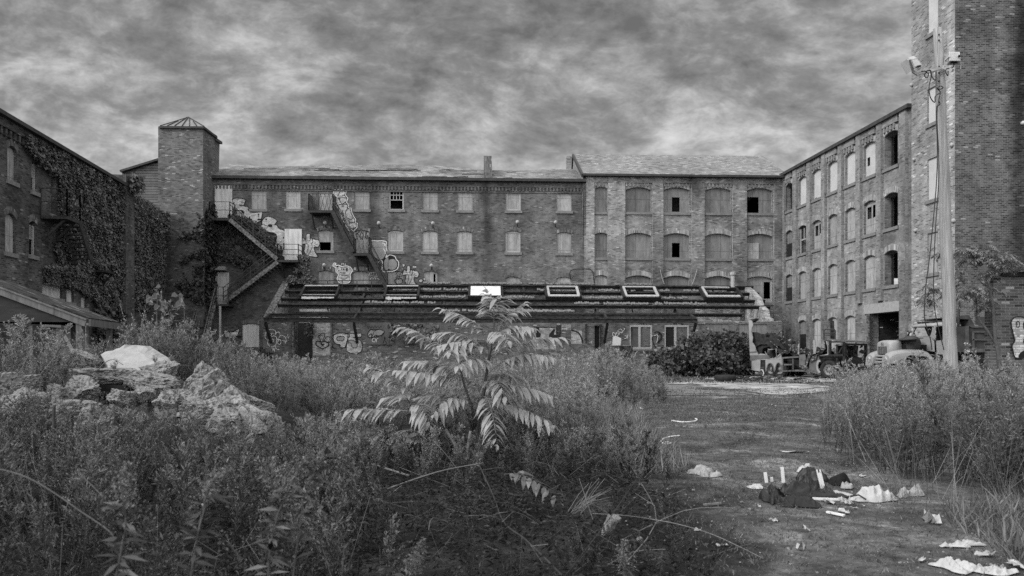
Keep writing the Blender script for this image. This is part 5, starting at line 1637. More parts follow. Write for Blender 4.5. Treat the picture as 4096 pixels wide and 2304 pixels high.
a_ = [Ws.h('X', x, y, -.9) for x, y in ((1600, 470), (1602, 310), (1625, 272), (1800, 272), (1818, 300), (1815, 470))]
mb.tube([Ws.pt(s, z, -.9) for s, z in a_], .035, 6)
for y in (345, 385): mb.tube([Ws.pt(*Ws.h('X', 1603, y, -.9), -.9), Ws.pt(*Ws.h('X', 1815, y, -.9), -.9)], .03, 6)
mb.build('grab_rail', M['iron'], fe_)
mb = MB()
for q in ((1742, 85, 1752, 470), (1765, 110, 1782, 470)):
    mb.bar(Ws.pt(*Ws.h('X', q[0], q[1], -1.2), -1.2), Ws.pt(*Ws.h('X', q[2], q[3], -1.2), -1.2), .08, .12)
mb.build('charred_post', M['black'], fe_)
mb = MB(); skin([(168, 112), (175, 95), (290, 68), (285, 105), (240, 118), (245, 140), (180, 140)], .35, -.02, mb=mb)
mb.build('roof_remnant', M['black'], fe_)


def wheel(root, c, axis, R, wd, dish=True):
    t = MB().lathe(c, axis, [(-wd / 2, R * .60), (-wd / 2, R * .93), (-wd * .3, R), (wd * .3, R), (wd / 2, R * .93), (wd / 2, R * .60), (wd * .3, R * .56)], 28).build('tyre', M['tyre'], root, smooth=True)
    r1 = MB().lathe(c, axis, [(wd * .32, R * .60), (wd * .36, R * .52), (wd * .12, R * .40), (wd * .12, R * .22), (wd * .30, R * .18), (wd * .30, 0)], 24).build('rim', M['rim'], t, smooth=True)
    m_ = MB()
    ax = Vector(axis).normalized()
    u = ax.cross(Vector((0, 0, 1))).normalized(); v = ax.cross(u)
    for k in range(8):
        g_ = k * PI / 4
        m_.lathe(Vector(c) + (u * math.cos(g_) + v * math.sin(g_)) * R * .31, axis, [(wd * .12, .03), (wd * .2, .03), (wd * .2, 0)], 6)
    m_.build('wheel_nut', M['iron'], r1)


R_ = .50
for xw, o in ((610, -.22), (768, -.22)):
    s = Ws.h('X', xw, 1080, o)[0]
    for oo in (o, o - 1.75): wheel(fe_, Ws.pt(s, R_, oo), (*Ws.n, 0), R_, .30)
s = Ws.h('X', 1712, 1050, -.12)[0]
for oo in (-.12, -1.9): wheel(fe_, Ws.pt(s, R_ + .02, oo), (*Ws.n, 0), R_ + .02, .30)
mb = MB()
cc = [Ws.pt(*Ws.h('X', x, y, .1), .1) for x, y in ((395, 1045), (430, 1045), (452, 1100), (440, 1160), (405, 1215))]
mb.tube([Vector(p) for p in cc], .02, 6)
mb.build('hanging_hose', M['white_paint'], fe_)
mb = MB()
for q in ([(960, 880), (930, 960), (880, 1200)], [(1000, 930), (985, 1040), (930, 1180)], [(1605, 780), (1600, 880), (1620, 1000), (1610, 1100)]):
    mb.tube([Ws.pt(*Ws.h('X', x, y, .06), .06) for x, y in q], .012, 5)
mb.build('hanging_wire', M['cable'], fe_)

# ------------------------------------------------------------------ old dump truck facing left
YS_ = 32.0
Pc = at(3577, 1400, YS_)
Wk = Wall(Pc.x - 2.4, YS_, 1, 0)      # near flank plane
kx = lambda x, o=0.0: Wk.h('W', x, 700, o)[0]
kz = lambda y, o=0.0: Wk.h('W', 1000, y, o)[1]
trk = thing('dump_truck', 'rounded old grey dump truck with slatted grille and missing hood parked behind the weeds', 'dump truck', (Pc.x + .5, YS_ + 1, 0))
Wg = Wall(*at(3481 - 4, 1400, YS_ + 2.1)[:2], 0, -1)      # grille plane, faces left


def K(x, y, o=0.0):
    return Wk.pt(*Wk.h('W', x, y, o), o)


def loft(secs, mat, name, parent=trk, smooth_=True, cap=True):
    """secs: list of rings (equal length)"""
    mb = MB()
    n = len(secs[0])
    for r in secs: mb.v += [tuple(p) for p in r]
    for k in range(len(secs) - 1):
        for j in range(n):
            j2 = (j + 1) % n
            mb.f.append((k * n + j, k * n + j2, (k + 1) * n + j2, (k + 1) * n + j))
    if cap:
        mb.f.append(tuple(reversed(range(n)))); mb.f.append(tuple((len(secs) - 1) * n + j for j in range(n)))
    return mb.build(name, mat, parent, smooth=smooth_)


# grille shell: rounded box standing between the wings
g0 = at(3450 + 340 / 6.44, 1400, YS_ + 1.72).x
gl, gh = YS_ + .45, YS_ + 1.72
zt, zb_ = at(0, 1260 + 650 / 6.44, YS_ + 1.4).z, at(0, 1260 + 1015 / 6.44, YS_ + 1.2).z
def ring(x, inset, z0, z1):
    out = []
    yc, hy = (gl + gh) / 2, (gh - gl) / 2 - inset
    for k in range(20):
        a = 2 * PI * k / 20
        cx, sy = math.cos(a), math.sin(a)
        ex = lambda q: math.copysign(abs(q) ** .45, q)
        out.append((x, yc + hy * ex(cx), (z0 + z1) / 2 + (z1 - z0) / 2 * ex(sy)))
    return out
loft([ring(g0 + .0, .16, zb_ + .05, zt - .16), ring(g0 + .03, .06, zb_, zt - .06), ring(g0 + .2, 0, zb_, zt), ring(g0 + .55, 0, zb_, zt + .0)], M['truckgrey'], 'grille_shell')
Wgr = Wall(g0 - .003, gh, 0, -1)
mb = MB()
for k in range(4):
    a, b = .22 + k * .205, .22 + k * .205 + .16
    wbox(Wgr, a, b, zb_ + .02, zb_ + .37, -.01, .012, mb)
gg = mb.build('grille', M['dark'], trk)
mb = MB()
for k in range(9):
    zz_ = zb_ + .05 + k * .30 / 8.5
    for j in range(4): wbox(Wgr, .22 + j * .205, .38 + j * .205, zz_ - .012, zz_ + .008, .012, .022, mb)
mb.build('grille_bar', M['rim'], gg)
mb = MB()
wbox(Wgr, .615, .645, zt - .27, zt - .08, .012, .03, mb); wbox(Wgr, .53, .56, zt - .25, zt - .10, .012, .03, mb); wbox(Wgr, .70, .73, zt - .25, zt - .10, .012, .03, mb); wbox(Wgr, .56, .615, zt - .185, zt - .165, .012, .025, mb); wbox(Wgr, .645, .70, zt - .185, zt - .165, .012, .025, mb)
mb.build('emblem', M['chrome'], trk)
# three broad bars below
for k, (y0, y1) in enumerate(((1030, 1080), (1112, 1160), (1190, 1240))):
    z0, z1 = at(0, 1260 + y1 / 6.44, YS_ + .9).z, at(0, 1260 + y0 / 6.44, YS_ + .9).z
    mb = MB(); wbox(Wgr, -.02, 1.4, z0, z1, -.1, .10 + .02 * k, mb)
    mb.build('bumper_bar', M['truckgrey'], trk, bevel=.03)
mb = MB(); wbox(Wgr, .0, 1.36, at(0, 1260 + 1240 / 6.44, YS_ + .9).z, zb_, -.3, -.12, mb)
mb.build('radiator_gap', M['dark'], trk)
mb = MB(); wbox(Wgr, -.35, 1.75, .45, .72, .1, .25, mb)
mb.build('bumper', M['truckdark'], trk)
# wings: swept tubes flattened over the wheels
def wing_(o, name):
    prof = [(690, 1150, .0), (700, 1030, .0), (770, 965, .0), (900, 920, 0), (1100, 885, 0), (1350, 880, 0), (1600, 895, 0), (1720, 940, 0), (1800, 1010, 0)]
    secs = []
    for x, y, _ in prof:
        s, z = Wk.h('W', x, y)
        r = []
        for k in range(12):
            t = k / 11
            a = PI * t
            r.append((Wk.pt(s, 0).x + .0, YS_ + o + .33 - .33 * math.cos(a) * 1.0, z - .30 + .30 * math.sin(a) ** .6))
        secs.append(r)
    mb = MB(); n = 12
    for r in secs: mb.v += [tuple(p) for p in r]
    for k in range(len(secs) - 1):
        for j in range(n - 1): mb.f.append((k * n + j, k * n + j + 1, (k + 1) * n + j + 1, (k + 1) * n + j))
    mb.f.append(tuple(range(n)))
    # near flank skirt with wheel opening
    w = Wall(Wk.p[0], YS_ + o, 1, 0)
    ed = [(Wk.h('W', x, y)[0], Wk.h('W', x, y)[1] - .28) for x, y, _ in prof]
    lo = [(Wk.h('W', 690, 1250)), (Wk.h('W', 1050, 1250))] + [(Wk.h('W', 1400, 1250)[0] + .62 * math.cos(PI - PI * k / 8), .75 + .72 * math.sin(PI * k / 8)) for k in range(9)] + [(Wk.h('W', 1800, 1250))]
    poly = ed + list(reversed([(s, z) for s, z in lo]))
    for t_ in tri(poly):
        q = [w.pt(*poly[i], 0) for i in t_]
        mb.face(q)
    return mb.build(name, M['truckgrey'], trk, smooth=False)
wing_(0, 'front_wing'); wing_(1.5, 'front_wing')
for o, x in ((.33, 760), (1.83, 760)):
    c = Vector((Wk.pt(kx(700), 0).x - .02, YS_ + o, at(0, 1260 + 1150 / 6.44, YS_ + .3).z))
    hl = MB().lathe(c + Vector((.15, 0, 0)), (-1, 0, 0), [(0, .17), (.14, .17), (.17, .15), (.17, .13)], 18).build('headlight', M['truckgrey'], trk, smooth=True)
    MB().lathe(c + Vector((.15, 0, 0)), (-1, 0, 0), [(.165, .13), (.20, .09), (.215, .0)], 18).build('lens', M['chrome'], hl, smooth=True)
# engine bay lump and cowl
for c, s_ in ((K(1250, 760, -.7), (.42, .5, .42)), (K(960, 780, -.9), (.3, .35, .3)), (K(1120, 700, -1.0), (.5, .5, .2))):
    mb = MB().lathe(c - Vector((0, 0, s_[2])), (0, 0, 1), [(0, .05)] + [(s_[2] * (1 - math.cos(a)), s_[0] * math.sin(a) ** .7) for a in (.5, .9, 1.3, 1.7, 2.1, 2.5, 2.9)], 14)
    mb.build('engine', M['truckdark'], trk, smooth=True)
mb = MB().box(K(1150, 960, -1.1), (1.0, 0, 0), (0, .6, 0), (0, 0, .35))
mb.build('engine_bay', M['dark'], trk)
mb = MB().bar(K(1010, 640, -.3), K(1440, 600, -.25), .9, .04)
mb.build('hood_flap', M['truckdark'], trk)
# cab: windscreen wall facing left, near door side, rounded roof
cabw = 1.75
XF = at(3450 + 1835 / 6.44, 1400, YS_).x
WF = Wall(XF, YS_ + cabw, 0, -1)
mb = MB()
skin([(1225, 588), (1300, 575), (1480, 572), (1680, 572), (1790, 600), (1822, 700), (1832, 940), (1490, 900), (1350, 880), (1240, 860)], .05, .02, WF, mb, 'W')
mb.build('cowl', M['truckgrey'], trk)
mb = MB()
skin([(1225, 588), (1262, 470), (1318, 330), (1350, 285), (1420, 268), (1600, 262), (1800, 272), (1835, 300), (1835, 330), (1800, 300), (1600, 288), (1440, 296), (1372, 330), (1330, 400), (1290, 500), (1268, 588)], .06, .03, WF, mb, 'W')
skin([(1800, 290), (1840, 280), (1840, 620), (1790, 600), (1770, 580), (1690, 572), (1745, 540), (1785, 430)], .06, .03, WF, mb, 'W')
mb.build('windscreen_frame', M['truckgrey'], trk)
mb = MB(); skin([(1580, 296), (1790, 300), (1780, 430), (1740, 535), (1690, 550), (1640, 430)], .02, -.5, WF, mb, 'W')
mb.build('rear_window_panel', M['truckdark'], trk)
mb = MB(); skin([(1685, 345), (1755, 345), (1758, 385), (1688, 388)], .01, -.45, WF, mb, 'W')
mb.build('sticker', M['white_paint'], trk)
mb = MB()
skin([(1835, 290), (1905, 285), (1880, 400), (1850, 560), (1890, 650), (1850, 650), (1838, 640)], .06, .0, Wk, mb, 'W')
skin([(2330, 285), (2440, 288), (2440, 700), (2440, 1000), (2380, 1000), (2380, 640)], .06, 0, Wk, mb, 'W')
skin([(1880, 268), (2440, 262), (2440, 290), (2100, 285), (1900, 300)], .06, 0, Wk, mb, 'W')
mb.build('cab_pillar', M['truckgrey'], trk)
skin([(1905, 660), (2130, 645), (2440, 640), (2440, 1040), (1930, 1010)], .05, 0, Wk, None, 'W').build('door', M['truckgrey'], trk)
zh_, zc_ = kz(272), kz(160)
def rring(x, inset, z1):
    out = []
    yc, hy = YS_ + cabw / 2, cabw / 2 + .03 - inset
    ex = lambda q, e: math.copysign(abs(q) ** e, q)
    for k in range(20):
        a = 2 * PI * k / 20
        zz_ = zh_ + (z1 - zh_) * ex(math.sin(a), .6) if math.sin(a) > 0 else zh_ - .03
        out.append((x, yc + hy * ex(math.cos(a), .5), zz_))
    return out
loft([rring(XF - .10, .22, zh_ + .05), rring(XF - .02, .08, zh_ + .26 * (zc_ - zh_) * 2), rring(XF + .18, .0, zc_ - .04), rring(XF + .5, 0, zc_), rring(XF + 1.1, 0, zc_ - .02), rring(XF + 1.28, .05, zc_ - .12)], M['truckgrey'], 'cab_roof')
mb = MB()
for k in range(12):
    a0_, a1_ = 2 * PI * k / 12, 2 * PI * (k + 1) / 12
    c = Vector((XF + .25, YS_ + .45, kz(600)))
    mb.bar(c + Vector((.10 * math.sin(a0_), .22 * math.cos(a0_), .2 * math.sin(a0_))), c + Vector((.10 * math.sin(a1_), .22 * math.cos(a1_), .2 * math.sin(a1_))), .035, .035)
mb.build('steering_wheel', M['dark'], trk)
mb = MB()
mb.box((XF + .75, YS_ + cabw / 2, kz(800)), (.35, 0, 0), (0, .8, 0), (0, 0, .35)).box((XF + 1.2, YS_ + cabw / 2, kz(620)), (.05, 0, 0), (0, .85, 0), (0, 0, .75))
mb.build('seat', M['dark'], trk)
for yy, dx in ((.25, .05), (.7, 0), (1.05, 0), (1.45, .05)):
    MB().lathe(Vector((XF + .12 + dx, YS_ + yy, zc_ - .02)), (-1, 0, .3), [(-.16, .02), (-.05, .05), (.03, .06), (.05, 0)], 8).build('marker_lamp', M['dark'], trk)
mb = MB().slab([(XF + .1, YS_ + .3, zc_ + .02), (XF + 1.5, YS_ + .3, zc_ + .16), (XF + 1.5, YS_ + .3, zc_ + .08), (XF + .1, YS_ + .3, zc_ - .02)][::-1], (0, 1.2, 0))
mb.build('roof_visor', M['truckdark'], trk)
# dump bed behind the cab
mb = MB()
x0_ = XF + 1.5
zt_ = kz(70)
mb.slab([(x0_ - 1.0, YS_ - .1, zt_ - .02), (x0_ + .05, YS_ - .1, zt_ + .12), (x0_ + .75, YS_ - .1, 1.9), (x0_ + .9, YS_ - .1, 1.0), (x0_ + .05, YS_ - .1, 1.0), (x0_ + .05, YS_ - .1, zt_ - .08)][::-1], (0, 2.2, 0))
mb.build('dump_bed', M['truckdark'], trk)
for xw in (1400,):
    for o in (-.1, -1.75): wheel(trk, Vector((Wk.pt(kx(xw), 0).x, YS_ - o, .52)), (0, -1, 0), .52, .28)
wheel(trk, Vector((x0_ + .9, YS_ + .2, .52)), (0, -1, 0), .52, .4)

# second dark bed standing further right
YD = 31.2
Wd = Wall(at(3866, 1400, YD).x, YD, 1, 0)
db = thing('dump_trailer', 'dark steel tipper box with recessed panels standing at the brick shed corner', 'trailer', (at(3925, 1400, YD).x, YD + 1, 0))
def D_(x, y, o=0.0): return Wd.pt(*Wd.h('Q', x, y, o), o)
mb = MB(); skin([(410, 978), (700, 972), (700, 1228), (415, 1228)], 2.0, -.05, Wd, mb, 'Q')
mb.build('box', M['truckdark'], db)
mb = MB()
for q in ([(408, 975), (432, 975), (440, 1230), (412, 1230)], [(432, 975), (700, 972), (700, 990), (470, 992)], [(470, 1025), (700, 1030), (700, 1042), (470, 1038)], [(470, 1100), (640, 1105), (640, 1118), (470, 1114)], [(470, 1038), (485, 1038), (490, 1200), (475, 1200)], [(625, 1040), (700, 1040), (700, 1200), (640, 1200)], [(432, 1195), (700, 1195), (700, 1228), (440, 1230)]):
    skin(q, .06, .02, Wd, mb, 'Q')
mb.build('rib', plain('scuffed_steel', .035, .10, 3), db)
mb = MB(); skin([(500, 890), (680, 885), (700, 960), (505, 965)], .05, -2, Wd, mb, 'Q')
mb.build('head_board', M['truckdark'], db)
for xx in (.5, 1.25): wheel(db, Wd.pt(xx, .5, -.5), (0, -1, 0), .5, .3)
mb = MB().lathe(D_(428, 1215, .05), (0, -1, 0), [(0, .06), (.04, .06), (.05, 0)], 10)
mb.build('reflector', M['white_paint'], db)

# ------------------------------------------------------------------ brick shed at the right edge
YB = 23.0
Wz = Wall(at(3973, 1400, YB).x, YB, 1, .03)
M['brick_near'] = brick_mat('grey_near_brick', .06, .115, .15, .29, .098, .013, .02, .3, (.75, 1.2), .5, (), streak=.15, darkbits=.15, bump=.006)
bs = thing('brick_outbuilding', 'small brick outbuilding with rusty roof edge and white graffiti at the right edge', 'outbuilding', (*Wz.pt(2, 0)[:2], 0))
zt0 = Wz.h('Q', 672, 490)[1]
mb = MB()
mb.face([Wz.pt(0, 0), Wz.pt(5, 0), Wz.pt(5, zt0 + .15), Wz.pt(0, zt0)])
mb.face([Wz.pt(0, 0), Wz.pt(0, zt0), Wz.pt(0, zt0, -.4), Wz.pt(0, 0, -.4)])
mb.face([Wz.pt(0, 0, -.4), Wz.pt(0, zt0, -.4), Wz.pt(5, zt0 + .15, -.4), Wz.pt(5, 0, -.4)])
mb.build('wall', M['brick_near'], bs)
mb = MB()
for k in range(26):
    a = k * .2 + .85
    z_ = zt0 + .12 + .075 * k * .2 + .02 * (k % 2)
    mb.box(Wz.pt(a, z_ + .03, -.25), (.1, 0, .01), (0, .5, .02), (0, 0, .02))
mb.build('roof', M['iron_pale'], bs)
mb = MB(); wbox(Wz, .25, 5, zt0 - .02, zt0 + .1, -.1, .12, mb)
mb.build('eave_board', M['black'], bs)
graf(Wz, bs, 'Q', [('Fill', [(840, 940), (870, 895), (920, 885), (975, 900), (1000, 960), (1010, 1040), (960, 1120), (990, 1180), (980, 1260), (885, 1285), (855, 1200), (850, 1160), (875, 1115), (855, 1030)], 10), ('Line', [(900, 965), (893, 940), (910, 930), (922, 950), (915, 985), (895, 985), (890, 955), (905, 925)], 6), ('Solid', [(955, 960), (966, 940), (966, 1020)]), ('Grey', [(890, 1060), (905, 1055), (910, 1040), (918, 1056), (935, 1058), (920, 1070), (924, 1088), (908, 1078), (894, 1088), (900, 1070)]), ('Solid', [(910, 1270), (940, 1225), (975, 1215), (980, 1260), (950, 1290)])],
     'white rounded figure shape with a spiral sprayed on the brick')
graf(Wr, wing, 'W', [('Fill', [(1120, 590), (1130, 520), (1100, 470), (1110, 420), (1140, 370), (1140, 420), (1180, 420), (1195, 470), (1165, 520), (1170, 590)], 16), ('Fill', [(1200, 590), (1210, 480), (1240, 440), (1300, 440), (1340, 470), (1355, 560), (1300, 570), (1270, 590)], 16)], 'white flame shaped lettering by the garage doorway', off=.07)
# ------------------------------------------------------------------ plants
npr = np.random.RandomState(5)
M['mug'] = leaf_mat('mugwort_leaf', .115, .3, var=(.10, 3.0))
M['mug_dark'] = leaf_mat('shaded_weed_leaf', .060, .25, var=(.08, 3.8))  # darker leaf colour for the near weeds and scrub
M['brush'] = leaf_mat('dark_brush_leaf', .020, .2, var=(.2, 4.0))
M['mug_pale'] = leaf_mat('silvery_weed_leaf', .155, .3, var=(.2, 2.3))
M['grass'] = leaf_mat('grass_blade', .11, .25, var=(.35, 2.2))
M['straw'] = leaf_mat('dry_straw', .17, .2, var=(.2, 1.8))
M['ivy'] = leaf_mat('creeper_leaf', .10, .2, rough=.5, var=(.25, 2.1), spec=.4)
M['ivy_dark'] = leaf_mat('dark_creeper_leaf', .034, .2, rough=.5, var=(.25, 2.0), spec=.4)
M['sumac'] = leaf_mat('pale_green_leaflet', .33, .38, rough=.5, var=(.6, 1.4), spec=.3)
M['sumac_far'] = leaf_mat('tree_leaflet', .16, .28, rough=.5, var=(.45, 1.7), spec=.35)
M['bush'] = leaf_mat('glossy_bush_leaf', .035, .2, rough=.45, var=(.3, 2.4), spec=.5)
M['catalpa'] = leaf_mat('broad_pale_leaf', .15, .3, rough=.5, var=(.6, 1.5))
M['stem'] = plain('green_brown_stem', .05, .10, 12)
M['twig'] = plain('dry_twig', .08, .19, 10)
M['twig_dark'] = plain('dark_twig', .02, .05, 10)


def norm(a):
    return a / (np.linalg.norm(a, axis=-1, keepdims=True) + 1e-9)


def leaf_quads(base, dirn, ln, wd, r=npr):
    """diamond leaves: base (n,3), dir (n,3), length (n,), width (n,)"""
    n = len(base)
    d = norm(dirn)
    side = norm(np.cross(d, r.normal(size=(n, 3))))
    mid = base + d * (ln * .45)[:, None]
    tip = base + d * ln[:, None]
    tip[:, 2] -= ln * .12
    q = np.stack([base, mid + side * (wd / 2)[:, None], tip, mid - side * (wd / 2)[:, None]], 1)
    return q


def strips(P0, P1, w, r=npr):
    """thin flat stems between point arrays"""
    d = P1 - P0
    side = norm(np.cross(d, r.normal(size=d.shape))) * w[:, None] / 2
    return np.stack([P0 - side, P0 + side, P1 + side * .6, P1 - side * .6], 1)


def mugwort(h, nb, nl, ll, lw, spread=.36, seed=0, plume=False):
    """feathery upright weed: a bent stem, steep raking branches, many narrow leaves and slender seed plumes; returns quads, shade"""
    r = np.random.RandomState(seed)
    K = 9
    t = np.linspace(0, 1, K)
    bend = r.normal(size=2) * .14 * h
    stem = np.stack([bend[0] * t ** 2, bend[1] * t ** 2, h * t], 1)
    Q, S = [], []
    Q.append(strips(stem[:-1], stem[1:], np.linspace(.012, .004, K - 1) * (h / 1.2), r)); S.append(np.full(K - 1, .30))
    # a few older bare stems
    for _ in range(2):
        a, e = r.normal(size=3) * [.10, .10, 0], r.normal(size=3) * [.22, .22, .05]
        p0, p1 = a * .3, a * .3 + e + [0, 0, r.uniform(.5, .9)]
        Q.append(strips(p0[None], p1[None], np.array([.006]), r)); S.append([.75])
    tb = np.sort(r.uniform(.10, .99, nb))
    az = r.uniform(0, 2 * np.pi, nb) + np.arange(nb) * 2.4
    for k in range(nb):
        b0 = np.array([bend[0] * tb[k] ** 2, bend[1] * tb[k] ** 2, h * tb[k]])
        L = spread * h * (1.12 - tb[k]) ** .55 * r.uniform(.55, 1.2)
        el = r.uniform(.75, 1.25)
        d = np.array([np.cos(az[k]) * np.cos(el), np.sin(az[k]) * np.cos(el), np.sin(el)])
        m = max(4, int(nl * (.55 + .7 * (1 - tb[k]))))
        u = np.sort(r.uniform(.06, 1, m))
        pos = b0 + d * (u * L)[:, None]
        pos[:, 2] -= (u ** 2) * L * (.16 if not plume else .04)
        pos += r.normal(size=(m, 3)) * .006
        Q.append(strips(b0[None], pos[-1:], np.array([.005]), r)); S.append([.25])
        dirs = d * 1.0 + r.normal(size=(m, 3)) * .5 + np.array([0, 0, .15])
        ln = ll * r.uniform(.4, 1.5, m) * (1.15 - .75 * u)
        Q.append(leaf_quads(pos, dirs, ln, lw * r.uniform(.6, 1.4, m) * (1.1 - .3 * u), r))
        S.append(np.clip(.02 + .52 * pos[:, 2] / h + .34 * u + r.normal(size=m) * .13, 0, 1))  # tips paler, inside darker: silvery leaf plus skylight and shade put in colour
    return np.concatenate(Q), np.concatenate([np.asarray(s, float) for s in S])


def wisp(h, ns, nl, ll, lw, seed=0, splay=.16):
    """a tuft of slender upright stems, each feathered with tiny leaves right up to a thin seed plume"""
    r = np.random.RandomState(seed)
    Q, S = [], []
    T = np.linspace(0, 1, 7)
    for _ in range(ns):
        a = r.uniform(0, 2 * np.pi)
        b = np.array([np.cos(a), np.sin(a), 0]) * r.uniform(.01, .09)
        out = np.array([np.cos(a), np.sin(a), 0]) * r.uniform(.02, splay) + np.append(r.normal(size=2) * .05, 0)
        hh = h * r.uniform(.55, 1.05)
        P = b + out * (T ** 1.6)[:, None] * hh / .5 + np.array([0, 0, 1.0]) * (T * hh)[:, None]
        Q.append(strips(P[:-1], P[1:], np.linspace(.007, .003, 6), r)); S.append(np.linspace(.3, .6, 6))
        m = int(nl * r.uniform(.7, 1.2))
        u = r.uniform(.06, 1, m)
        k = np.minimum((u * 6).astype(int), 5)
        f = (u * 6 - k)[:, None]
        pos = P[k] * (1 - f) + P[k + 1] * f
        wide = .35 + .65 * np.sin(np.pi * np.clip(u * 1.05, 0, 1))
        d = np.array([0, 0, .85]) + r.normal(size=(m, 3)) * np.array([.75, .75, .3])
        Q.append(leaf_quads(pos, d, ll * wide * r.uniform(.6, 1.5, m), lw * r.uniform(.6, 1.4, m), r))
        S.append(np.clip(.06 + .62 * u + r.normal(size=m) * .14, 0, 1))  # colour pales up the stem, with skylight on the tops painted in
    return np.concatenate(Q), np.concatenate([np.asarray(s_, float) for s_ in S])


TOPS = [(-400, 1290), (0, 1270), (180, 1285), (300, 1400), (400, 1300), (480, 1225), (600, 1205), (700, 1235), (780, 1285), (850, 1325), (950, 1370), (1050, 1420), (1300, 1430), (1500, 1410), (1700, 1440), (2150, 1430), (2250, 1385), (2450, 1365),
        (2550, 1440), (2700, 1490), (2900, 1500), (3120, 1680), (3190, 1610), (3260, 1530), (3340, 1478), (3480, 1450), (3600, 1425), (3780, 1418), (4096, 1395), (4700, 1390)]


def cap_h(x, y, h, r=npr):
    """no weed in the yard grows tall enough to hide the shed front or the wrecks"""
    u = CU + F * x / max(y, .5)
    vt = np.interp(u, [p[0] for p in TOPS], [p[1] for p in TOPS])
    if y < 10.6 and u < 1700: vt = max(vt, np.interp(u, [-300, 0, 400, 700, 1000, 1200, 1450, 1700], [1560, 1580, 1600, 1630, 1720, 1660, 1640, 1760]))
    top = H + (CV - vt) * y / F - gz(x, y)
    return float(np.clip(min(h, top * r.uniform(.78, 1.06)), .12, None))


def clump(x, y, k=.55):
    return mnoise.noise((x * k, y * k, 3.3)) + .5 * mnoise.noise((x * k * 2.3, y * k * 2.3, 8.1))


def scatter(protos, pts, hs, r=npr, lean=.08, shade_k=None, capped=True):
    Q, S = [], []
    for k, (p, hsc) in enumerate(zip(pts, hs)):
        cl_ = clump(p[0], p[1])
        hsc = cap_h(p[0], p[1], hsc * (1 + .38 * cl_)) if capped else hsc
        q, s = protos[r.randint(len(protos))]
        a = r.uniform(0, 2 * np.pi)
        c, sn = np.cos(a), np.sin(a)
        R = np.array([[c, -sn, 0], [sn, c, 0], [0, 0, 1.0]])
        lx, ly = r.normal(size=2) * lean
        Sh = np.array([[1, 0, lx], [0, 1, ly], [0, 0, 1]])
        Q.append((q.reshape(-1, 3) @ (R.T * hsc) @ Sh.T + np.asarray(p)).reshape(-1, 4, 3))
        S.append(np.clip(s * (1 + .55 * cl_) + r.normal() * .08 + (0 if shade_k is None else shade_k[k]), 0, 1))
    return np.concatenate(Q), np.concatenate(S)


def inpoly(x, y, poly):
    c = False
    n = len(poly)
    for i in range(n):
        x0, y0 = poly[i]; x1, y1 = poly[i - 1]
        if (y0 > y) != (y1 > y) and x < (x1 - x0) * (y - y0) / (y1 - y0) + x0: c = not c
    return c


def fill(poly, n, r=npr, mind=0):
    xs, ys = [p[0] for p in poly], [p[1] for p in poly]
    out = []
    tries = 0
    while len(out) < n and tries < n * 60:
        tries += 1
        x, y = r.uniform(min(xs), max(xs)), r.uniform(min(ys), max(ys))
        if inpoly(x, y, poly): out.append((x, y, gz(x, y) - .02))
    return out


PM_far = [mugwort(1, 18, 12, .10, .020, .30, s) for s in range(4)]
PM_mid = [mugwort(1, 30, 20, .066, .0125, .32, 10 + s) for s in range(5)]
PM_near = [mugwort(1, 34, 30, .056, .0095, .42, 20 + s) for s in range(5)]
PM_wisp = [wisp(1, 8, 46, .060, .0105, 50 + s_) for s_ in range(5)]
PM_wispn = [wisp(1, 9, 75, .045, .0075, 70 + s_) for s_ in range(4)]
PM_plume = [mugwort(1, 26, 15, .050, .014, .20, 30 + s, True) for s in range(4)]

# --- near left bank of dark weeds
pts, hs, sk = [], [], []
for x, y, z in fill([(-8.5, 9.6), (-6.5, 5.2), (-2.6, 2.3), (-1.3, 2.1), (-.55, 3.2), (-.9, 5.5), (-2.4, 7.4), (-5.2, 8.4), (-7.4, 10.2)], 400):
    pts.append((x, y, z)); hs.append(npr.uniform(.55, .95) * (1.0 if y > 4 else .78)); sk.append(-.05)
q, s = scatter(PM_near + PM_wispn, pts, hs, shade_k=sk, lean=.18)
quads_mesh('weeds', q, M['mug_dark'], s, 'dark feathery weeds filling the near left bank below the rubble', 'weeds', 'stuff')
# --- around and behind the rubble
pts, hs = [], []
for poly, n, h0, h1 in (([(-12.5, 16.5), (-6.0, 15.6), (-5.4, 19), (-12.5, 21)], 130, 1.25, 2.0), ([(-11.8, 9.5), (-7.6, 9.6), (-7.4, 13.0), (-11.5, 13.5)], 60, 1.1, 1.6),
                        ([(-6.6, 13.4), (-3.2, 12.2), (-2.8, 17.5), (-6.2, 18)], 80, .9, 1.7), ([(-8.5, 12.0), (-4.9, 10.8), (-4.6, 12.4), (-7.6, 13.4)], 14, .4, .8)):
    for p in fill(poly, n): pts.append(p); hs.append(npr.uniform(h0, h1))
q, s = scatter(PM_mid + PM_wisp, pts, hs)
quads_mesh('weeds', q, M['mug'], s, 'tall grey feathery weeds growing around the broken concrete slabs', 'weeds', 'stuff')
pts, hs = [], []
for c, x, y, Y in (('J', 60, 1050, 9.0), ('J', 190, 900, 10.2), ('J', 330, 1000, 9.2), ('J', 420, 900, 9.8), ('J', 500, 1050, 8.8), ('J', 560, 860, 10.6), ('J', 880, 1020, 9.4), ('J', 1000, 960, 10.2), ('J', 1130, 900, 9.6), ('J', 1210, 1020, 9.2), ('J', 1400, 1000, 9.4), ('J', 1480, 950, 10.0), ('J', 1600, 1150, 8.6), ('J', 1830, 1230, 8.4), ('J', 2050, 1180, 8.6), ('J', 760, 1090, 8.8), ('J', 260, 1100, 8.6)):
    p = cp(c, x, y, Y)
    pts.append((p.x, p.y, gz(p.x, p.y))); hs.append(min(1.25, max(.3, p.z - gz(p.x, p.y) + .12)))
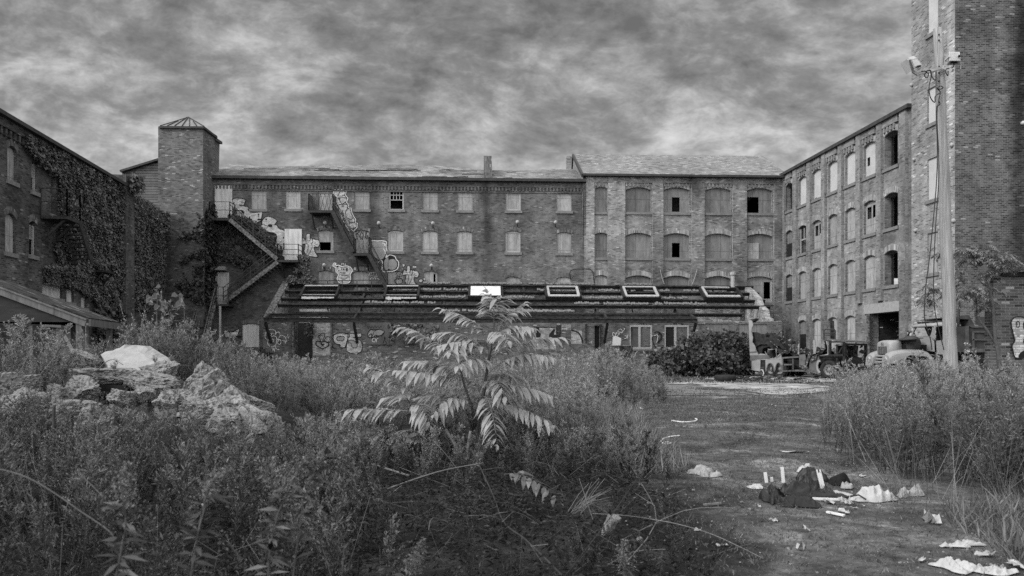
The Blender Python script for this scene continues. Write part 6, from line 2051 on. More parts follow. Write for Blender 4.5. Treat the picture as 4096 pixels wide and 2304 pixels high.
q, s = scatter(PM_mid + PM_wispn, pts, hs, lean=.12, capped=False)
quads_mesh('weeds', q, M['mug'], s, 'thin weeds growing up in front of the broken concrete', 'weeds', 'stuff')
# --- low scrub right among the rocks
pts, hs = [], []
for poly, n, h0, h1 in (([(-7.5, 8.6), (-3.5, 7.2), (-2.2, 8.3), (-2.0, 10.5), (-3.0, 11.6), (-4.7, 11.3), (-6.9, 10.4)], 120, .28, .6),):
    for p in fill(poly, n): pts.append(p); hs.append(npr.uniform(h0, h1))
q, s = scatter(PM_mid, pts, hs, lean=.25)
quads_mesh('weeds', q, M['mug_dark'], s, 'low dark scrub between the broken rocks', 'weeds', 'stuff')
pts, hs = [], []
for p in fill([(-4.6, 8.6), (-2.2, 9.0), (.9, 9.6), (1.9, 13), (.5, 16.5), (-3.5, 15), (-4.2, 12)], 330): pts.append(p); hs.append(npr.uniform(.4, .85))
q, s = scatter(PM_mid + PM_wisp, pts, hs, lean=.14)
quads_mesh('weeds', q, M['mug'], s, 'mixed weeds in the hollow behind the sapling and right of the rubble', 'weeds', 'stuff')
# --- wide meadow up to the shed
pts, hs = [], []
mead = [(-3.2, 10.4), (1.5, 9.9), (2.3, 14.5), (3.8, 22), (5.4, 31), (6.2, 46), (-16.5, 47.5), (-18, 38), (-12, 22), (-5, 17)]
for p in fill(mead, 1000):
    y = p[1]
    pts.append(p); hs.append(npr.uniform(.55, 1.15) * (1.0 + .014 * (y - 10)))
q, s = scatter(PM_far + PM_wisp, pts, hs)
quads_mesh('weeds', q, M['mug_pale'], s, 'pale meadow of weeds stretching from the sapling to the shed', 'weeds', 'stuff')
# --- clump on the far side of the path beside the sapling
pts, hs = [], []
for poly, n, h0, h1 in (([(2.2, 17), (4.0, 17.6), (5.6, 26), (3.0, 27)], 70, 1.2, 1.85), ([(4.2, 30), (7.2, 31.5), (10.0, 40), (5.2, 42)], 80, 1.0, 1.9)):
    for p in fill(poly, n): pts.append(p); hs.append(npr.uniform(h0, h1))
q, s = scatter(PM_mid + PM_wisp, pts, hs)
quads_mesh('weeds', q, M['mug'], s, 'soft rounded clump of weeds at the left of the grass path', 'weeds', 'stuff')
# --- right bank
pts, hs, sk = [], [], []
for x, y, z in fill([(4.45, 7.0), (5.6, 5.6), (7.5, 8), (12, 15), (13.5, 18.5), (9.6, 18.6), (7.7, 16.5), (4.9, 11.2), (4.2, 8.8)], 540):
    pts.append((x, y, z)); hs.append(npr.uniform(.85, 1.36) * (.9 if y < 7.5 else 1.0)); sk.append(-.08 if y < 8.5 else .08)
q, s = scatter(PM_wisp + PM_wispn + PM_mid[:2], pts, hs, shade_k=sk, lean=.10)
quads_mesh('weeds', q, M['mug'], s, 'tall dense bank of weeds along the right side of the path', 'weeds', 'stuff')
pts, hs = [], []
for p in fill([(8.5, 17), (14.5, 17), (19, 24), (20, 29), (13.5, 29), (11.2, 22)], 140): pts.append(p); hs.append(npr.uniform(.8, 1.35))
q, s = scatter(PM_wisp, pts, hs)
quads_mesh('weeds', q, M['mug_pale'], s, 'weeds standing in front of the old truck and the utility pole', 'weeds', 'stuff')
# --- tall seed spikes that stand above the right bank: individual plants
tops = [('Q', 390, 1110, 14.5), ('Q', 440, 1150, 14.2), ('Q', 825, 1255, 13.5), ('G', 970, 500, 20), ('G', 1010, 560, 19), ('G', 2110, 400, 16), ('N', 1580, 10, 12.2)]
k_ = 0
for c, x, y, Y in tops[:6]:
    p = cp(c, x, y, Y)
    q, s = scatter([mugwort(1, 34, 10, .05, .016, .075, 60 + k_, True)], [(p.x, p.y, 0)], [p.z], lean=.02, capped=False)
    where = ('beside the pole foot, taller of the pair', 'beside the pole foot, shorter of the pair', 'in front of the brick shed corner', 'before the wreck front wheel, taller one', 'before the wreck front wheel, shorter one', 'just right of the pole against the dark bed')[k_]
    quads_mesh('seed_spike', q, M['mug_pale'], np.clip(s + .15, 0, 1), 'upright seed spike ' + where, 'weed spike', group='seed spikes above the right bank')
    k_ += 1

# --- creeping dark brush under the sapling (ground cover)
n = 22000
P = np.array(fill([(-1.9, 3.2), (.2, 2.6), (1.25, 4.0), (1.35, 6.2), (1.3, 8.6), (.2, 9.4), (-2.2, 9.8), (-2.9, 7.8), (-1.7, 5.4)], n))
P[:, 2] += np.abs(npr.normal(size=n)) * .13 + .05 * np.sin(P[:, 0] * 5) * np.cos(P[:, 1] * 4)
dr = npr.normal(size=(n, 3)); dr[:, 2] = np.abs(dr[:, 2]) * .6
Q1 = leaf_quads(P, dr, npr.uniform(.025, .065, n), npr.uniform(.007, .018, n))
quads_mesh('ground_cover', Q1, M['brush'], np.clip(npr.normal(size=n) * .22 + .35, 0, 1), 'dark creeping brush on the ground below the sapling', 'ground cover', 'stuff')
pts, hs = [], []
for p in fill([(-1.9, 3.0), (.3, 2.7), (1.15, 4.2), (1.5, 6.5), (1.75, 9.4), (-2.4, 10.2)], 330): pts.append(p); hs.append(npr.uniform(.16, .36) * (1.35 if p[1] > 7 else 1))
q, s = scatter(PM_mid, pts, hs, lean=.3)
quads_mesh('weeds', q, M['brush'], s, 'low tangle of dark weeds around the sapling foot', 'weeds', 'stuff')

n = 16000
P = np.array(fill([(-8.5, 9.6), (-6.5, 5.2), (-2.6, 2.2), (-1.3, 2.1), (-.55, 3.2), (-.9, 5.5), (-2.4, 7.4), (-5.2, 8.4), (-7.4, 10.2)], n))
P[:, 2] += np.abs(npr.normal(size=n)) * .16
dr = npr.normal(size=(n, 3)); dr[:, 2] = np.abs(dr[:, 2]) * .8
quads_mesh('ground_cover', leaf_quads(P, dr, npr.uniform(.03, .07, n), npr.uniform(.008, .02, n)), M['mug_dark'], np.clip(npr.normal(size=n) * .2 + .25, 0, 1), 'dark ground cover under the near left weeds', 'ground cover', 'stuff')
pts, hs = [], []
for p in fill([(-2.6, 7.6), (-.6, 7.0), (1.3, 7.4), (1.6, 9.2), (.4, 10.2), (-2.8, 10.2)], 210): pts.append(p); hs.append(npr.uniform(.28, .62))
q, s = scatter(PM_mid + PM_wisp, pts, hs, lean=.2)
quads_mesh('weeds', q, M['mug'], s, 'pale weeds crowding round the foot of the sapling', 'weeds', 'stuff')
# --- grass on the path: short blades
def grass(poly, n, h0, h1, w, mat, label, lean=.5, seedshade=.45):
    P = np.array(fill(poly, n))
    d = npr.normal(size=(n, 3)) * lean; d[:, 2] = 1
    h = npr.uniform(h0, h1, n)
    q = leaf_quads(P, d, h, np.full(n, w) * npr.uniform(.6, 1.4, n))
    quads_mesh('grass', q, mat, np.clip(npr.normal(size=n) * .2 + seedshade, 0, 1), label, 'grass', 'stuff')


grass([(1.0, 3.6), (4.2, 3.6), (4.2, 8), (5.2, 12), (7.8, 18), (3.2, 18), (2.2, 12), (1.5, 8)], 60000, .02, .075, .0065, M['grass'], 'short trodden grass on the path and around the rags', .7)
grass([(2.2, 13), (7.6, 16), (9.5, 21.5), (4.0, 22), (3.1, 16)], 22000, .03, .10, .012, M['grass'], 'trodden grass further up the path', .6)
pts, hs = [], []
for p in fill([(1.3, 4.2), (4.0, 4.2), (4.3, 8), (5.0, 11.5), (7.6, 18), (3.4, 18), (2.2, 12), (1.6, 8)], 900):
    if clump(p[0], p[1], .9) > .08: pts.append(p); hs.append(npr.uniform(.05, .15))
q, s = scatter([wisp(1, 12, 8, .25, .035, 90 + k, .5) for k in range(4)], pts, hs, lean=.3, capped=False)
quads_mesh('grass', q, M['grass'], s, 'clumped tufts of grass and low weeds on the worn path', 'grass', 'stuff')
grass([(3.2, 22.5), (12.5, 22), (14, 27), (5, 29)], 3500, .04, .12, .035, M['grass'], 'thin grass at the edge of the pale gravel', .6)
grass([(5, 33), (15, 32), (15, 40), (7, 42)], 3500, .06, .22, .05, M['mug'], 'grass along the foot of the dark bush', .5)
grass([(3.3, 4.6), (4.6, 4.6), (5.2, 6.2), (4.3, 6.3), (3.6, 5.8)], 2200, .12, .38, .012, M['grass'], 'taller arching grass at the right edge of the path', .45, .55)
grass([(1.2, 7.4), (2.1, 8.2), (2.6, 14), (3.4, 19), (2.2, 19), (1.5, 13)], 3500, .12, .42, .012, M['straw'], 'dry seeding grass along the left edge of the path', .35)

# --- tangle of thin dead stems over the brush
n = 2000
P = np.array(fill([(-2.0, 3.0), (.3, 2.7), (1.2, 4.2), (1.5, 6.5), (1.6, 9.0), (-2.4, 9.8), (-3.4, 7.0)], n))
P[:, 2] += np.abs(npr.normal(size=n)) * .10 + .03
az = npr.uniform(0, 2 * np.pi, n); el = np.abs(npr.normal(size=n)) * .35
L_ = npr.uniform(.08, .42, n)
E = P + np.stack([np.cos(az) * np.cos(el), np.sin(az) * np.cos(el), np.sin(el)], 1) * L_[:, None]
quads_mesh('dead_stems', strips(P, E, npr.uniform(.002, .004, n)), M['straw'], np.clip(npr.normal(size=n) * .22 + .10, 0, 1), 'tangle of thin dead stems over the dark brush', 'dead stems', 'stuff')
n = 900
P = np.array(fill([(3.6, 6.2), (4.6, 6.0), (8, 13), (9, 18), (7.2, 16), (4.6, 10.5)], n))
az = npr.uniform(0, 2 * np.pi, n); el = npr.uniform(.7, 1.45, n)
L_ = npr.uniform(.25, .9, n)
E = P + np.stack([np.cos(az) * np.cos(el), np.sin(az) * np.cos(el), np.sin(el)], 1) * L_[:, None]
quads_mesh('dead_stems', strips(P, E, npr.uniform(.003, .006, n)), M['straw'], np.clip(npr.normal(size=n) * .25 + .3, 0, 1), 'bare dry stems standing at the foot of the right bank', 'dead stems', 'stuff')


def goldenrod(label, path, leaf_n, plume, seed, mat='mug_dark'):
    """one leafy flowering stem: path of world points, lance leaves, fluffy plume over the last part"""
    r = np.random.RandomState(seed)
    P = np.array([tuple(p) for p in path], float)
    T = np.linspace(0, 1, 24)
    idx = np.minimum((T * (len(P) - 1)).astype(int), len(P) - 2)
    f = (T * (len(P) - 1) - idx)[:, None]
    C_ = P[idx] * (1 - f) + P[idx + 1] * f
    t_ = thing('flowering_weed', label, 'weed', path[0])
    MB().tube([Vector(c) for c in C_], [.004 - .0025 * k / 23 for k in range(24)], 5).build('stem', M['stem'], t_)
    m = leaf_n
    u = r.uniform(.1, plume + .1, m)
    k = (u * 23).astype(int)
    d = r.normal(size=(m, 3)) * [1, 1, .45] + [0, 0, .15]
    q = leaf_quads(C_[k], d, r.uniform(.05, .10, m), r.uniform(.012, .020, m), r)
    quads_mesh('foliage', q, M[mat], np.clip(.5 + r.normal(size=m) * .2, 0, 1), parent=t_)
    m = 700
    u = r.uniform(plume, 1, m)
    k = np.minimum((u * 23).astype(int), 23)
    w_ = .045 * (1 - (u - plume) / (1 - plume)) + .008
    pos = C_[k] + r.normal(size=(m, 3)) * w_[:, None] * .55
    q = leaf_quads(pos, r.normal(size=(m, 3)) + [0, 0, .3], r.uniform(.008, .018, m), r.uniform(.004, .008, m), r)
    quads_mesh('foliage', q, M['mug_pale'], np.clip(.42 + r.normal(size=m) * .2, 0, 1), parent=t_, label='pale fluffy plume')  # the fluffy flower plume, not leaves, under the shared foliage name


goldenrod('leafy flowering stem arching up in the lower middle left of the sapling', [cp('M', -60, 1300, 2.7), cp('M', 20, 700, 2.75), cp('M', 120, 430, 2.8), cp('M', 330, 300, 2.9), cp('M', 540, 190, 3.0)], 70, .5, 1)
goldenrod('short fluffy flowering stem at the bottom edge below the sapling', [cp('M', 690, 1320, 3.0), cp('M', 740, 1180, 3.0), cp('M', 800, 1080, 3.0), cp('M', 850, 950, 3.05)], 14, .35, 2)
goldenrod('short flowering stem at the bottom edge near the path', [cp('M', 2260, 1330, 3.6), cp('M', 2240, 1180, 3.6), cp('M', 2225, 1080, 3.6), cp('M', 2235, 960, 3.6)], 40, .55, 3)
goldenrod('leafy flowering stem standing among the near left weeds', [cp('K', 2120, 1500, 2.6), cp('K', 2140, 1150, 2.6), cp('K', 2200, 900, 2.7), cp('K', 2330, 620, 2.75), cp('K', 2480, 430, 2.8)], 80, .6, 4)
goldenrod('nodding flowering stem low in the bottom left', [cp('K', 900, 1500, 2.4), cp('K', 960, 1200, 2.4), cp('K', 1000, 950, 2.45), cp('K', 960, 700, 2.5), cp('K', 1020, 480, 2.55)], 60, .55, 5)
goldenrod('pale flowering stem leaning right in the near left weeds', [cp('K', 1500, 1480, 2.5), cp('K', 1560, 1100, 2.5), cp('K', 1620, 800, 2.55), cp('K', 1680, 640, 2.6), cp('K', 1860, 560, 2.65)], 60, .5, 6)

# --- compound leaf (pinnate) generator
def pinnate(p0, p1, p2, pairs, ln, wd, droop=.75, r=npr, seg=3, start=.18):
    """rachis quadratic curve; leaflets in pairs, curved, hanging"""
    p0, p1, p2 = (np.array(p, float) for p in (p0, p1, p2))
    Q, S = [], []
    T = np.linspace(0, 1, 9)
    C_ = ((1 - T) ** 2)[:, None] * p0 + (2 * T * (1 - T))[:, None] * p1 + (T ** 2)[:, None] * p2
    Q.append(strips(C_[:-1], C_[1:], np.linspace(.012, .004, 8) * (ln / .25), r)); S += [.35] * 8
    for k in range(pairs + 1):
        t = start + (1 - start) * k / pairs
        c = (1 - t) ** 2 * p0 + 2 * t * (1 - t) * p1 + t * t * p2
        tg = 2 * (1 - t) * (p1 - p0) + 2 * t * (p2 - p1); tg /= np.linalg.norm(tg) + 1e-9
        sd = np.cross(tg, [0, 0, 1.0]); sd /= np.linalg.norm(sd) + 1e-6
        L = ln * (.66 + .5 * math.sin(PI * min(1, t * .9))) * (.6 if t > .93 else 1) * r.uniform(.78, 1.12)
        for sg in ((1, -1) if k < pairs else (0,)):
            d = sd * sg * (1 - .35 * droop) + tg * (.42 if sg else 1.0) + r.normal(size=3) * .13
            d /= np.linalg.norm(d)
            up = np.cross(np.cross(d, [0, 0, 1.0]), d)
            wv = np.cross(d, [0, 0, 1.0]); wv /= np.linalg.norm(wv) + 1e-9
            tilt = r.normal() * .25
            pos = c.copy(); dd = d.copy()
            prevL = prevR = pos
            n_ = seg + 1
            widths = [.0, .85, 1.0, .62, .0] if seg == 3 else [.0, 1.0, .0]
            n_ = len(widths) - 1
            fold = .35
            for j in range(1, n_ + 1):
                dd = dd + np.array([0, 0, -1.0]) * droop * .42 * (3 / n_)
                dd /= np.linalg.norm(dd)
                npos = pos + dd * L / n_
                w_ = wd * widths[j] / 2
                lift = np.array([0, 0, fold * w_])
                wv2 = wv + np.array([0, 0, tilt])
                nl_, nr_ = npos + wv2 * w_ + lift, npos - wv2 * w_ + lift
                Q.append(np.array([[pos, prevL, nl_, npos]])); Q.append(np.array([[pos, npos, nr_, prevR]]))
                b_ = .5 + r.normal() * .12
                S += [b_ + .06, b_ - .06]
                pos, prevL, prevR = npos, nl_, nr_
    return np.concatenate(Q), np.clip(S, 0, 1)


# --- the sapling in the middle
YS = 9.2
base = cp('L', 1092, 1330, YS)
sap = thing('sapling', 'young tree of heaven with long drooping feather leaves in the middle of the yard', 'sapling', (base.x, base.y, gz(base.x, base.y)))
def LP(x, y, dy=0.0):
    return cp('L', x, y, YS + dy)
mb = MB()
mb.tube([Vector((base.x, base.y, gz(base.x, base.y) - .05)), LP(1100, 1130), LP(1125, 980), LP(1150, 860), LP(1172, 700), LP(1190, 590), LP(1213, 450), LP(1228, 340)], [.028, .026, .024, .023, .02, .017, .012, .007], 8)
mb.build('trunk', M['stem'], sap, smooth=True)
mb = MB().tube([LP(1104, 1110), LP(1060, 950, -.05), LP(1010, 800, -.1), LP(985, 700, -.12), LP(950, 590, -.15)], [.02, .018, .015, .012, .007], 7)
mb.build('branch', M['stem'], sap, smooth=True)
mb = MB().tube([LP(775, 1320, -.2), LP(740, 1200, -.2), LP(700, 1080, -.25), LP(650, 960, -.3), LP(600, 870, -.35)], [.018, .017, .015, .012, .007], 7)
mb.build('branch', M['stem'], sap, smooth=True)
LEAVES = [((1222, 370), (1235, 210), (1172, 118), 0, .05, 9), ((1225, 400), (1300, 300), (1440, 205), .0, .15, 10), ((1220, 450), (1340, 345), (1505, 385), -.05, -.2, 10), ((1210, 470), (1100, 300), (845, 245), .05, .15, 11),
          ((1190, 600), (1080, 420), (800, 520), -.05, -.35, 12), ((1180, 560), (980, 360), (790, 430), .05, .2, 11), ((1005, 760), (860, 590), (575, 628), -.1, -.05, 13), ((1000, 800), (860, 700), (490, 690), -.15, -.35, 13),
          ((660, 940), (520, 730), (300, 645), -.3, -.45, 11), ((950, 600), (760, 430), (545, 368), -.1, .15, 11), ((650, 990), (420, 960), (150, 975), -.3, -.35, 11), ((1200, 580), (1430, 430), (1745, 462), 0, .1, 12),
          ((1178, 720), (1380, 500), (1690, 610), 0, -.2, 12), ((1160, 830), (1350, 740), (1660, 885), 0, -.15, 12), ((1130, 930), (1400, 900), (1680, 1110), -.05, -.3, 12), ((1150, 880), (1210, 880), (1245, 1225), -.1, -.75, 11),
          ((1060, 950), (900, 800), (785, 1010), -.1, -.5, 10), ((640, 960), (690, 880), (765, 1090), -.3, -.6, 9), ((1040, 900), (860, 830), (640, 900), -.1, .1, 10), ((760, 1270), (600, 1120), (270, 1180), -.2, -.3, 10),
          ((740, 1200), (600, 1050), (480, 1180), -.2, .2, 8), ((1160, 800), (1260, 700), (1300, 880), -.05, -.5, 9), ((1195, 620), (1330, 480), (1300, 420), 0, .5, 9), ((1170, 620), (960, 470), (900, 560), .05, -.5, 10), ((1180, 640), (1080, 560), (960, 660), -.1, -.6, 10), ((1010, 780), (930, 640), (760, 760), .1, .5, 10), ((1170, 760), (1300, 660), (1450, 760), .1, .55, 10), ((1215, 430), (1290, 380), (1330, 480), -.1, -.6, 9), ((1200, 500), (1100, 420), (1010, 520), .1, .5, 9), ((1120, 960), (1010, 850), (900, 940), .1, .5, 9), ((640, 930), (540, 840), (420, 900), -.2, .2, 9), ((1150, 860), (1280, 800), (1400, 950), .1, .5, 9), ((1225, 350), (1215, 240), (1250, 160), 0, -.3, 8)]
for (a, b, c, d0_, d1_, n_) in LEAVES:
    q, s = pinnate(LP(*a, d0_), LP(*b, (d0_ + d1_) / 2), LP(*c, d1_), n_ + 3, .270, .060, .80)
    quads_mesh('leaf', q, M['sumac'], s, parent=sap, smooth=False)
# a fallen-over frond low on the ground
p0 = [cp('M', 1400, 510, 6.4), cp('M', 1560, 470, 6.3), cp('M', 1780, 690, 6.1)]
q, s = pinnate(*p0, 10, .17, .05, .5)
quads_mesh('fern_frond', q, M['mug'], s, 'low drooping frond lying over the brush right of the sapling foot', 'plant')

# --- tree of heaven beside the pole
YT = 22.4
tb_ = cp('Q', 735, 1320, YT)
tr = thing('tree_of_heaven', 'slender tree with feathery leaves leaning behind the utility pole against the brick tower', 'tree', (tb_.x, YT, 0))
QP = lambda x, y, dy=0.0: cp('Q', x, y, YT + dy)
MB().tube([Vector((tb_.x + .05, YT, 0)), QP(712, 1200), QP(690, 1130), QP(672, 850), QP(660, 740), QP(625, 560), QP(620, 500)], [.06, .058, .052, .046, .04, .03, .018], 8).tube([QP(690, 1140), QP(600, 1000, .2), QP(505, 880, .4), QP(510, 800, .5), QP(495, 640, .6)], [.045, .04, .034, .026, .012], 7).tube([QP(625, 600), QP(560, 560), QP(480, 430)], [.03, .025, .012], 6).tube([QP(330, 980, .8), QP(335, 850, .8), QP(345, 780, .8), QP(310, 600, .8), QP(380, 480, .9), QP(290, 290, 1)], [.04, .036, .03, .024, .016, .008], 6).tube([QP(380, 480, .9), QP(420, 380, .8)], [.02, .01], 5).build('trunk', M['stem'], tr, smooth=True)
r_ = np.random.RandomState(8)
Qs, Ss = [], []
cent = [(520, 260, 150, 60, 14), (640, 330, 170, 90, 26), (760, 380, 110, 60, 14), (430, 330, 110, 70, 12), (380, 250, 90, 50, 8), (450, 640, 100, 60, 12), (560, 660, 110, 60, 14), (560, 770, 70, 50, 7), (350, 700, 90, 70, 9), (330, 520, 70, 80, 8), (90, 640, 110, 70, 12), (60, 740, 80, 60, 6), (170, 260, 50, 40, 4), (640, 480, 90, 50, 10), (940, 430, 60, 30, 3)]
for cx, cy, rx, ry, n_ in cent:
    for k in range(int(n_ * 1.7)):
        a = r_.uniform(0, 2 * PI)
        x0, y0 = cx + r_.normal() * rx * .45, cy + r_.normal() * ry * .45
        L_ = r_.uniform(60, 125)
        dx, dz = math.cos(a), r_.uniform(-.1, .55)
        dyy = math.sin(a)
        sc = YT / F / 2.415
        P0 = np.array(QP(x0, y0, r_.normal() * .35 + .2))
        v_ = np.array([dx, dyy, dz]) * L_ * sc
        q, s = pinnate(P0, P0 + v_ * .55 + np.array([0, 0, .06]), P0 + v_ + np.array([0, 0, -.2]), 8, .15, .045, .55, r_, seg=2)
        Qs.append(q); Ss.append(s + r_.normal() * .12)
quads_mesh('crown', np.concatenate(Qs), M['sumac_far'], np.clip(np.concatenate(Ss), 0, 1), parent=tr)

# --- creeper on walls
def creeper(name, W, crop, poly, n, size, mat, label, off=.05, dens=None, seed=1, jit=6):
    r = np.random.RandomState(seed)
    hp = [W.h(crop, x, y) for x, y in poly]
    s0, s1 = min(p[0] for p in hp), max(p[0] for p in hp)
    z0, z1 = max(.0, min(p[1] for p in hp)), max(p[1] for p in hp)
    B, D, SH = [], [], []
    x0, y0, k = CROPS[crop]
    nn = np.array([*W.n, 0]); dd_ = np.array([*W.d, 0])
    cnt = 0
    while len(B) < n and cnt < n * 25:
        cnt += 1
        s, z = r.uniform(s0, s1), r.uniform(z0, z1)
        u, v = W.proj(s, z)
        x, y = (u - x0) * k, (v - y0) * k
        nz = mnoise.noise((s * .9, z * .9, seed))
        if not inpoly(x + r.normal() * jit + nz * jit * 2.5, y + r.normal() * jit, poly): continue
        if dens is not None and mnoise.noise((s * dens[0], z * dens[0], seed + 4)) < dens[1]: continue
        bump = .16 + .16 * mnoise.noise((s * 1.3, z * 1.3, 2)) + .1 * mnoise.noise((s * 4, z * 4, 6))
        B.append(W.pt(s, z, off + max(0, bump) * r.uniform(.2, 1.3)))
        D.append(dd_ * r.normal() * .5 + nn * r.uniform(.1, .7) + np.array([0, 0, -1.0]) * r.uniform(.3, 1.1))
        SH.append(.38 + .6 * max(-.25, nz * .4 + bump - .16) + r.normal() * .2)
    B, D = np.array(B), np.array(D)
    m = len(B)
    d = norm(D)
    L = size * r.uniform(.65, 1.35, m)
    side = norm(np.cross(d, nn[None] + r.normal(size=(m, 3)) * .35))
    mid = B + d * (L * .42)[:, None]
    tip = B + d * L[:, None]
    q = np.stack([B, mid + side * (L * .48)[:, None], tip, mid - side * (L * .48)[:, None]], 1)
    return quads_mesh(name, q, M[mat], np.clip(SH, 0, 1), label, 'creeper', 'stuff')


creeper('ivy', Wl, 'A', [(110, 190), (180, 215), (300, 275), (420, 350), (560, 420), (690, 490), (735, 530), (735, 720), (700, 880), (690, 1210), (560, 1210), (520, 1150), (430, 1090), (250, 1060), (240, 960), (330, 940), (300, 860), (350, 700), (330, 640), (330, 440), (250, 410), (140, 290)], 44000, .115, 'ivy', 'thick leafy creeper hanging over the long left wall')
creeper('ivy', Wl, 'A', [(760, 545), (830, 575), (905, 625), (955, 660), (945, 730), (925, 900), (935, 1080), (880, 1110), (860, 1210), (750, 1210), (755, 900), (750, 700)], 22000, .12, 'ivy', 'leafy creeper on the lower wall next to the left tower', off=.08, seed=2)
creeper('ivy', Wl, 'A', [(700, 425), (775, 430), (780, 520), (700, 540)], 350, .26, 'ivy', 'tuft of creeper capping the wall pier', off=.45, seed=7)
creeper('ivy', Wq, 'A', [(1180, 690), (1180, 1180), (1060, 1140), (1050, 1060), (1150, 960), (1050, 930), (1100, 900), (1170, 840), (1050, 790), (1120, 740), (1090, 690), (990, 660), (1140, 650)], 2600, .20, 'ivy_dark', 'thin creeper climbing the corner of the left tower', off=.02, seed=3, dens=(1.0, -.1), jit=10)
creeper('ivy', WqS, 'A', [(1180, 640), (1232, 600), (1240, 1180), (1180, 1190)], 1700, .22, 'ivy_dark', 'dark creeper in the corner beside the left tower', off=.02, seed=5, jit=3)
creeper('ivy', Wb, 'S', [(400, 110), (520, 120), (640, 100), (760, 190), (880, 300), (1000, 400), (1130, 470), (1180, 500), (1000, 560), (880, 590), (800, 640), (730, 560), (690, 610), (620, 570), (560, 540), (480, 560), (440, 680), (400, 900), (395, 500)], 11000, .125, 'ivy_dark', 'dark creeper spread below the upper fire stair', off=.03, seed=4, dens=(.8, -.22), jit=14)
creeper('ivy', Wb, 'S', [(660, 30), (760, 60), (900, 110), (1060, 200), (1180, 390), (1120, 420), (1000, 320), (850, 220), (680, 90)], 1300, .18, 'ivy_dark', 'creeper tangled in the upper fire stair rails', off=.5, seed=6, jit=12)
creeper('ivy', Wb, 'S', [(1470, 500), (1560, 520), (1560, 720), (1660, 790), (1594, 815), (1400, 815), (1230, 810), (1230, 770), (1400, 740), (1440, 600)], 1500, .20, 'ivy', 'creeper hanging over the left end of the shed roof', off=.4, seed=8, dens=(1.0, -.25), jit=14)
creeper('ivy', Wl, 'A', [(530, 1210), (700, 1210), (690, 1449), (600, 1400), (530, 1380)], 1500, .25, 'ivy_dark', 'creeper low on the left wall beside the porch', off=.1, seed=9)
creeper('ivy', Wf, 'H', [(500, 515), (545, 515), (540, 640), (480, 600)], 160, .2, 'ivy_dark', 'sprig of creeper in the shed doorway', off=.03, seed=10)
creeper('ivy', Wf, 'H', [(1140, 540), (1240, 520), (1600, 520), (1640, 640), (1500, 640), (1300, 700), (1180, 640)], 700, .24, 'ivy', 'leafy growth climbing the shed front behind the sapling', off=.2, seed=11, dens=(.9, -.05))

# --- dark glossy bush beside the wreck
def leafball(name, blobs, n, size, mat, label, cat, seed=1):
    r = np.random.RandomState(seed)
    per = [b[3] * b[4] * b[5] for b in blobs]
    tot = sum(per)
    B, D, SH = [], [], []
    for b, w_ in zip(blobs, per):
        k = int(n * w_ / tot)
        v_ = norm(r.normal(size=(k, 3)))
        rad = r.uniform(.55, 1.12, k) ** .5
        nz = np.array([mnoise.noise((float(a[0] * 2.2 + b[0]), float(a[1] * 2.2), float(a[2] * 2.2))) for a in v_])
        p = np.array(b[:3]) + v_ * (rad * (1 + .5 * nz))[:, None] * np.array(b[3:6])
        keep = p[:, 2] > .02
        B.append(p[keep]); D.append((v_ * .6 + r.normal(size=(k, 3)) * .6 + np.array([0, 0, -.35]))[keep])
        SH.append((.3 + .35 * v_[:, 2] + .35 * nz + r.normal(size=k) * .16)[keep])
    B, D = np.concatenate(B), norm(np.concatenate(D))
    m = len(B)
    L = size * r.uniform(.6, 1.3, m)
    side = norm(np.cross(D, r.normal(size=(m, 3))))
    mid = B + D * (L * .45)[:, None]
    q = np.stack([B, mid + side * (L * .36)[:, None], B + D * L[:, None], mid - side * (L * .36)[:, None]], 1)
    return quads_mesh(name, q, M[mat], np.clip(np.concatenate(SH), 0, 1), label, cat)


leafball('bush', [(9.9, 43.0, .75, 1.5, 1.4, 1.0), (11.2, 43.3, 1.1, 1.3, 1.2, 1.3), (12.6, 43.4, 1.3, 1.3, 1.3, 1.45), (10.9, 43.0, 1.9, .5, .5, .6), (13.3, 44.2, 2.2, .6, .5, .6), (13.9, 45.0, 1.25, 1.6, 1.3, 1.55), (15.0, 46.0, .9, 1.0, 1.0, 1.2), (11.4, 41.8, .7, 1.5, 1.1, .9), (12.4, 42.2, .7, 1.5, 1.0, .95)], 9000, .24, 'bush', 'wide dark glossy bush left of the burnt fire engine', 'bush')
leafball('bush', [(-13.6, 33.0, .6, 1.2, 1.0, 1.2), (-12.6, 32.4, .5, 1.0, 1, .8)], 1400, .2, 'ivy_dark', 'dark round bush at the foot of the left tower', 'bush', 4)
leafball('bush', [(-16.0, 44.5, .7, .9, .8, 1.0)], 900, .2, 'ivy_dark', 'dark bush by the plywood door below the fire escape', 'bush', 6)
leafball('bush', [(18.0, 46, 1.0, 1.4, 1.0, 1.3), (20.5, 45, .8, 1.3, 1.0, 1.0)], 1500, .2, 'mug', 'loose bush behind the burnt fire engine', 'bush', 7)

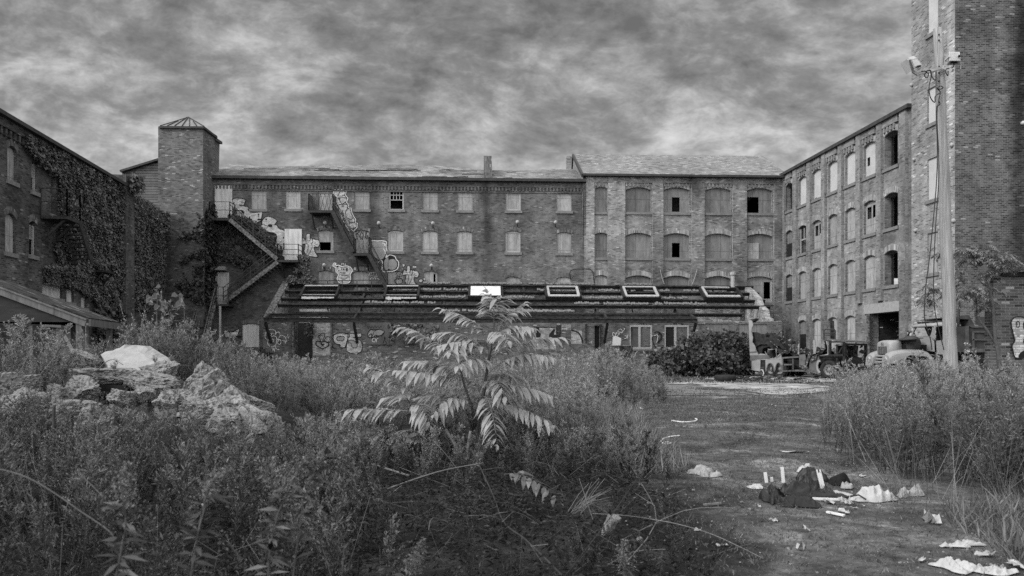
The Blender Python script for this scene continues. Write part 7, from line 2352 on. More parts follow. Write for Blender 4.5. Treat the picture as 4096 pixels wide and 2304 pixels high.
# --- broad-leaved young plants at the left
def broadleaf(c, stem, clusters, Y, label, seed):
    r = np.random.RandomState(seed)
    b = cp(c, *stem[0], Y); b.z = gz(b.x, b.y)
    t_ = thing('broadleaf_plant', label, 'plant', b)
    MB().tube([b] + [cp(c, *p, Y) for p in stem[1:]], [.02] + [.014] * (len(stem) - 1), 6).build('stem', M['stem'], t_)
    Qs, Ss = [], []
    for x, y, n_, rad in clusters:
        for k in range(n_):
            p = np.array(cp(c, x + r.normal() * rad, y + r.normal() * rad * .8, Y + r.normal() * .15))
            d = np.array([r.normal() * .7, r.normal() * .6 - .35, r.uniform(-1.0, -.1)]); d /= np.linalg.norm(d)
            L = r.uniform(.10, .20)
            sd = np.cross(d, [0, 1.0, .4]); sd /= np.linalg.norm(sd)
            lift = np.array([0, -.02, .03])
            m1, m2 = p + d * L * .3, p + d * L * .68
            for sg in (1, -1):
                Qs.append([p, m1 + sd * sg * L * .42 + lift, m2 + sd * sg * L * .28 + lift, p + d * L])
                Ss.append(.5 + r.normal() * .2)
    quads_mesh('foliage', np.array(Qs), M['catalpa'], np.clip(Ss, 0, 1), parent=t_)


broadleaf('J', [(1290, 420), (1300, 260), (1310, 160)], [(1320, 150, 12, 30), (1290, 195, 12, 22), (1340, 265, 7, 22)], 19, 'broad pale leaved young plant above the left weeds, bushier of the two', 2)
broadleaf('J', [(1525, 560), (1528, 400), (1527, 280), (1490, 190)], [(1485, 182, 9, 20), (1500, 250, 11, 26), (1535, 420, 6, 20)], 19, 'spindly broad leaved plant on a bare stem beside the fire escape stair', 3)
# ------------------------------------------------------------------ utility pole with floodlights and cables
YP = 17.6
pb = cp('Q', 260, 1330, YP)
pt_ = at(3496 + 618 / 2.415, 275 / 2.415, YP)
dirp = (pt_ - pb).normalized()
foot = pb + dirp * (-(pb.z + .3) / dirp.z)
up_ = thing('utility_pole', 'bare weathered wooden pole leaning slightly beside the old truck', 'utility pole', (foot.x, foot.y, 0))
npt = 18
mb = MB()
mb.tube([foot.lerp(pt_, k / npt) + Vector((.012 * math.sin(k * 1.3), 0, 0)) for k in range(npt + 1)], [.165 - .062 * k / npt + .004 * math.sin(k * 2.7) for k in range(npt + 1)], 18)
mb.build('shaft', M['pole'], up_, smooth=True)
def F_(x, y, dy=0.0): return cp('F', x, y, YP + dy)
mb = MB()
mb.bar(F_(372, 690, -.18), F_(420, 720, -.18), .05, .05).bar(F_(412, 718, -.18), F_(640, 660, -.16), .05, .06)
mb.bar(F_(670, 645, -.16), F_(760, 682, -.45), .06, .07)
mb.build('bracket_arm', M['trim'], up_)
mb = MB().tube([F_(638, 250), F_(640, 275)], .012, 6)
for y in (330, 385, 640, 700, 780): mb.tube([F_(628, y, -.12), F_(628, y + 8, -.14)], .02, 6)
mb.build('bolt', M['iron'], up_)


def floodlight(label, corners, depth, mat, yoke, parts=True):
    """corners: 4 points of the front quad in F pixels"""
    p = [F_(x, y, dy) for x, y, dy in corners]
    c = sum(p, Vector()) / 4
    t_ = thing('floodlight', label, 'floodlight', c, 'floodlights on the utility pole')
    n = (p[1] - p[0]).cross(p[2] - p[0]).normalized()
    if n.y > 0: n = -n
    mb = MB(); mb.slab(p, -n * depth)
    mb.build('housing', mat, t_, bevel=.012)
    q = [c + (v - c) * .78 + n * .006 for v in p]
    MB().slab(q, -n * .004).build('lens', M['trim'], t_)
    mb = MB()
    for a, b in yoke: mb.bar(F_(*a), F_(*b), .035, .02)
    mb.build('yoke', M['white_paint'] if mat is M['white_paint'] else M['trim'], t_)
    return t_


def fbox(label, top, h, mat, yoke, ribs):
    pass


M['flood'] = plain('pale_enamel', .38, .5, 4, rough=.4)
M['flood_dull'] = plain('dull_enamel', .26, .36, 4, rough=.5)
# right lamp: ribbed back of a box facing away
def hexa(name, label, front, backd, mat, extra):
    P_ = [F_(*c) for c in front]
    B_ = [F_(*c) for c in backd]
    c = sum(P_ + B_, Vector()) / 8
    t_ = thing('floodlight', label, 'floodlight', c, 'floodlights on the utility pole')
    mb = MB()
    mb.face(P_)
    mb.face(list(reversed(B_)))
    for k in range(4):
        j = (k + 1) % 4
        mb.face([P_[j], P_[k], B_[k], B_[j]])
    mb.build('housing', mat, t_)
    extra(t_, P_, B_)
def ex1(t_, P_, B_):
    mb = MB()
    for k in range(11):
        t = (k + .5) / 11
        mb.bar(P_[3].lerp(P_[2], t) + Vector((0, -.012, 0)), P_[0].lerp(P_[1], t) + Vector((0, -.012, 0)), .012, .012)
    mb.build('rib', M['flood'], t_)
    MB().slab([B_[0].lerp(P_[0], .5) + Vector((.05, 0, -.012)), B_[1].lerp(P_[1], .5) + Vector((-.05, 0, -.012)), P_[1] + Vector((-.06, .02, -.012)), P_[0] + Vector((.06, .02, -.012))], (0, 0, .008)).build('vent', M['dark'], t_)
    MB().bar(F_(728, 545, -.5), F_(690, 580, -.3), .03, .03).bar(F_(690, 575, -.3), F_(684, 640, -.25), .05, .015).bar(F_(835, 610, -.3), F_(832, 668, -.3), .04, .012).build('yoke', M['flood'], t_)
    MB().tube([F_(822, 538, -.52), F_(822, 548, -.56)], .025, 8).build('knob', M['dark'], t_)
hexa('f', 'boxy white ribbed floodlight on the right of the pole head', [(728, 588, -.5), (834, 590, -.5), (826, 504, -.42), (722, 504, -.42)], [(700, 632, -.1), (822, 628, -.1), (812, 540, -.05), (690, 540, -.05)], M['flood'], ex1)
def ex2(t_, P_, B_):
    MB().slab([v.lerp(sum(P_, Vector()) / 4, .25) + Vector((.0, -.012, .0)) for v in P_], (0, .006, 0)).build('label_plate', M['flood'], t_)
    MB().bar(F_(345, 572, -.4), F_(376, 690, -.2), .05, .03).build('yoke', M['flood_dull'], t_)
    MB().slab([F_(410, 655, -.42), F_(455, 645, -.42), F_(450, 625, -.42), F_(415, 635, -.42)], (0, .01, 0)).build('vent', M['dark'], t_)
    MB().slab([F_(318, 570, -.25), F_(376, 672, -.25), F_(388, 665, -.25), F_(332, 562, -.25)], (0, .3, 0)).build('rim', M['flood'], t_)
hexa('f', 'tilted dull grey floodlight on the left arm of the pole', [(385, 660, -.40), (472, 635, -.36), (415, 560, -.36), (352, 575, -.40)], [(378, 668, -.05), (465, 630, .0), (380, 538, .05), (330, 560, .0)], M['flood_dull'], ex2)
# cables
def cable(label, pts, r=.012):
    mb = MB().tube([Vector(p) for p in smooth3(pts)], r, 5)
    return tag(mb.build('cable', M['cable']), label, 'cable', 'loose cables on the utility pole')
def smooth3(P_, n=5):
    out = []
    m = len(P_)
    P_ = [Vector(p) for p in P_]
    for k in range(m - 1):
        p0, p1, p2, p3 = P_[max(0, k - 1)], P_[k], P_[k + 1], P_[min(m - 1, k + 2)]
        for j in range(n):
            t = j / n
            out.append(.5 * ((2 * p1) + (-p0 + p2) * t + (2 * p0 - 5 * p1 + 4 * p2 - p3) * t * t + (-p0 + 3 * p1 - 3 * p2 + p3) * t ** 3))
    out.append(P_[-1])
    return out
cable('black cable looped in coils under the left floodlight', [F_(455, 690, -.2), F_(500, 690, -.2), (F_(488, 730, -.2)), F_(510, 752, -.2), F_(528, 715, -.2), F_(500, 692, -.2), F_(545, 680, -.2), F_(560, 740, -.2), F_(595, 775, -.18), F_(600, 690, -.15)])
cable('black cable hanging in a loop left of the pole top', [F_(545, 690, -.2), F_(552, 740, -.2), F_(532, 840, -.25), F_(545, 940, -.25), F_(587, 990, -.2), F_(592, 930, -.18), F_(632, 900, -.15)])
cable('black cable coiled round the pole above the long drop', [F_(605, 860, -.16), F_(640, 832, -.18), F_(668, 848, -.18), F_(640, 862, -.18), F_(612, 858, -.18), F_(640, 890, -.16), F_(625, 960, -.16), F_(636, 1010, -.16), F_(602, 1040, -.18), F_(604, 1200, -.2)])
cable('long black cable hanging down the left side of the pole to the truck', [F_(604, 1200, -.2), F_(612, 1449, -.2), cp('E', 940, 500, YP - .2), cp('E', 905, 880, YP - .2), cp('E', 880, 1080, YP - .2), cp('E', 872, 1260, YP - .2), cp('E', 905, 1380, YP - .2), cp('E', 915, 1449, YP - .2)])
cable('second long black cable hanging closer to the pole', [F_(640, 900, -.16), F_(608, 1100, -.2), F_(622, 1449, -.2), cp('E', 955, 460, YP - .22), cp('E', 935, 760, YP - .22), cp('E', 925, 1050, YP - .22), cp('E', 935, 1240, YP - .22), cp('E', 985, 1449, YP - .22)])
cable('short drooping cable under the right floodlight', [F_(772, 610, -.3), F_(770, 640, -.35), F_(740, 662, -.4), F_(700, 665, -.3), F_(695, 700, -.25), F_(712, 732, -.25), F_(715, 690, -.25), F_(705, 660, -.25)])
s0, z0 = Wb.h('C', 1890, 1260, .05)
tag(MB().tube([Wb.pt(*Wb.h('C', x, y, .2), .2) for x, y in ((1893, 1262), (1880, 1200), (1890, 1165), (1930, 1150), (2080, 1148), (2105, 1180), (2120, 1290))], .03, 5).build('cable', M['cable']), 'black cable looping along the back wall at the pilaster corner', 'cable')
for c, pts, lab in (('I', ((1376, 60), (1385, 110), (1410, 185)), 'pale cord hanging beside the middle wide window'), ('I', ((1693, 60), (1675, 120), (1650, 190)), 'pale cord slanting right of the middle wide window')):
    tag(MB().tube([Wb.pt(*Wb.h(c, x, y, .25), .25) for x, y in pts], .025, 5).build('cord', M['trim']), lab, 'cord')

# ------------------------------------------------------------------ broken concrete
def rock(label, c, size, rot, seed, cuts=11, rough=.12, mat='concrete', group='broken concrete lumps'):
    r = random.Random(seed)
    bm = bmesh.new()
    bmesh.ops.create_icosphere(bm, subdivisions=5, radius=1)
    planes = [(Vector((r.gauss(0, 1), r.gauss(0, 1), r.gauss(0, .6))).normalized(), r.uniform(.42, .78)) for _ in range(cuts)] + [(Vector((r.gauss(0, .15), r.gauss(0, .15), 1)).normalized(), r.uniform(.5, .75))]
    for v in bm.verts:
        p = v.co.copy()
        for n, d in planes:
            k = p.dot(n) - d
            if k > 0: p -= n * k
        q = p * 2.3 + Vector((seed * 3.1, 0, 0))
        f = mnoise.noise(q) * rough * .8 + (abs(mnoise.noise(q * 2.6)) - .2) * rough * .9 + mnoise.noise(q * 7) * rough * .3 + mnoise.noise(q * 15) * rough * .14
        f += -.30 * max(0, mnoise.noise(q * 3.6 + Vector((9, 0, 0))) - .18) - .16 * max(0, mnoise.noise(q * 8.3) - .2)
        p += v.co.normalized() * f
        v.co = p
    from mathutils import Euler
    Rm = Euler(rot).to_matrix()
    for v in bm.verts: v.co = Rm @ Vector((v.co.x * size[0], v.co.y * size[1], v.co.z * size[2]))
    me = bpy.data.meshes.new('concrete_lump')
    bm.to_mesh(me); bm.free()
    me.materials.append(M[mat])
    o = bpy.data.objects.new('concrete_lump', me)
    o.location = c
    COL.objects.link(o)
    return tag(o, label, 'concrete lump', group)


def slabrock(label, prof, th, mat, Y, name='concrete_slab'):
    """thick broken slab from a J-crop outline leaning back"""
    mb = MB()
    P_ = [cp('J', x, y, Y) for x, y in prof]
    c = sum(P_, Vector()) / len(P_)
    lean = Vector((.1, 1, .35)).normalized()
    tilt = [p + Vector((0, (p.z - c.z) * 1.3, 0)) for p in P_]
    N_ = 14
    ctr = sum(tilt, Vector()) / len(tilt)
    rings = []
    edge = []
    m = len(tilt)
    for k in range(m):
        for j in range(4):
            e = tilt[k].lerp(tilt[(k + 1) % m], j / 4)
            edge.append(e + Vector((mnoise.noise(e * 5) * .05, 0, mnoise.noise(e * 5 + Vector((4, 4, 4))) * .05)))
    n = len(edge)
    for f in (0, .3, .55, .8, .93, 1.0):
        rings.append([ctr.lerp(e, f) + Vector((0, -.02 if f < .95 else .015, 0)) + Vector((0, mnoise.noise(ctr.lerp(e, f) * 4) * .03, 0)) for e in edge])
    bk = [e + lean * th + Vector((0, mnoise.noise(e * 6) * .08, -.04)) for e in edge]
    rings.append([e + lean * th * .5 + Vector((mnoise.noise(e * 7) * .05, 0, mnoise.noise(e * 9) * .06)) for e in edge])
    rings.append(bk)
    i0 = 0
    for r in rings: mb.v += [tuple(p) for p in r]
    for a in range(len(rings) - 1):
        for j in range(n):
            j2 = (j + 1) % n
            mb.f.append((a * n + j2, a * n + j, (a + 1) * n + j, (a + 1) * n + j2))
    mb.f.append(tuple((len(rings) - 1) * n + j for j in range(n)))
    return tag(mb.build(name, M[mat]), label, 'concrete slab')


slabrock('largest smooth pale concrete slab tilted on top of the rubble', [(770, 655), (860, 630), (960, 610), (1060, 615), (1150, 660), (1260, 705), (1385, 775), (1420, 850), (1300, 900), (1180, 870), (1000, 830), (880, 740)], .35, 'conc_smooth', 12.6)
RK = [('J', 860, 835, 12.0, (.62, .45, .24), (0, .08, .1), 'long rough lump lying under the big slab', 4), ('J', 690, 960, 11.5, (.42, .4, .34), (.2, .4, .5), 'upright rough lump left under the dark gap', 5), ('J', 1340, 820, 12.1, (.42, .35, .36), (.1, .5, .2), 'pitted lump against the right end of the big slab', 6), ('J', 1290, 895, 11.7, (.66, .4, .22), (0, .38, .2), 'sloping lump below the right end of the big slab', 7),
      ('J', 690, 705, 12.9, (.45, .4, .25), (0, .2, 0), 'pale lump behind the left corner of the big slab', 8), ('J', 40, 950, 10.6, (.36, .4, .36), (0, .2, .4), 'rounded lump at the left picture edge', 9), ('J', 170, 925, 10.9, (.5, .4, .25), (.1, -.1, .2), 'flat topped lump next to the left edge lump', 10), ('J', 130, 1120, 9.4, (.45, .4, .3), (.1, -.2, .3), 'low broad lump half buried in weeds at the left', 11), ('J', 360, 1060, 10.2, (.4, .35, .2), (0, .1, .1), 'low lump between the left lumps and the slab', 12),
      ('J', 1655, 875, 10.8, (.28, .25, .40), (.1, .45, .3), 'pointed lump standing right of the slab', 13), ('J', 1735, 985, 10.0, (.36, .32, .58), (.2, .75, .2), 'tall pitted lump tilting over the right heap', 14), ('J', 1900, 1000, 10.2, (.40, .3, .2), (0, .35, 0), 'lump on the right shoulder of the heap', 15), ('J', 1730, 1150, 9.5, (.40, .35, .3), (.3, -.2, .5), 'rounded lump at the foot of the tilted one', 16), ('J', 1960, 1110, 9.7, (.42, .35, .36), (.1, .5, .3), 'big rough lump in the middle of the right heap', 17),
      ('J', 2080, 1080, 9.8, (.32, .3, .2), (0, .3, .3), 'thin lump on the far right of the heap', 18), ('J', 2130, 1220, 9.2, (.30, .1, .26), (.3, .5, .1), 'flat faced block at the lower right end of the heap', 19), ('J', 1960, 1210, 9.3, (.34, .3, .24), (0, .2, .2), 'low lump at the bottom of the right heap', 20), ('J', 1370, 1050, 10.4, (.24, .2, .22), (.4, .2, .2), 'small lump in the dip between the two heaps', 21), ('J', 1545, 1010, 10.6, (.35, .25, .2), (.4, .2, .2), 'dull lump in the scrub left of the tilted one', 22),
      ('J', 600, 1120, 9.9, (.6, .4, .2), (0, .1, .2), 'low shelf of concrete below the dark gap', 23), ('J', 240, 1010, 10.1, (.2, .18, .16), (.3, .2, .1), 'small lump low between the left edge lumps', 31), ('J', 470, 960, 11.0, (.22, .2, .16), (.1, .4, .1), 'small lump left of the upright rough lump', 32), ('J', 1040, 1020, 10.6, (.3, .25, .16), (.2, .2, .6), 'half buried lump below the long rough one', 33), ('J', 1180, 980, 10.8, (.2, .2, .15), (.1, .3, .3), 'small lump tucked below the sloping one', 34), ('J', 1850, 1090, 9.4, (.16, .16, .14), (.4, .3, .2), 'small lump wedged in the middle of the right heap', 35), ('J', 1800, 1240, 9.1, (.18, .15, .12), (.3, .3, .7), 'small lump low in front of the right heap', 36), ('J', 2030, 1170, 9.4, (.15, .14, .12), (.1, .6, .2), 'small lump above the flat faced block', 37), ('J', 2200, 1180, 9.3, (.16, .14, .12), (.2, .1, .2), 'small outlying lump right of the right heap', 38), ('J', 480, 1180, 9.4, (.3, .25, .14), (.2, .1, .3), 'weathered lump low in the weeds at left', 39),
      ('M', 2130, 850, 5.0, (.07, .06, .10), (.3, .5, .3), 'single white stone among dry stalks at the path edge', 24), ('M', 2330, 955, 4.75, (.03, .03, .03), (.3, .5, .3), 'small white stone by the path in the lower middle', 25)]
for c, x, y, Y, sz, rot, lab, sd in RK:
    rock(lab, cp(c, x, y, Y), sz, rot, sd, mat='concrete' if sd != 19 else 'conc_smooth', rough=.12 if sd != 19 else .05)
mb = MB()
rq = random.Random(3)
for k in range(150):
    ax_, ay_, ar = rq.choice([(-3.9, 9.7, .9), (-6.2, 11.2, 1.3), (-8.2, 10.6, 1.0), (-7.6, 9.4, .8), (-4.6, 10.4, .8)])
    x, y = ax_ + rq.gauss(0, ar * .5), ay_ + rq.gauss(0, ar * .35)
    s_ = rq.uniform(.03, .10)
    p = Vector((x, y, gz(x, y) + s_ * .3))
    v_ = [Vector((rq.gauss(0, 1), rq.gauss(0, 1), rq.gauss(0, 1))).normalized() * s_ for _ in range(3)]
    mb.box(p, v_[0], v_[1] * rq.uniform(.5, 1), v_[2] * rq.uniform(.4, .9))
tag(mb.build('rubble', M['concrete']), 'small broken rubble scattered between the concrete lumps', 'rubble', kind='stuff')
tag(MB().box(cp('J', 870, 925, 12.1), (.5, 0, -.03), (0, .25, 0), (0, 0, .06)).build('void_slab', M['dark']), 'dark burnt timber under the long concrete lump', 'timber')  # added black slab that paints the shade of the gap below the lump

# ------------------------------------------------------------------ the heap of rags on the path
def cloth(name, label, cat, outline, Y0, height, mat, seed=1, group=None, N=26, fold=.5, crop='R', lift=0.0, squash=.42):
    """outline in crop pixels read as a footprint on the ground; crumpled folds over a low flat-topped hump"""
    G = []
    for x, y in outline:
        u, v = px(crop, x, y)
        Y = H * F / max(30, (v - CV))
        G.append([(u - CU) / F, Y])
    y0 = min(g[1] for g in G)
    G = [((a * (y0 + (Y - y0) * squash)), y0 + (Y - y0) * squash) for a, Y in G]
    xs, ys = [g[0] for g in G], [g[1] for g in G]
    ctr = ((min(xs) + max(xs)) / 2, (min(ys) + max(ys)) / 2)
    pts = smooth(G, True, 14)
    n = len(pts)
    R_ = 34
    rings = []
    mb = MB()
    def crease(x, y, k, a, st=.22):
        c, s_ = math.cos(a), math.sin(a)
        X, Y = x * c - y * s_, x * s_ + y * c
        w = mnoise.noise((x * 4 + seed, y * 4, 1.5))
        return 1 - min(1, abs(mnoise.noise((X * k * st + seed * 2.7, Y * k + w * 1.4, seed * .9))) * 2.6)
    for a in range(R_ + 1):
        f = a / R_
        row = []
        for p in pts:
            jx = .075 * mnoise.noise((p[0] * 7, p[1] * 7, seed)) * f
            jy = .075 * mnoise.noise((p[0] * 7, p[1] * 7, seed + 9)) * f
            x, y = ctr[0] + (p[0] - ctr[0]) * f + jx, ctr[1] + (p[1] - ctr[1]) * f + jy
            wob = (1 - f ** 3.0) ** .8
            low = .55 + .75 * mnoise.noise((x * 3.2 + seed, y * 3.2, seed * 1.7))
            c1 = crease(x, y, 13, seed * 1.3, .3); c2 = crease(x, y, 21, seed * 1.3 + 1.0, .35); c3 = crease(x, y, 44, seed * .7, .4)
            hump = .55 + .6 * mnoise.noise((x * 2.6 + seed, y * 2.6, seed * 1.7)) + .25 * mnoise.noise((x * 7 + seed, y * 7, seed))
            z = lift + .010 + wob * height * max(.12, min(.95, hump)) * (1 - .16 * fold * (1 - c1)) + fold * (.055 * (c1 - .45) + .034 * (c2 - .4) + .016 * (c3 - .4)) * (1 - f ** 8) * min(1, height / .09)
            row.append((x + .012 * fold * (c2 - .5), y, gz(x, y) + z))
        rings.append(row)
    mb.v.append(rings[0][0])
    for r_i in rings[1:]: mb.v += r_i
    for j in range(n): mb.f.append((0, 1 + j, 1 + (j + 1) % n))
    for a in range(R_ - 1):
        for j in range(n):
            j2 = (j + 1) % n
            mb.f.append((1 + a * n + j, 1 + (a + 1) * n + j, 1 + (a + 1) * n + j2, 1 + a * n + j2))
    return tag(mb.build(name, mat, smooth=True), label, cat, group)


M['rag_black'] = plain('black_cloth', .004, .016, 5, rough=.55, spec=.4)
M['rag_grey'] = plain('dark_grey_cloth', .014, .03, 6)
M['rag_knit'] = plain('black_knit', .004, .014, 40, bump=.01)
M['rag_white'] = plain('off_white_cloth', .3, .42, 5, spots=(4, .6, .75))
M['rag_pale'] = plain('dirty_cloth', .2, .32, 6)
cloth('jacket', 'black shiny jacket crumpled at the left end of the rag heap', 'clothing', [(425, 400), (520, 320), (680, 330), (700, 420), (690, 540), (560, 590), (440, 520)], 7, .17, M['rag_black'], 1, fold=.8)
cloth('jacket', 'black jacket spread across the top of the rag heap', 'clothing', [(720, 420), (800, 330), (960, 300), (1120, 330), (1290, 420), (1180, 450), (960, 440), (800, 460)], 7, .20, M['rag_black'], 2, fold=.8)
cloth('blanket', 'dark grey blanket folded at the front of the rag heap', 'blanket', [(640, 600), (720, 500), (860, 460), (1000, 510), (1100, 570), (1180, 615), (1000, 625), (800, 625)], 7, .13, M['rag_grey'], 3, fold=.6)
cloth('knit_cap', 'round black knitted heap behind the rags', 'clothing', [(1225, 330), (1290, 260), (1400, 250), (1500, 290), (1510, 340), (1400, 355), (1280, 355)], 7, .17, M['rag_knit'], 4, fold=.3)
cloth('coat', 'dark coat lump at the back of the rag heap', 'clothing', [(850, 260), (980, 190), (1090, 180), (1200, 230), (1220, 320), (1050, 290), (900, 300)], 7, .24, M['rag_black'], 5, fold=.9)
cloth('bedsheet', 'large crumpled white sheet at the right end of the rag heap', 'sheet', [(1500, 480), (1640, 420), (1760, 400), (1950, 400), (2060, 440), (2040, 500), (1920, 560), (1760, 570), (1600, 530)], 7, .15, M['rag_white'], 6, fold=.65)
cloth('rag', 'dirty white rag trailing right of the white sheet', 'rag', [(2050, 460), (2120, 420), (2240, 410), (2350, 400), (2370, 440), (2250, 480), (2120, 510)], 7, .14, M['rag_pale'], 7, fold=.9)
cloth('rag', 'flat white cloth lying at the left of the rag heap', 'rag', [(252, 360), (330, 330), (470, 330), (440, 400), (300, 405)], 7, .03, M['rag_white'], 8, fold=.5, squash=.7)
cloth('rag', 'twisted pale rag lying alone on the path left of the heap', 'rag', [(262, 325), (330, 295), (390, 310), (430, 335), (495, 345), (400, 362), (340, 345)], 8, .07, M['rag_pale'], 9, crop='N', fold=1.0, squash=.7)
cloth('rag', 'pale rag behind the coat at the back of the heap', 'rag', [(880, 180), (960, 140), (1010, 150), (1000, 200), (900, 210)], 8, .10, M['rag_white'], 10, fold=.8)
cloth('foam_sheet', 'pale foam board in the middle of the rag heap', 'foam board', [(1230, 430), (1330, 400), (1500, 440), (1520, 480), (1400, 500), (1280, 490)], 7, .03, M['rag_white'], 11, fold=.15, squash=.8)
cloth('tarp', 'charred dark sheet in the middle of the rag heap', 'tarp', [(700, 450), (900, 420), (1100, 430), (1350, 450), (1500, 490), (1300, 510), (1050, 500), (850, 490)], 7, .05, M['black'], 12, fold=.5, squash=.8)
cloth('rag', 'small pale rag on the burnt sheet beside the knitted heap', 'rag', [(1380, 380), (1430, 320), (1530, 350), (1510, 390), (1450, 400)], 7, .09, M['rag_pale'], 13, fold=.9)
cloth('torn_sheet', 'long white torn sheet at the right edge of the path', 'sheet', [(1980, 840), (2080, 825), (2180, 812), (2240, 835), (2340, 845), (2200, 855), (2060, 862)], 5, .03, M['rag_white'], 21, crop='N', fold=1.0, squash=.8)
cloth('torn_sheet', 'large crumpled white sheet at the bottom right', 'sheet', [(1930, 965), (2000, 955), (2100, 945), (2200, 985), (2260, 1020), (2200, 1060), (2060, 1015), (1980, 990)], 5, .06, M['rag_white'], 22, crop='N', fold=1.0, squash=.8)
cloth('torn_sheet', 'pale crumpled sheet in the bottom right corner', 'sheet', [(2240, 1010), (2340, 990), (2470, 1000), (2540, 1030), (2440, 1060), (2300, 1050)], 5, .05, M['rag_white'], 23, crop='N', fold=1.0, squash=.8)
for k, (x0, y0, x1, y1, w_, Y, lab) in enumerate((((462), 208, 492, 320, .032, 7.45, 'shortest white slat, leftmost of those standing in the rags'), (665, 145, 695, 320, .032, 7.35, 'tall white slat standing near the left of the rags'), (1100, 180, 1170, 398, .045, 7.1, 'widest white slat with notched top, rightmost in the rags'), (540, 265, 556, 310, .028, 7.5, 'tiny white slat stub between the two left slats'))):
    a, b = cp('R', x0 + 18, y0, Y), cp('R', x1 + 6, y1 + 10, Y)
    mb = MB()
    if k == 2:
        dv = (b - a).normalized()
        mb.bar(a + dv * .03, b, w_, .012, (0, -1, 0)); mb.bar(a + Vector((-.016, 0, .004)), a + dv * .03 + Vector((-.016, 0, 0)), .012, .012, (0, -1, 0)).bar(a + Vector((.016, 0, .004)), a + dv * .03 + Vector((.016, 0, 0)), .012, .012, (0, -1, 0))
    else: mb.bar(a, b, w_, .012, (0, -1, 0))
    tag(mb.build('wooden_slat', M['white_paint']), lab, 'slat', 'white slats standing in the rags')
def gpt(c, x, y, dz=.02):
    u, v = px(c, x, y)
    Y = (H - .02) * F / (v - CV)
    X = (u - CU) / F * Y
    return Vector((X, Y, gz(X, Y) + dz))
tag(MB().bar(gpt('R', 1050, 520, .03), gpt('R', 1450, 535, .03), .02, .02).build('white_rail', M['white_paint']), 'long white rail lying across the front of the rags', 'rail')
tag(MB().tube([gpt('R', 1400, 535, .05), gpt('R', 1600, 525, .07), gpt('R', 1690, 545, .04)], .008, 5).build('rod', M['iron']), 'thin dark rod lying over the white sheet', 'rod')
for k, (c, x0, y0, x1, y1, w_, lab) in enumerate((('R', 1220, 672, 1430, 712, .03, 'broken white slat lying in the grass before the rags'), ('N', 370, 552, 490, 545, .02, 'thin grey stick of wood lying left of the rags'), ('N', 1685, 832, 1735, 832, .012, 'small pale stick in the grass toward the lower right'), ('O', 750, 502, 820, 502, .03, 'pale strip of wood lying far up the path'))):
    tag(MB().bar(gpt(c, x0, y0), gpt(c, x1, y1), w_, .015).build('wooden_slat', M['white_paint'] if k == 0 else M['plank']), lab, 'slat')


M['litter'] = plain('dirty_paper', .22, .44, 14)


def scrap(label, c, x, y, size, seed, mat='litter', h=.03, group=None, name='paper_scrap'):
    r = random.Random(seed)
    p = gpt(c, x, y, .012)
    n = 9
    mb = MB()
    rot = r.uniform(0, PI)
    row = lambda i, j: p + Vector((math.cos(rot) * (i / 4 - .5) * size[0] - math.sin(rot) * (j / 4 - .5) * size[1], math.sin(rot) * (i / 4 - .5) * size[0] + math.cos(rot) * (j / 4 - .5) * size[1], h * abs(mnoise.noise((i * .9 + seed, j * .9, 1))) * 1.5)) + Vector((r.gauss(0, .06) * size[0], r.gauss(0, .06) * size[1], 0))
    g = [[row(i, j) for j in range(5)] for i in range(5)]
    for i in range(4):
        for j in range(4):
            if (i, j) in ((0, 0), (3, 3)) and r.random() < .7: continue
            mb.face([g[i][j], g[i + 1][j], g[i + 1][j + 1], g[i][j + 1]])
    return tag(mb.build(name, M[mat], smooth=True), label, 'litter', group)


SC = [('R', 405, 605, (.05, .03), 'small white scrap left in front of the grey blanket', .03), ('R', 580, 770, (.035, .07), 'thin white scrap standing alone on the path', .03), ('R', 1425, 665, (.13, .06), 'white foam chunk in front of the rags', .05), ('R', 1440, 560, (.10, .08), 'crumpled white paper bag at the front edge of the rags', .09), ('R', 1250, 545, (.13, .08), 'torn white paper under the white rail', .05), ('R', 1640, 240, (.14, .05), 'white scrap behind the rags near the weeds', .03), ('R', 1550, 610, (.06, .03), 'narrow white scrap below the sheet', .02), ('R', 2480, 790, (.14, .12), 'crumpled white paper standing in grass at the right', .16), ('R', 1660, 590, (.04, .02), 'tiny white scrap by the sheet edge', .02),
      ('N', 2310, 900, (.14, .05), 'white patch of paper just below the long torn sheet', .04), ('N', 2520, 970, (.16, .07), 'white scrap at the right edge of the picture bottom', .05), ('N', 1870, 935, (.10, .03), 'thin white strip left of the bottom right sheets', .02), ('N', 1045, 860, (.06, .08), 'pale stone-like scrap in the lower middle of the path', .08), ('N', 1070, 718, (.06, .04), 'white pebble-like scrap under the rags', .05), ('N', 1745, 960, (.05, .02), 'small scrap beside the thin white strip', .02), ('N', 500, 835, (.09, .03), 'pale scrap in the weeds at the lower left of the path', .02),
      ('N', 1000, 180, (.35, .14), 'flat pale sheet half hidden by weeds up the path', .03), ('N', 330, 720, (.05, .03), 'pale scrap at the left edge of the path', .03), ('O', 615, 215, (.8, .5), 'heap of white litter beyond the gravel near the bush', .12), ('O', 690, 222, (.6, .4), 'dark and white litter beside the bush', .12), ('O', 1025, 205, (.9, .5), 'white litter at the wreck rear wheel', .15), ('O', 460, 250, (1.2, .3), 'long white litter strip on the gravel edge', .05), ('O', 1155, 285, (.3, .1), 'dark scrap on the pale gravel', .04), ('O', 1250, 294, (.35, .1), 'pale scrap on the gravel right of the dark one', .04), ('O', 375, 412, (.25, .12), 'white scraps in the weeds left of the path', .12), ('O', 1140, 393, (.14, .12), 'round pale stone on the path under the right bank', .12)]
for k, (c, x, y, sz, lab, h_) in enumerate(SC):
    scrap(lab, c, x, y, sz, 40 + k, h=h_, mat='black' if 'dark scrap' in lab else 'litter')
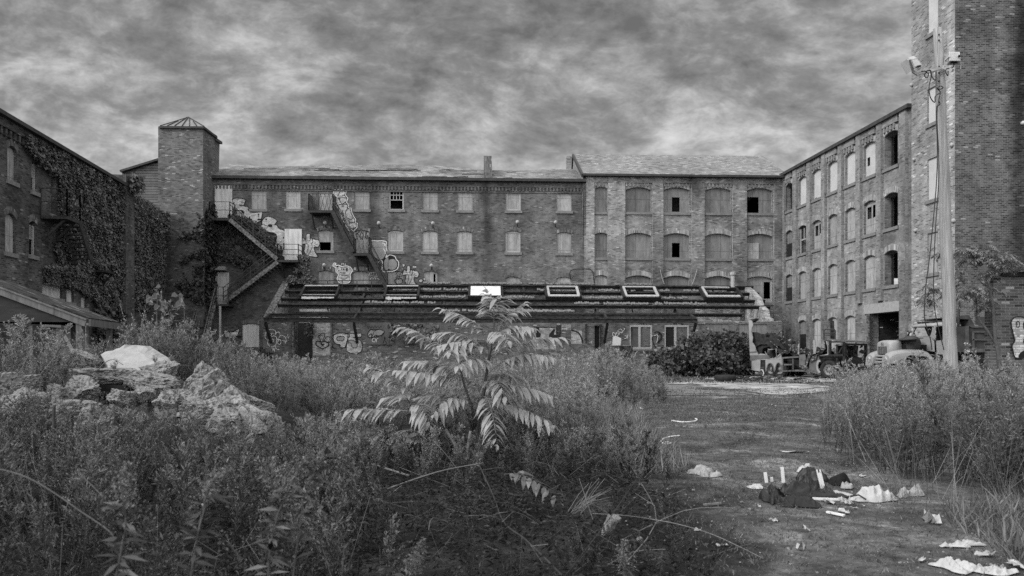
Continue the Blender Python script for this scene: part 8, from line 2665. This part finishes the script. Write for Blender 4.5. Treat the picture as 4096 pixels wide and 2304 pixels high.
# pebbles scattered on the soil
Q, = [[]]
mb = MB()
for k in range(300):
    x, y = rnd.uniform(.9, 4.4), rnd.uniform(4.2, 9.5)
    s_ = rnd.uniform(.004, .012)
    if rnd.random() < .06: s_ *= 1.9
    z = gz(x, y)
    mb.lathe((x, y, z - s_ * .3), (rnd.gauss(0, .3), rnd.gauss(0, .3), 1), [(0, s_ * .5), (s_ * .5, s_), (s_, s_ * .7), (s_ * 1.2, 0)], 6)
tag(mb.build('pebbles', M['concrete']), 'pebbles strewn over the trodden path', 'pebbles', kind='stuff')

# ------------------------------------------------------------------ pale gravel and mud patches
def patch(name, label, pts, z, mat, c='O', cell=.14):
    """a thin sheet draped on the ground with a crumbling edge"""
    G = [gpt(c, x, y, 0) for x, y in pts]
    P2 = smooth([(g.x, g.y) for g in G], True, 6)
    xs, ys = [p[0] for p in P2], [p[1] for p in P2]
    mb = MB()
    x = min(xs)
    while x < max(xs):
        y = min(ys)
        while y < max(ys):
            q = mnoise.noise((x * .8, y * .8, 2)) * 1.3 + mnoise.noise((x * 3, y * 3, 5)) * .5
            if inpoly(x + q * .7, y + q * .9, P2) and mnoise.noise((x * 1.7, y * 1.3, 11)) < .42:
                i = len(mb.v)
                for a, b in ((0, 0), (1, 0), (1, 1), (0, 1)): mb.v.append((x + a * cell, y + b * cell, gz(x + a * cell, y + b * cell) + z))
                mb.f.append((i, i + 1, i + 2, i + 3))
            y += cell
        x += cell
    return tag(mb.build(name, mat), label, name.split('_')[-1], kind='structure')
gm = NT('pale_gravel', .95, .1)
co_ = gm.coord()
gm.color(gm.math('MULTIPLY', gm.ramp(gm.noise(co_, .8, 8, .7, .5), [(.36, .10), (.5, .28), (.62, .42)]), gm.ramp(gm.noise(co_, 12, 5, .7), [(.3, .6), (.7, 1.3)])))
gm.bump(gm.noise(co_, 20, 6, .7), .03)
patch('mud_flat', 'dull grey mud strip beside the pale gravel', [(310, 262), (560, 266), (760, 300), (1000, 318), (1100, 325), (900, 330), (420, 322), (300, 300)], .014, plain('grey_mud', .10, .17, 1.2, bump=.02))
patch('pale_gravel', 'pale gravel strip across the yard before the wreck', [(380, 256), (620, 250), (900, 256), (1200, 262), (1420, 280), (1430, 310), (1300, 322), (1150, 330), (1050, 312), (850, 292), (700, 275), (520, 262)], .020, gm.m)
patch('pale_gravel', 'pale gravel under the burnt fire engine', [(780, 236), (1000, 226), (1500, 226), (1700, 245), (1500, 258), (1100, 250), (850, 248)], .045, gm.m)

# ------------------------------------------------------------------ yard objects
tc_ = gpt('O', 870, 252, 0)
tc_.y += .25
MB().lathe((tc_.x, tc_.y, gz(tc_.x, tc_.y) + .04), (0, 0, 1), [(.06, .30), (.0, .38), (.0, .46), (.05, .52), (.18, .54), (.27, .50), (.30, .44), (.28, .34), (.22, .30)], 30).build('lying_tyre', M['tyre'], smooth=True)
tag(bpy.data.objects['lying_tyre'], 'old tyre lying flat on the gravel left of the wreck', 'tyre')
for c, x, y0, y1, Y, lab in (('I', 985, 715, 830, 46, 'left black oil drum in front of the shed window'), ('I', 1075, 715, 800, 46.6, 'right black oil drum in front of the shed window')):
    p = cp(c, x, y0, Y)
    t_ = thing('oil_drum', lab, 'drum', (p.x, Y, 0), 'oil drums by the shed')
    hh = p.z
    MB().lathe((p.x, Y, 0), (0, 0, 1), [(0, .5), (hh * .32, .5), (hh * .33, .53), (hh * .35, .5), (hh * .65, .5), (hh * .66, .53), (hh * .68, .5), (hh, .5), (hh, .46), (hh - .06, .46), (hh - .06, 0)], 20).build('barrel', M['truckdark'], t_, smooth=False)
    MB().lathe((p.x, Y, hh), (0, 0, 1), [(-.02, .5), (-.02, .53), (.03, .53), (.03, .47)], 20).build('rim', M['rim'], t_)
mb = MB(); a_, b_ = cp('I', 1003, 628, 46.4), cp('I', 1000, 715, 46.4)
mb.slab([cp('I', 965, 712, 46.4), cp('I', 1035, 712, 46.4), cp('I', 1040, 650, 46.4), cp('I', 990, 628, 46.4), cp('I', 970, 640, 46.4)], (0, .06, 0))
tag(mb.build('white_board', M['board_white']), 'whitish torn board standing in the left oil drum', 'board')
def hose(label, c, pts, r=.02, mat='white_paint'):
    tag(MB().tube(smooth3([gpt(c, x, y, r) for x, y in pts]), r, 6).build('hose', M[mat], smooth=True), label, 'hose')
hose('short curl of white hose on the grass path, nearer of two', 'O', [(600, 564), (545, 570), (505, 582), (495, 598), (515, 608), (548, 604), (540, 600), (510, 600)], .014)
hose('thin white hose lying on the path, farther of two', 'O', [(555, 478), (620, 484), (680, 480), (700, 470), (690, 464)], .016)
# burnt scrap lying by the tyre
mb = MB()
for k in range(22):
    p = gpt('O', rnd.uniform(930, 1080), rnd.uniform(234, 250), .05)
    mb.bar(p, p + Vector((rnd.gauss(0, .5), rnd.gauss(0, .3), rnd.uniform(0, .16))), rnd.uniform(.05, .25), .04)
tag(mb.build('charred_scrap', M['black']), 'charred scraps strewn between the tyre and the wreck', 'scrap', kind='stuff')
mb = MB()
for k in range(40):
    p = gpt('O', rnd.uniform(1090, 1450), rnd.uniform(226, 250), .05)
    mb.bar(p, p + Vector((rnd.gauss(0, .3), rnd.gauss(0, .3), rnd.uniform(0, .12))), rnd.uniform(.05, .3), .03)
tag(mb.build('debris', M['ash']), 'pale debris strewn under the wreck', 'debris', kind='stuff')

# ------------------------------------------------------------------ dead stalks and branches
def stick(label, c, pts, Y, r0=.012, r1=.005, mat='twig', group=None):
    P_ = []
    for k, (x, y) in enumerate(pts):
        yy = Y[0] + (Y[1] - Y[0]) * k / (len(pts) - 1)
        p = cp(c, x, y, yy)
        p.z = max(p.z, gz(p.x, p.y) + .01)
        P_.append(p)
    P_ = smooth3(P_, 4)
    n = len(P_)
    return tag(MB().tube(P_, [r0 + (r1 - r0) * k / (n - 1) for k in range(n)], 6).build('dead_branch', M[mat], smooth=True), label, 'branch', group)


stick('thick pale cane arching across the lower left corner', 'K', [(-40, 545), (90, 570), (270, 640), (480, 770), (620, 870), (830, 1010), (900, 1080)], (2.7, 2.5), .003, .002, 'stem')
stick('long straight cane sloping across the brush below the sapling', 'M', [(600, 610), (800, 540), (1000, 480), (1260, 432)], (6.2, 6.6), .008, .005)
stick('pale broken branch lying left of the sapling trunk', 'L', [(870, 1120), (930, 1210), (1000, 1310), (1040, 1350)], (8.8, 8.7), .028, .02)
stick('pale upright dead stem beside the sapling trunk', 'L', [(1055, 1130), (1035, 1260), (1040, 1440)], (8.8, 8.7), .02, .02)
stick('pale cane lying left under the sapling', 'M', [(490, 440), (620, 480), (750, 520)], (7.4, 7.2), .012, .012)
stick('dark rod slanting down the brush at the bottom middle', 'M', [(1180, 340), (1320, 640), (1400, 840), (1550, 960), (1800, 1205)], (6.6, 4.0), .005, .007, 'twig_dark')
stick('long thin pale stem running right across the path edge', 'M', [(2010, 780), (2200, 790), (2400, 815), (2576, 850)], (4.9, 4.6), .002, .002)
stick('thin brown runner stretching over the soil at the bottom', 'N', [(0, 648), (180, 680), (420, 750), (640, 850), (780, 920)], (4.7, 4.1), .003, .002)
stick('thin grey stem curving over the brush at the far left bottom', 'K', [(640, 590), (740, 690), (820, 770)], (3.0, 2.9), .002, .0015, 'stem')
stick('tall dark dead stem right of the cane', 'K', [(430, 40), (425, 200), (435, 360)], (6.0, 5.9), .012, .012, 'twig_dark')
stick('dark forked dead stem left of the rubble', 'K', [(990, 170), (850, 340), (760, 440), (735, 500)], (5.6, 5.5), .007, .012, 'twig_dark')
stick('pale dead stem curving over the right rubble heap', 'J', [(1770, 940), (1800, 1020), (1870, 1110), (1910, 1200)], (9.2, 9.0), .012, .008)
stick('pale root hanging down the right rubble heap', 'J', [(1990, 1060), (2060, 1120), (2085, 1200), (2060, 1290)], (9.0, 8.9), .012, .01)
stick('pale vertical root left on the right rubble heap', 'J', [(1610, 1030), (1635, 1100), (1630, 1200)], (9.2, 9.1), .010, .008)
stick('thin cane leaning over the left rubble', 'J', [(815, 785), (870, 725), (940, 700), (1020, 745)], (11.6, 11.4), .008, .005)
for k in range(60):
    x, y = rnd.uniform(-1.6, .9), rnd.uniform(3.6, 8.4)
    a, L_ = rnd.uniform(-PI, PI), rnd.uniform(.25, .9)
    z = gz(x, y)
    p0 = Vector((x, y, z + .02)); el = rnd.choice([.05, .1, .2, .4, .9])
    p2 = p0 + Vector((math.cos(a) * math.cos(el), math.sin(a) * math.cos(el), math.sin(el))) * L_
    pm = (p0 + p2) / 2 + Vector((rnd.gauss(0, .05), rnd.gauss(0, .05), rnd.uniform(0, .1)))
    o = MB().tube(smooth3([p0, pm, p2], 3), [.003, .003, .003, .0025, .0025, .002, .002], 5).build('dry_stalk', M['twig'] if rnd.random() < .4 else M['twig_dark'])
    tag(o, 'dry broken stalk lying in the dark brush below the sapling', 'stalk', 'dry stalks in the brush')
for k in range(16):
    b = cp('M', 1900 + rnd.uniform(-60, 60), 770 + rnd.uniform(-20, 20), 4.95)
    t_ = cp('M', 2080 + rnd.uniform(-120, 80), 600 + rnd.uniform(-90, 90), 5.0 + rnd.uniform(-.2, .3))
    tag(MB().tube([b, b.lerp(t_, .5) + Vector((0, 0, .02)), t_], [.0025, .002, .0014], 5).build('dry_stalk', M['twig']), 'pale dry stalk fanning out of a broken tuft beside the path', 'stalk', 'fan of dry stalks beside the path')
# ------------------------------------------------------------------ camera, light, sky
cam = bpy.data.cameras.new('camera')
cam.sensor_width = 36
cam.lens = 36 * F / 4096
cam.shift_y = (CV - 1152) / 4096
cam.clip_end = 3000
cam.clip_start = .05
cam.dof.use_dof = True
cam.dof.focus_distance = 15
cam.dof.aperture_fstop = 3.2
co = bpy.data.objects.new('camera', cam)
co.location = (0, 0, H)
co.rotation_euler = (PI / 2, 0, 0)
COL.objects.link(co)
scene.camera = co

sund = Vector((-.80, -.40, .62)).normalized()      # towards the sun
sl = bpy.data.lights.new('sun', 'SUN')
sl.energy = SUN
sl.angle = math.radians(24)
sl.color = (1, 1, 1)
so = bpy.data.objects.new('sun', sl)
so.rotation_euler = sund.to_track_quat('Z', 'Y').to_euler()
so.location = (0, 0, 40)
COL.objects.link(so)

w = bpy.data.worlds.new('World')
scene.world = w
w.use_nodes = True
t = w.node_tree
bg = t.nodes['Background']


def wn(tp, **kw):
    x = t.nodes.new('ShaderNode' + tp)
    for k, v in kw.items(): setattr(x, k, v)
    return x


def wm(opn, a, b=None, clamp=False):
    x = wn('Math', operation=opn, use_clamp=clamp)
    for i, q in enumerate((a, b)):
        if q is None: continue
        if isinstance(q, (int, float)): x.inputs[i].default_value = q
        else: t.links.new(q, x.inputs[i])
    return x.outputs[0]


def wramp(fac, stops):
    r = wn('ValToRGB')
    while len(r.color_ramp.elements) < len(stops): r.color_ramp.elements.new(.5)
    for e, (p_, c_) in zip(r.color_ramp.elements, stops):
        e.position = p_; e.color = (c_, c_, c_, 1)
    t.links.new(fac, r.inputs[0])
    return r.outputs[0]


sky = wn('TexSky', sky_type='NISHITA', sun_disc=False, sun_elevation=math.radians(36), sun_rotation=math.radians(243))
bw = wn('RGBToBW'); t.links.new(sky.outputs[0], bw.inputs[0])
tc = wn('TexCoord')
sp = wn('SeparateXYZ'); t.links.new(tc.outputs['Generated'], sp.inputs[0])
zz = wm('ADD', wm('MAXIMUM', sp.outputs[2], .0), .10)
X_, Y_ = wm('DIVIDE', sp.outputs[0], zz), wm('DIVIDE', sp.outputs[1], zz)
cb = wn('CombineXYZ'); t.links.new(X_, cb.inputs[0]); t.links.new(Y_, cb.inputs[1])


def wnoise(scale, detail, rough, dist, loc, sc=(1, 1, 1), rot=0, src=None):
    mp = wn('Mapping'); mp.inputs['Location'].default_value = loc; mp.inputs['Scale'].default_value = sc; mp.inputs['Rotation'].default_value = (0, 0, rot)
    t.links.new(src or cb.outputs[0], mp.inputs[0])
    x = wn('TexNoise'); x.inputs['Scale'].default_value = scale; x.inputs['Detail'].default_value = detail
    x.inputs['Roughness'].default_value = rough; x.inputs['Distortion'].default_value = dist
    t.links.new(mp.outputs[0], x.inputs['Vector'])
    return x.outputs['Fac']


pv = wn('CombineXYZ')
ez = wm('DIVIDE', sp.outputs[2], wm('ADD', wm('ABSOLUTE', sp.outputs[1]), .35))
t.links.new(wm('DIVIDE', sp.outputs[0], wm('ADD', wm('ABSOLUTE', sp.outputs[1]), .35)), pv.inputs[0])
t.links.new(wm('POWER', wm('MAXIMUM', ez, 0.001), .8), pv.inputs[1])
t.links.new(wm('MULTIPLY', sp.outputs[1], .3), pv.inputs[2])
wp = wnoise0 = wn('TexNoise'); wp.inputs['Scale'].default_value = 3.2; wp.inputs['Detail'].default_value = 4
t.links.new(pv.outputs[0], wp.inputs['Vector'])
wv = wn('VectorMath', operation='MULTIPLY_ADD'); t.links.new(wp.outputs['Color'], wv.inputs[0])
wv.inputs[1].default_value = (.07, .04, 0); t.links.new(pv.outputs[0], wv.inputs[2])
PV = wv.outputs[0]
big = wnoise(2.1, 4, .5, .2, (3.4, 1.7, 0), (1, 2.0, 1), .12, PV)
mid = wnoise(8.5, 11, .62, .35, (1.2, 4.4, 2), (1, 1.65, 1), .2, PV)
mid_s = wnoise(8.5, 11, .62, .35, (1.19, 4.49, 2), (1, 1.65, 1), .2, PV)
mid2 = wnoise(26, 9, .64, .3, (9.2, 1.4, 5), (1, 1.8, 1), .3, PV)
mid2s = wnoise(26, 9, .64, .3, (9.18, 1.52, 5), (1, 1.8, 1), .3, PV)
f = wm('ADD', wm('ADD', wm('MULTIPLY', big, .44), wm('MULTIPLY', mid, .68)), wm('MULTIPLY', mid2, .20))
rid = wm('MULTIPLY', wm('ABSOLUTE', wm('SUBTRACT', wnoise(11, 7, .6, .2, (4.4, 2.2, 1), (1, 1.7, 1), .25, PV), .5)), .38)
f = wm('SUBTRACT', wm('ADD', f, -.058), rid)
edge = wm('ADD', wm('MULTIPLY', wm('SUBTRACT', mid_s, mid), .70), wm('MULTIPLY', wm('SUBTRACT', mid2s, mid2), .40))
f = wm('ADD', wm('ADD', f, edge), wm('MULTIPLY', sp.outputs[0], .03))
cl = wramp(f, [(.38, .22), (.51, .36), (.60, .53), (.69, .76), (.84, 1.0)])
# a paler band of sky low over the roofs
low = wramp(sp.outputs[2], [(.0, 1.2), (.22, 1.12), (.36, 1.0), (1, 1.0)])
# overcast sky brighter overhead; unseen sky behind the camera boosted as added fill light
zen = wramp(sp.outputs[2], [(.0, 1.0), (.46, 1.0), (.85, ZEN)])
back_ = wramp(wm('ADD', wm('MULTIPLY', sp.outputs[1], -.5), .5), [(.40, 1.0), (.85, BACK)])
gain = wm('MAXIMUM', zen, back_)
out = wm('MULTIPLY', wm('MULTIPLY', wm('MULTIPLY', cl, low), gain), wm('ADD', wm('MULTIPLY', bw.outputs[0], .10), 2.2))
t.links.new(out, bg.inputs['Color'])
bg.inputs['Strength'].default_value = SKY

scene.render.engine = 'CYCLES'
scene.view_settings.view_transform = 'Standard'
scene.view_settings.look = 'None'
scene.view_settings.exposure = 0
scene.cycles.use_denoising = False
scene.cycles.max_bounces = 6
scene.cycles.transparent_max_bounces = 4
scene.render.use_persistent_data = False
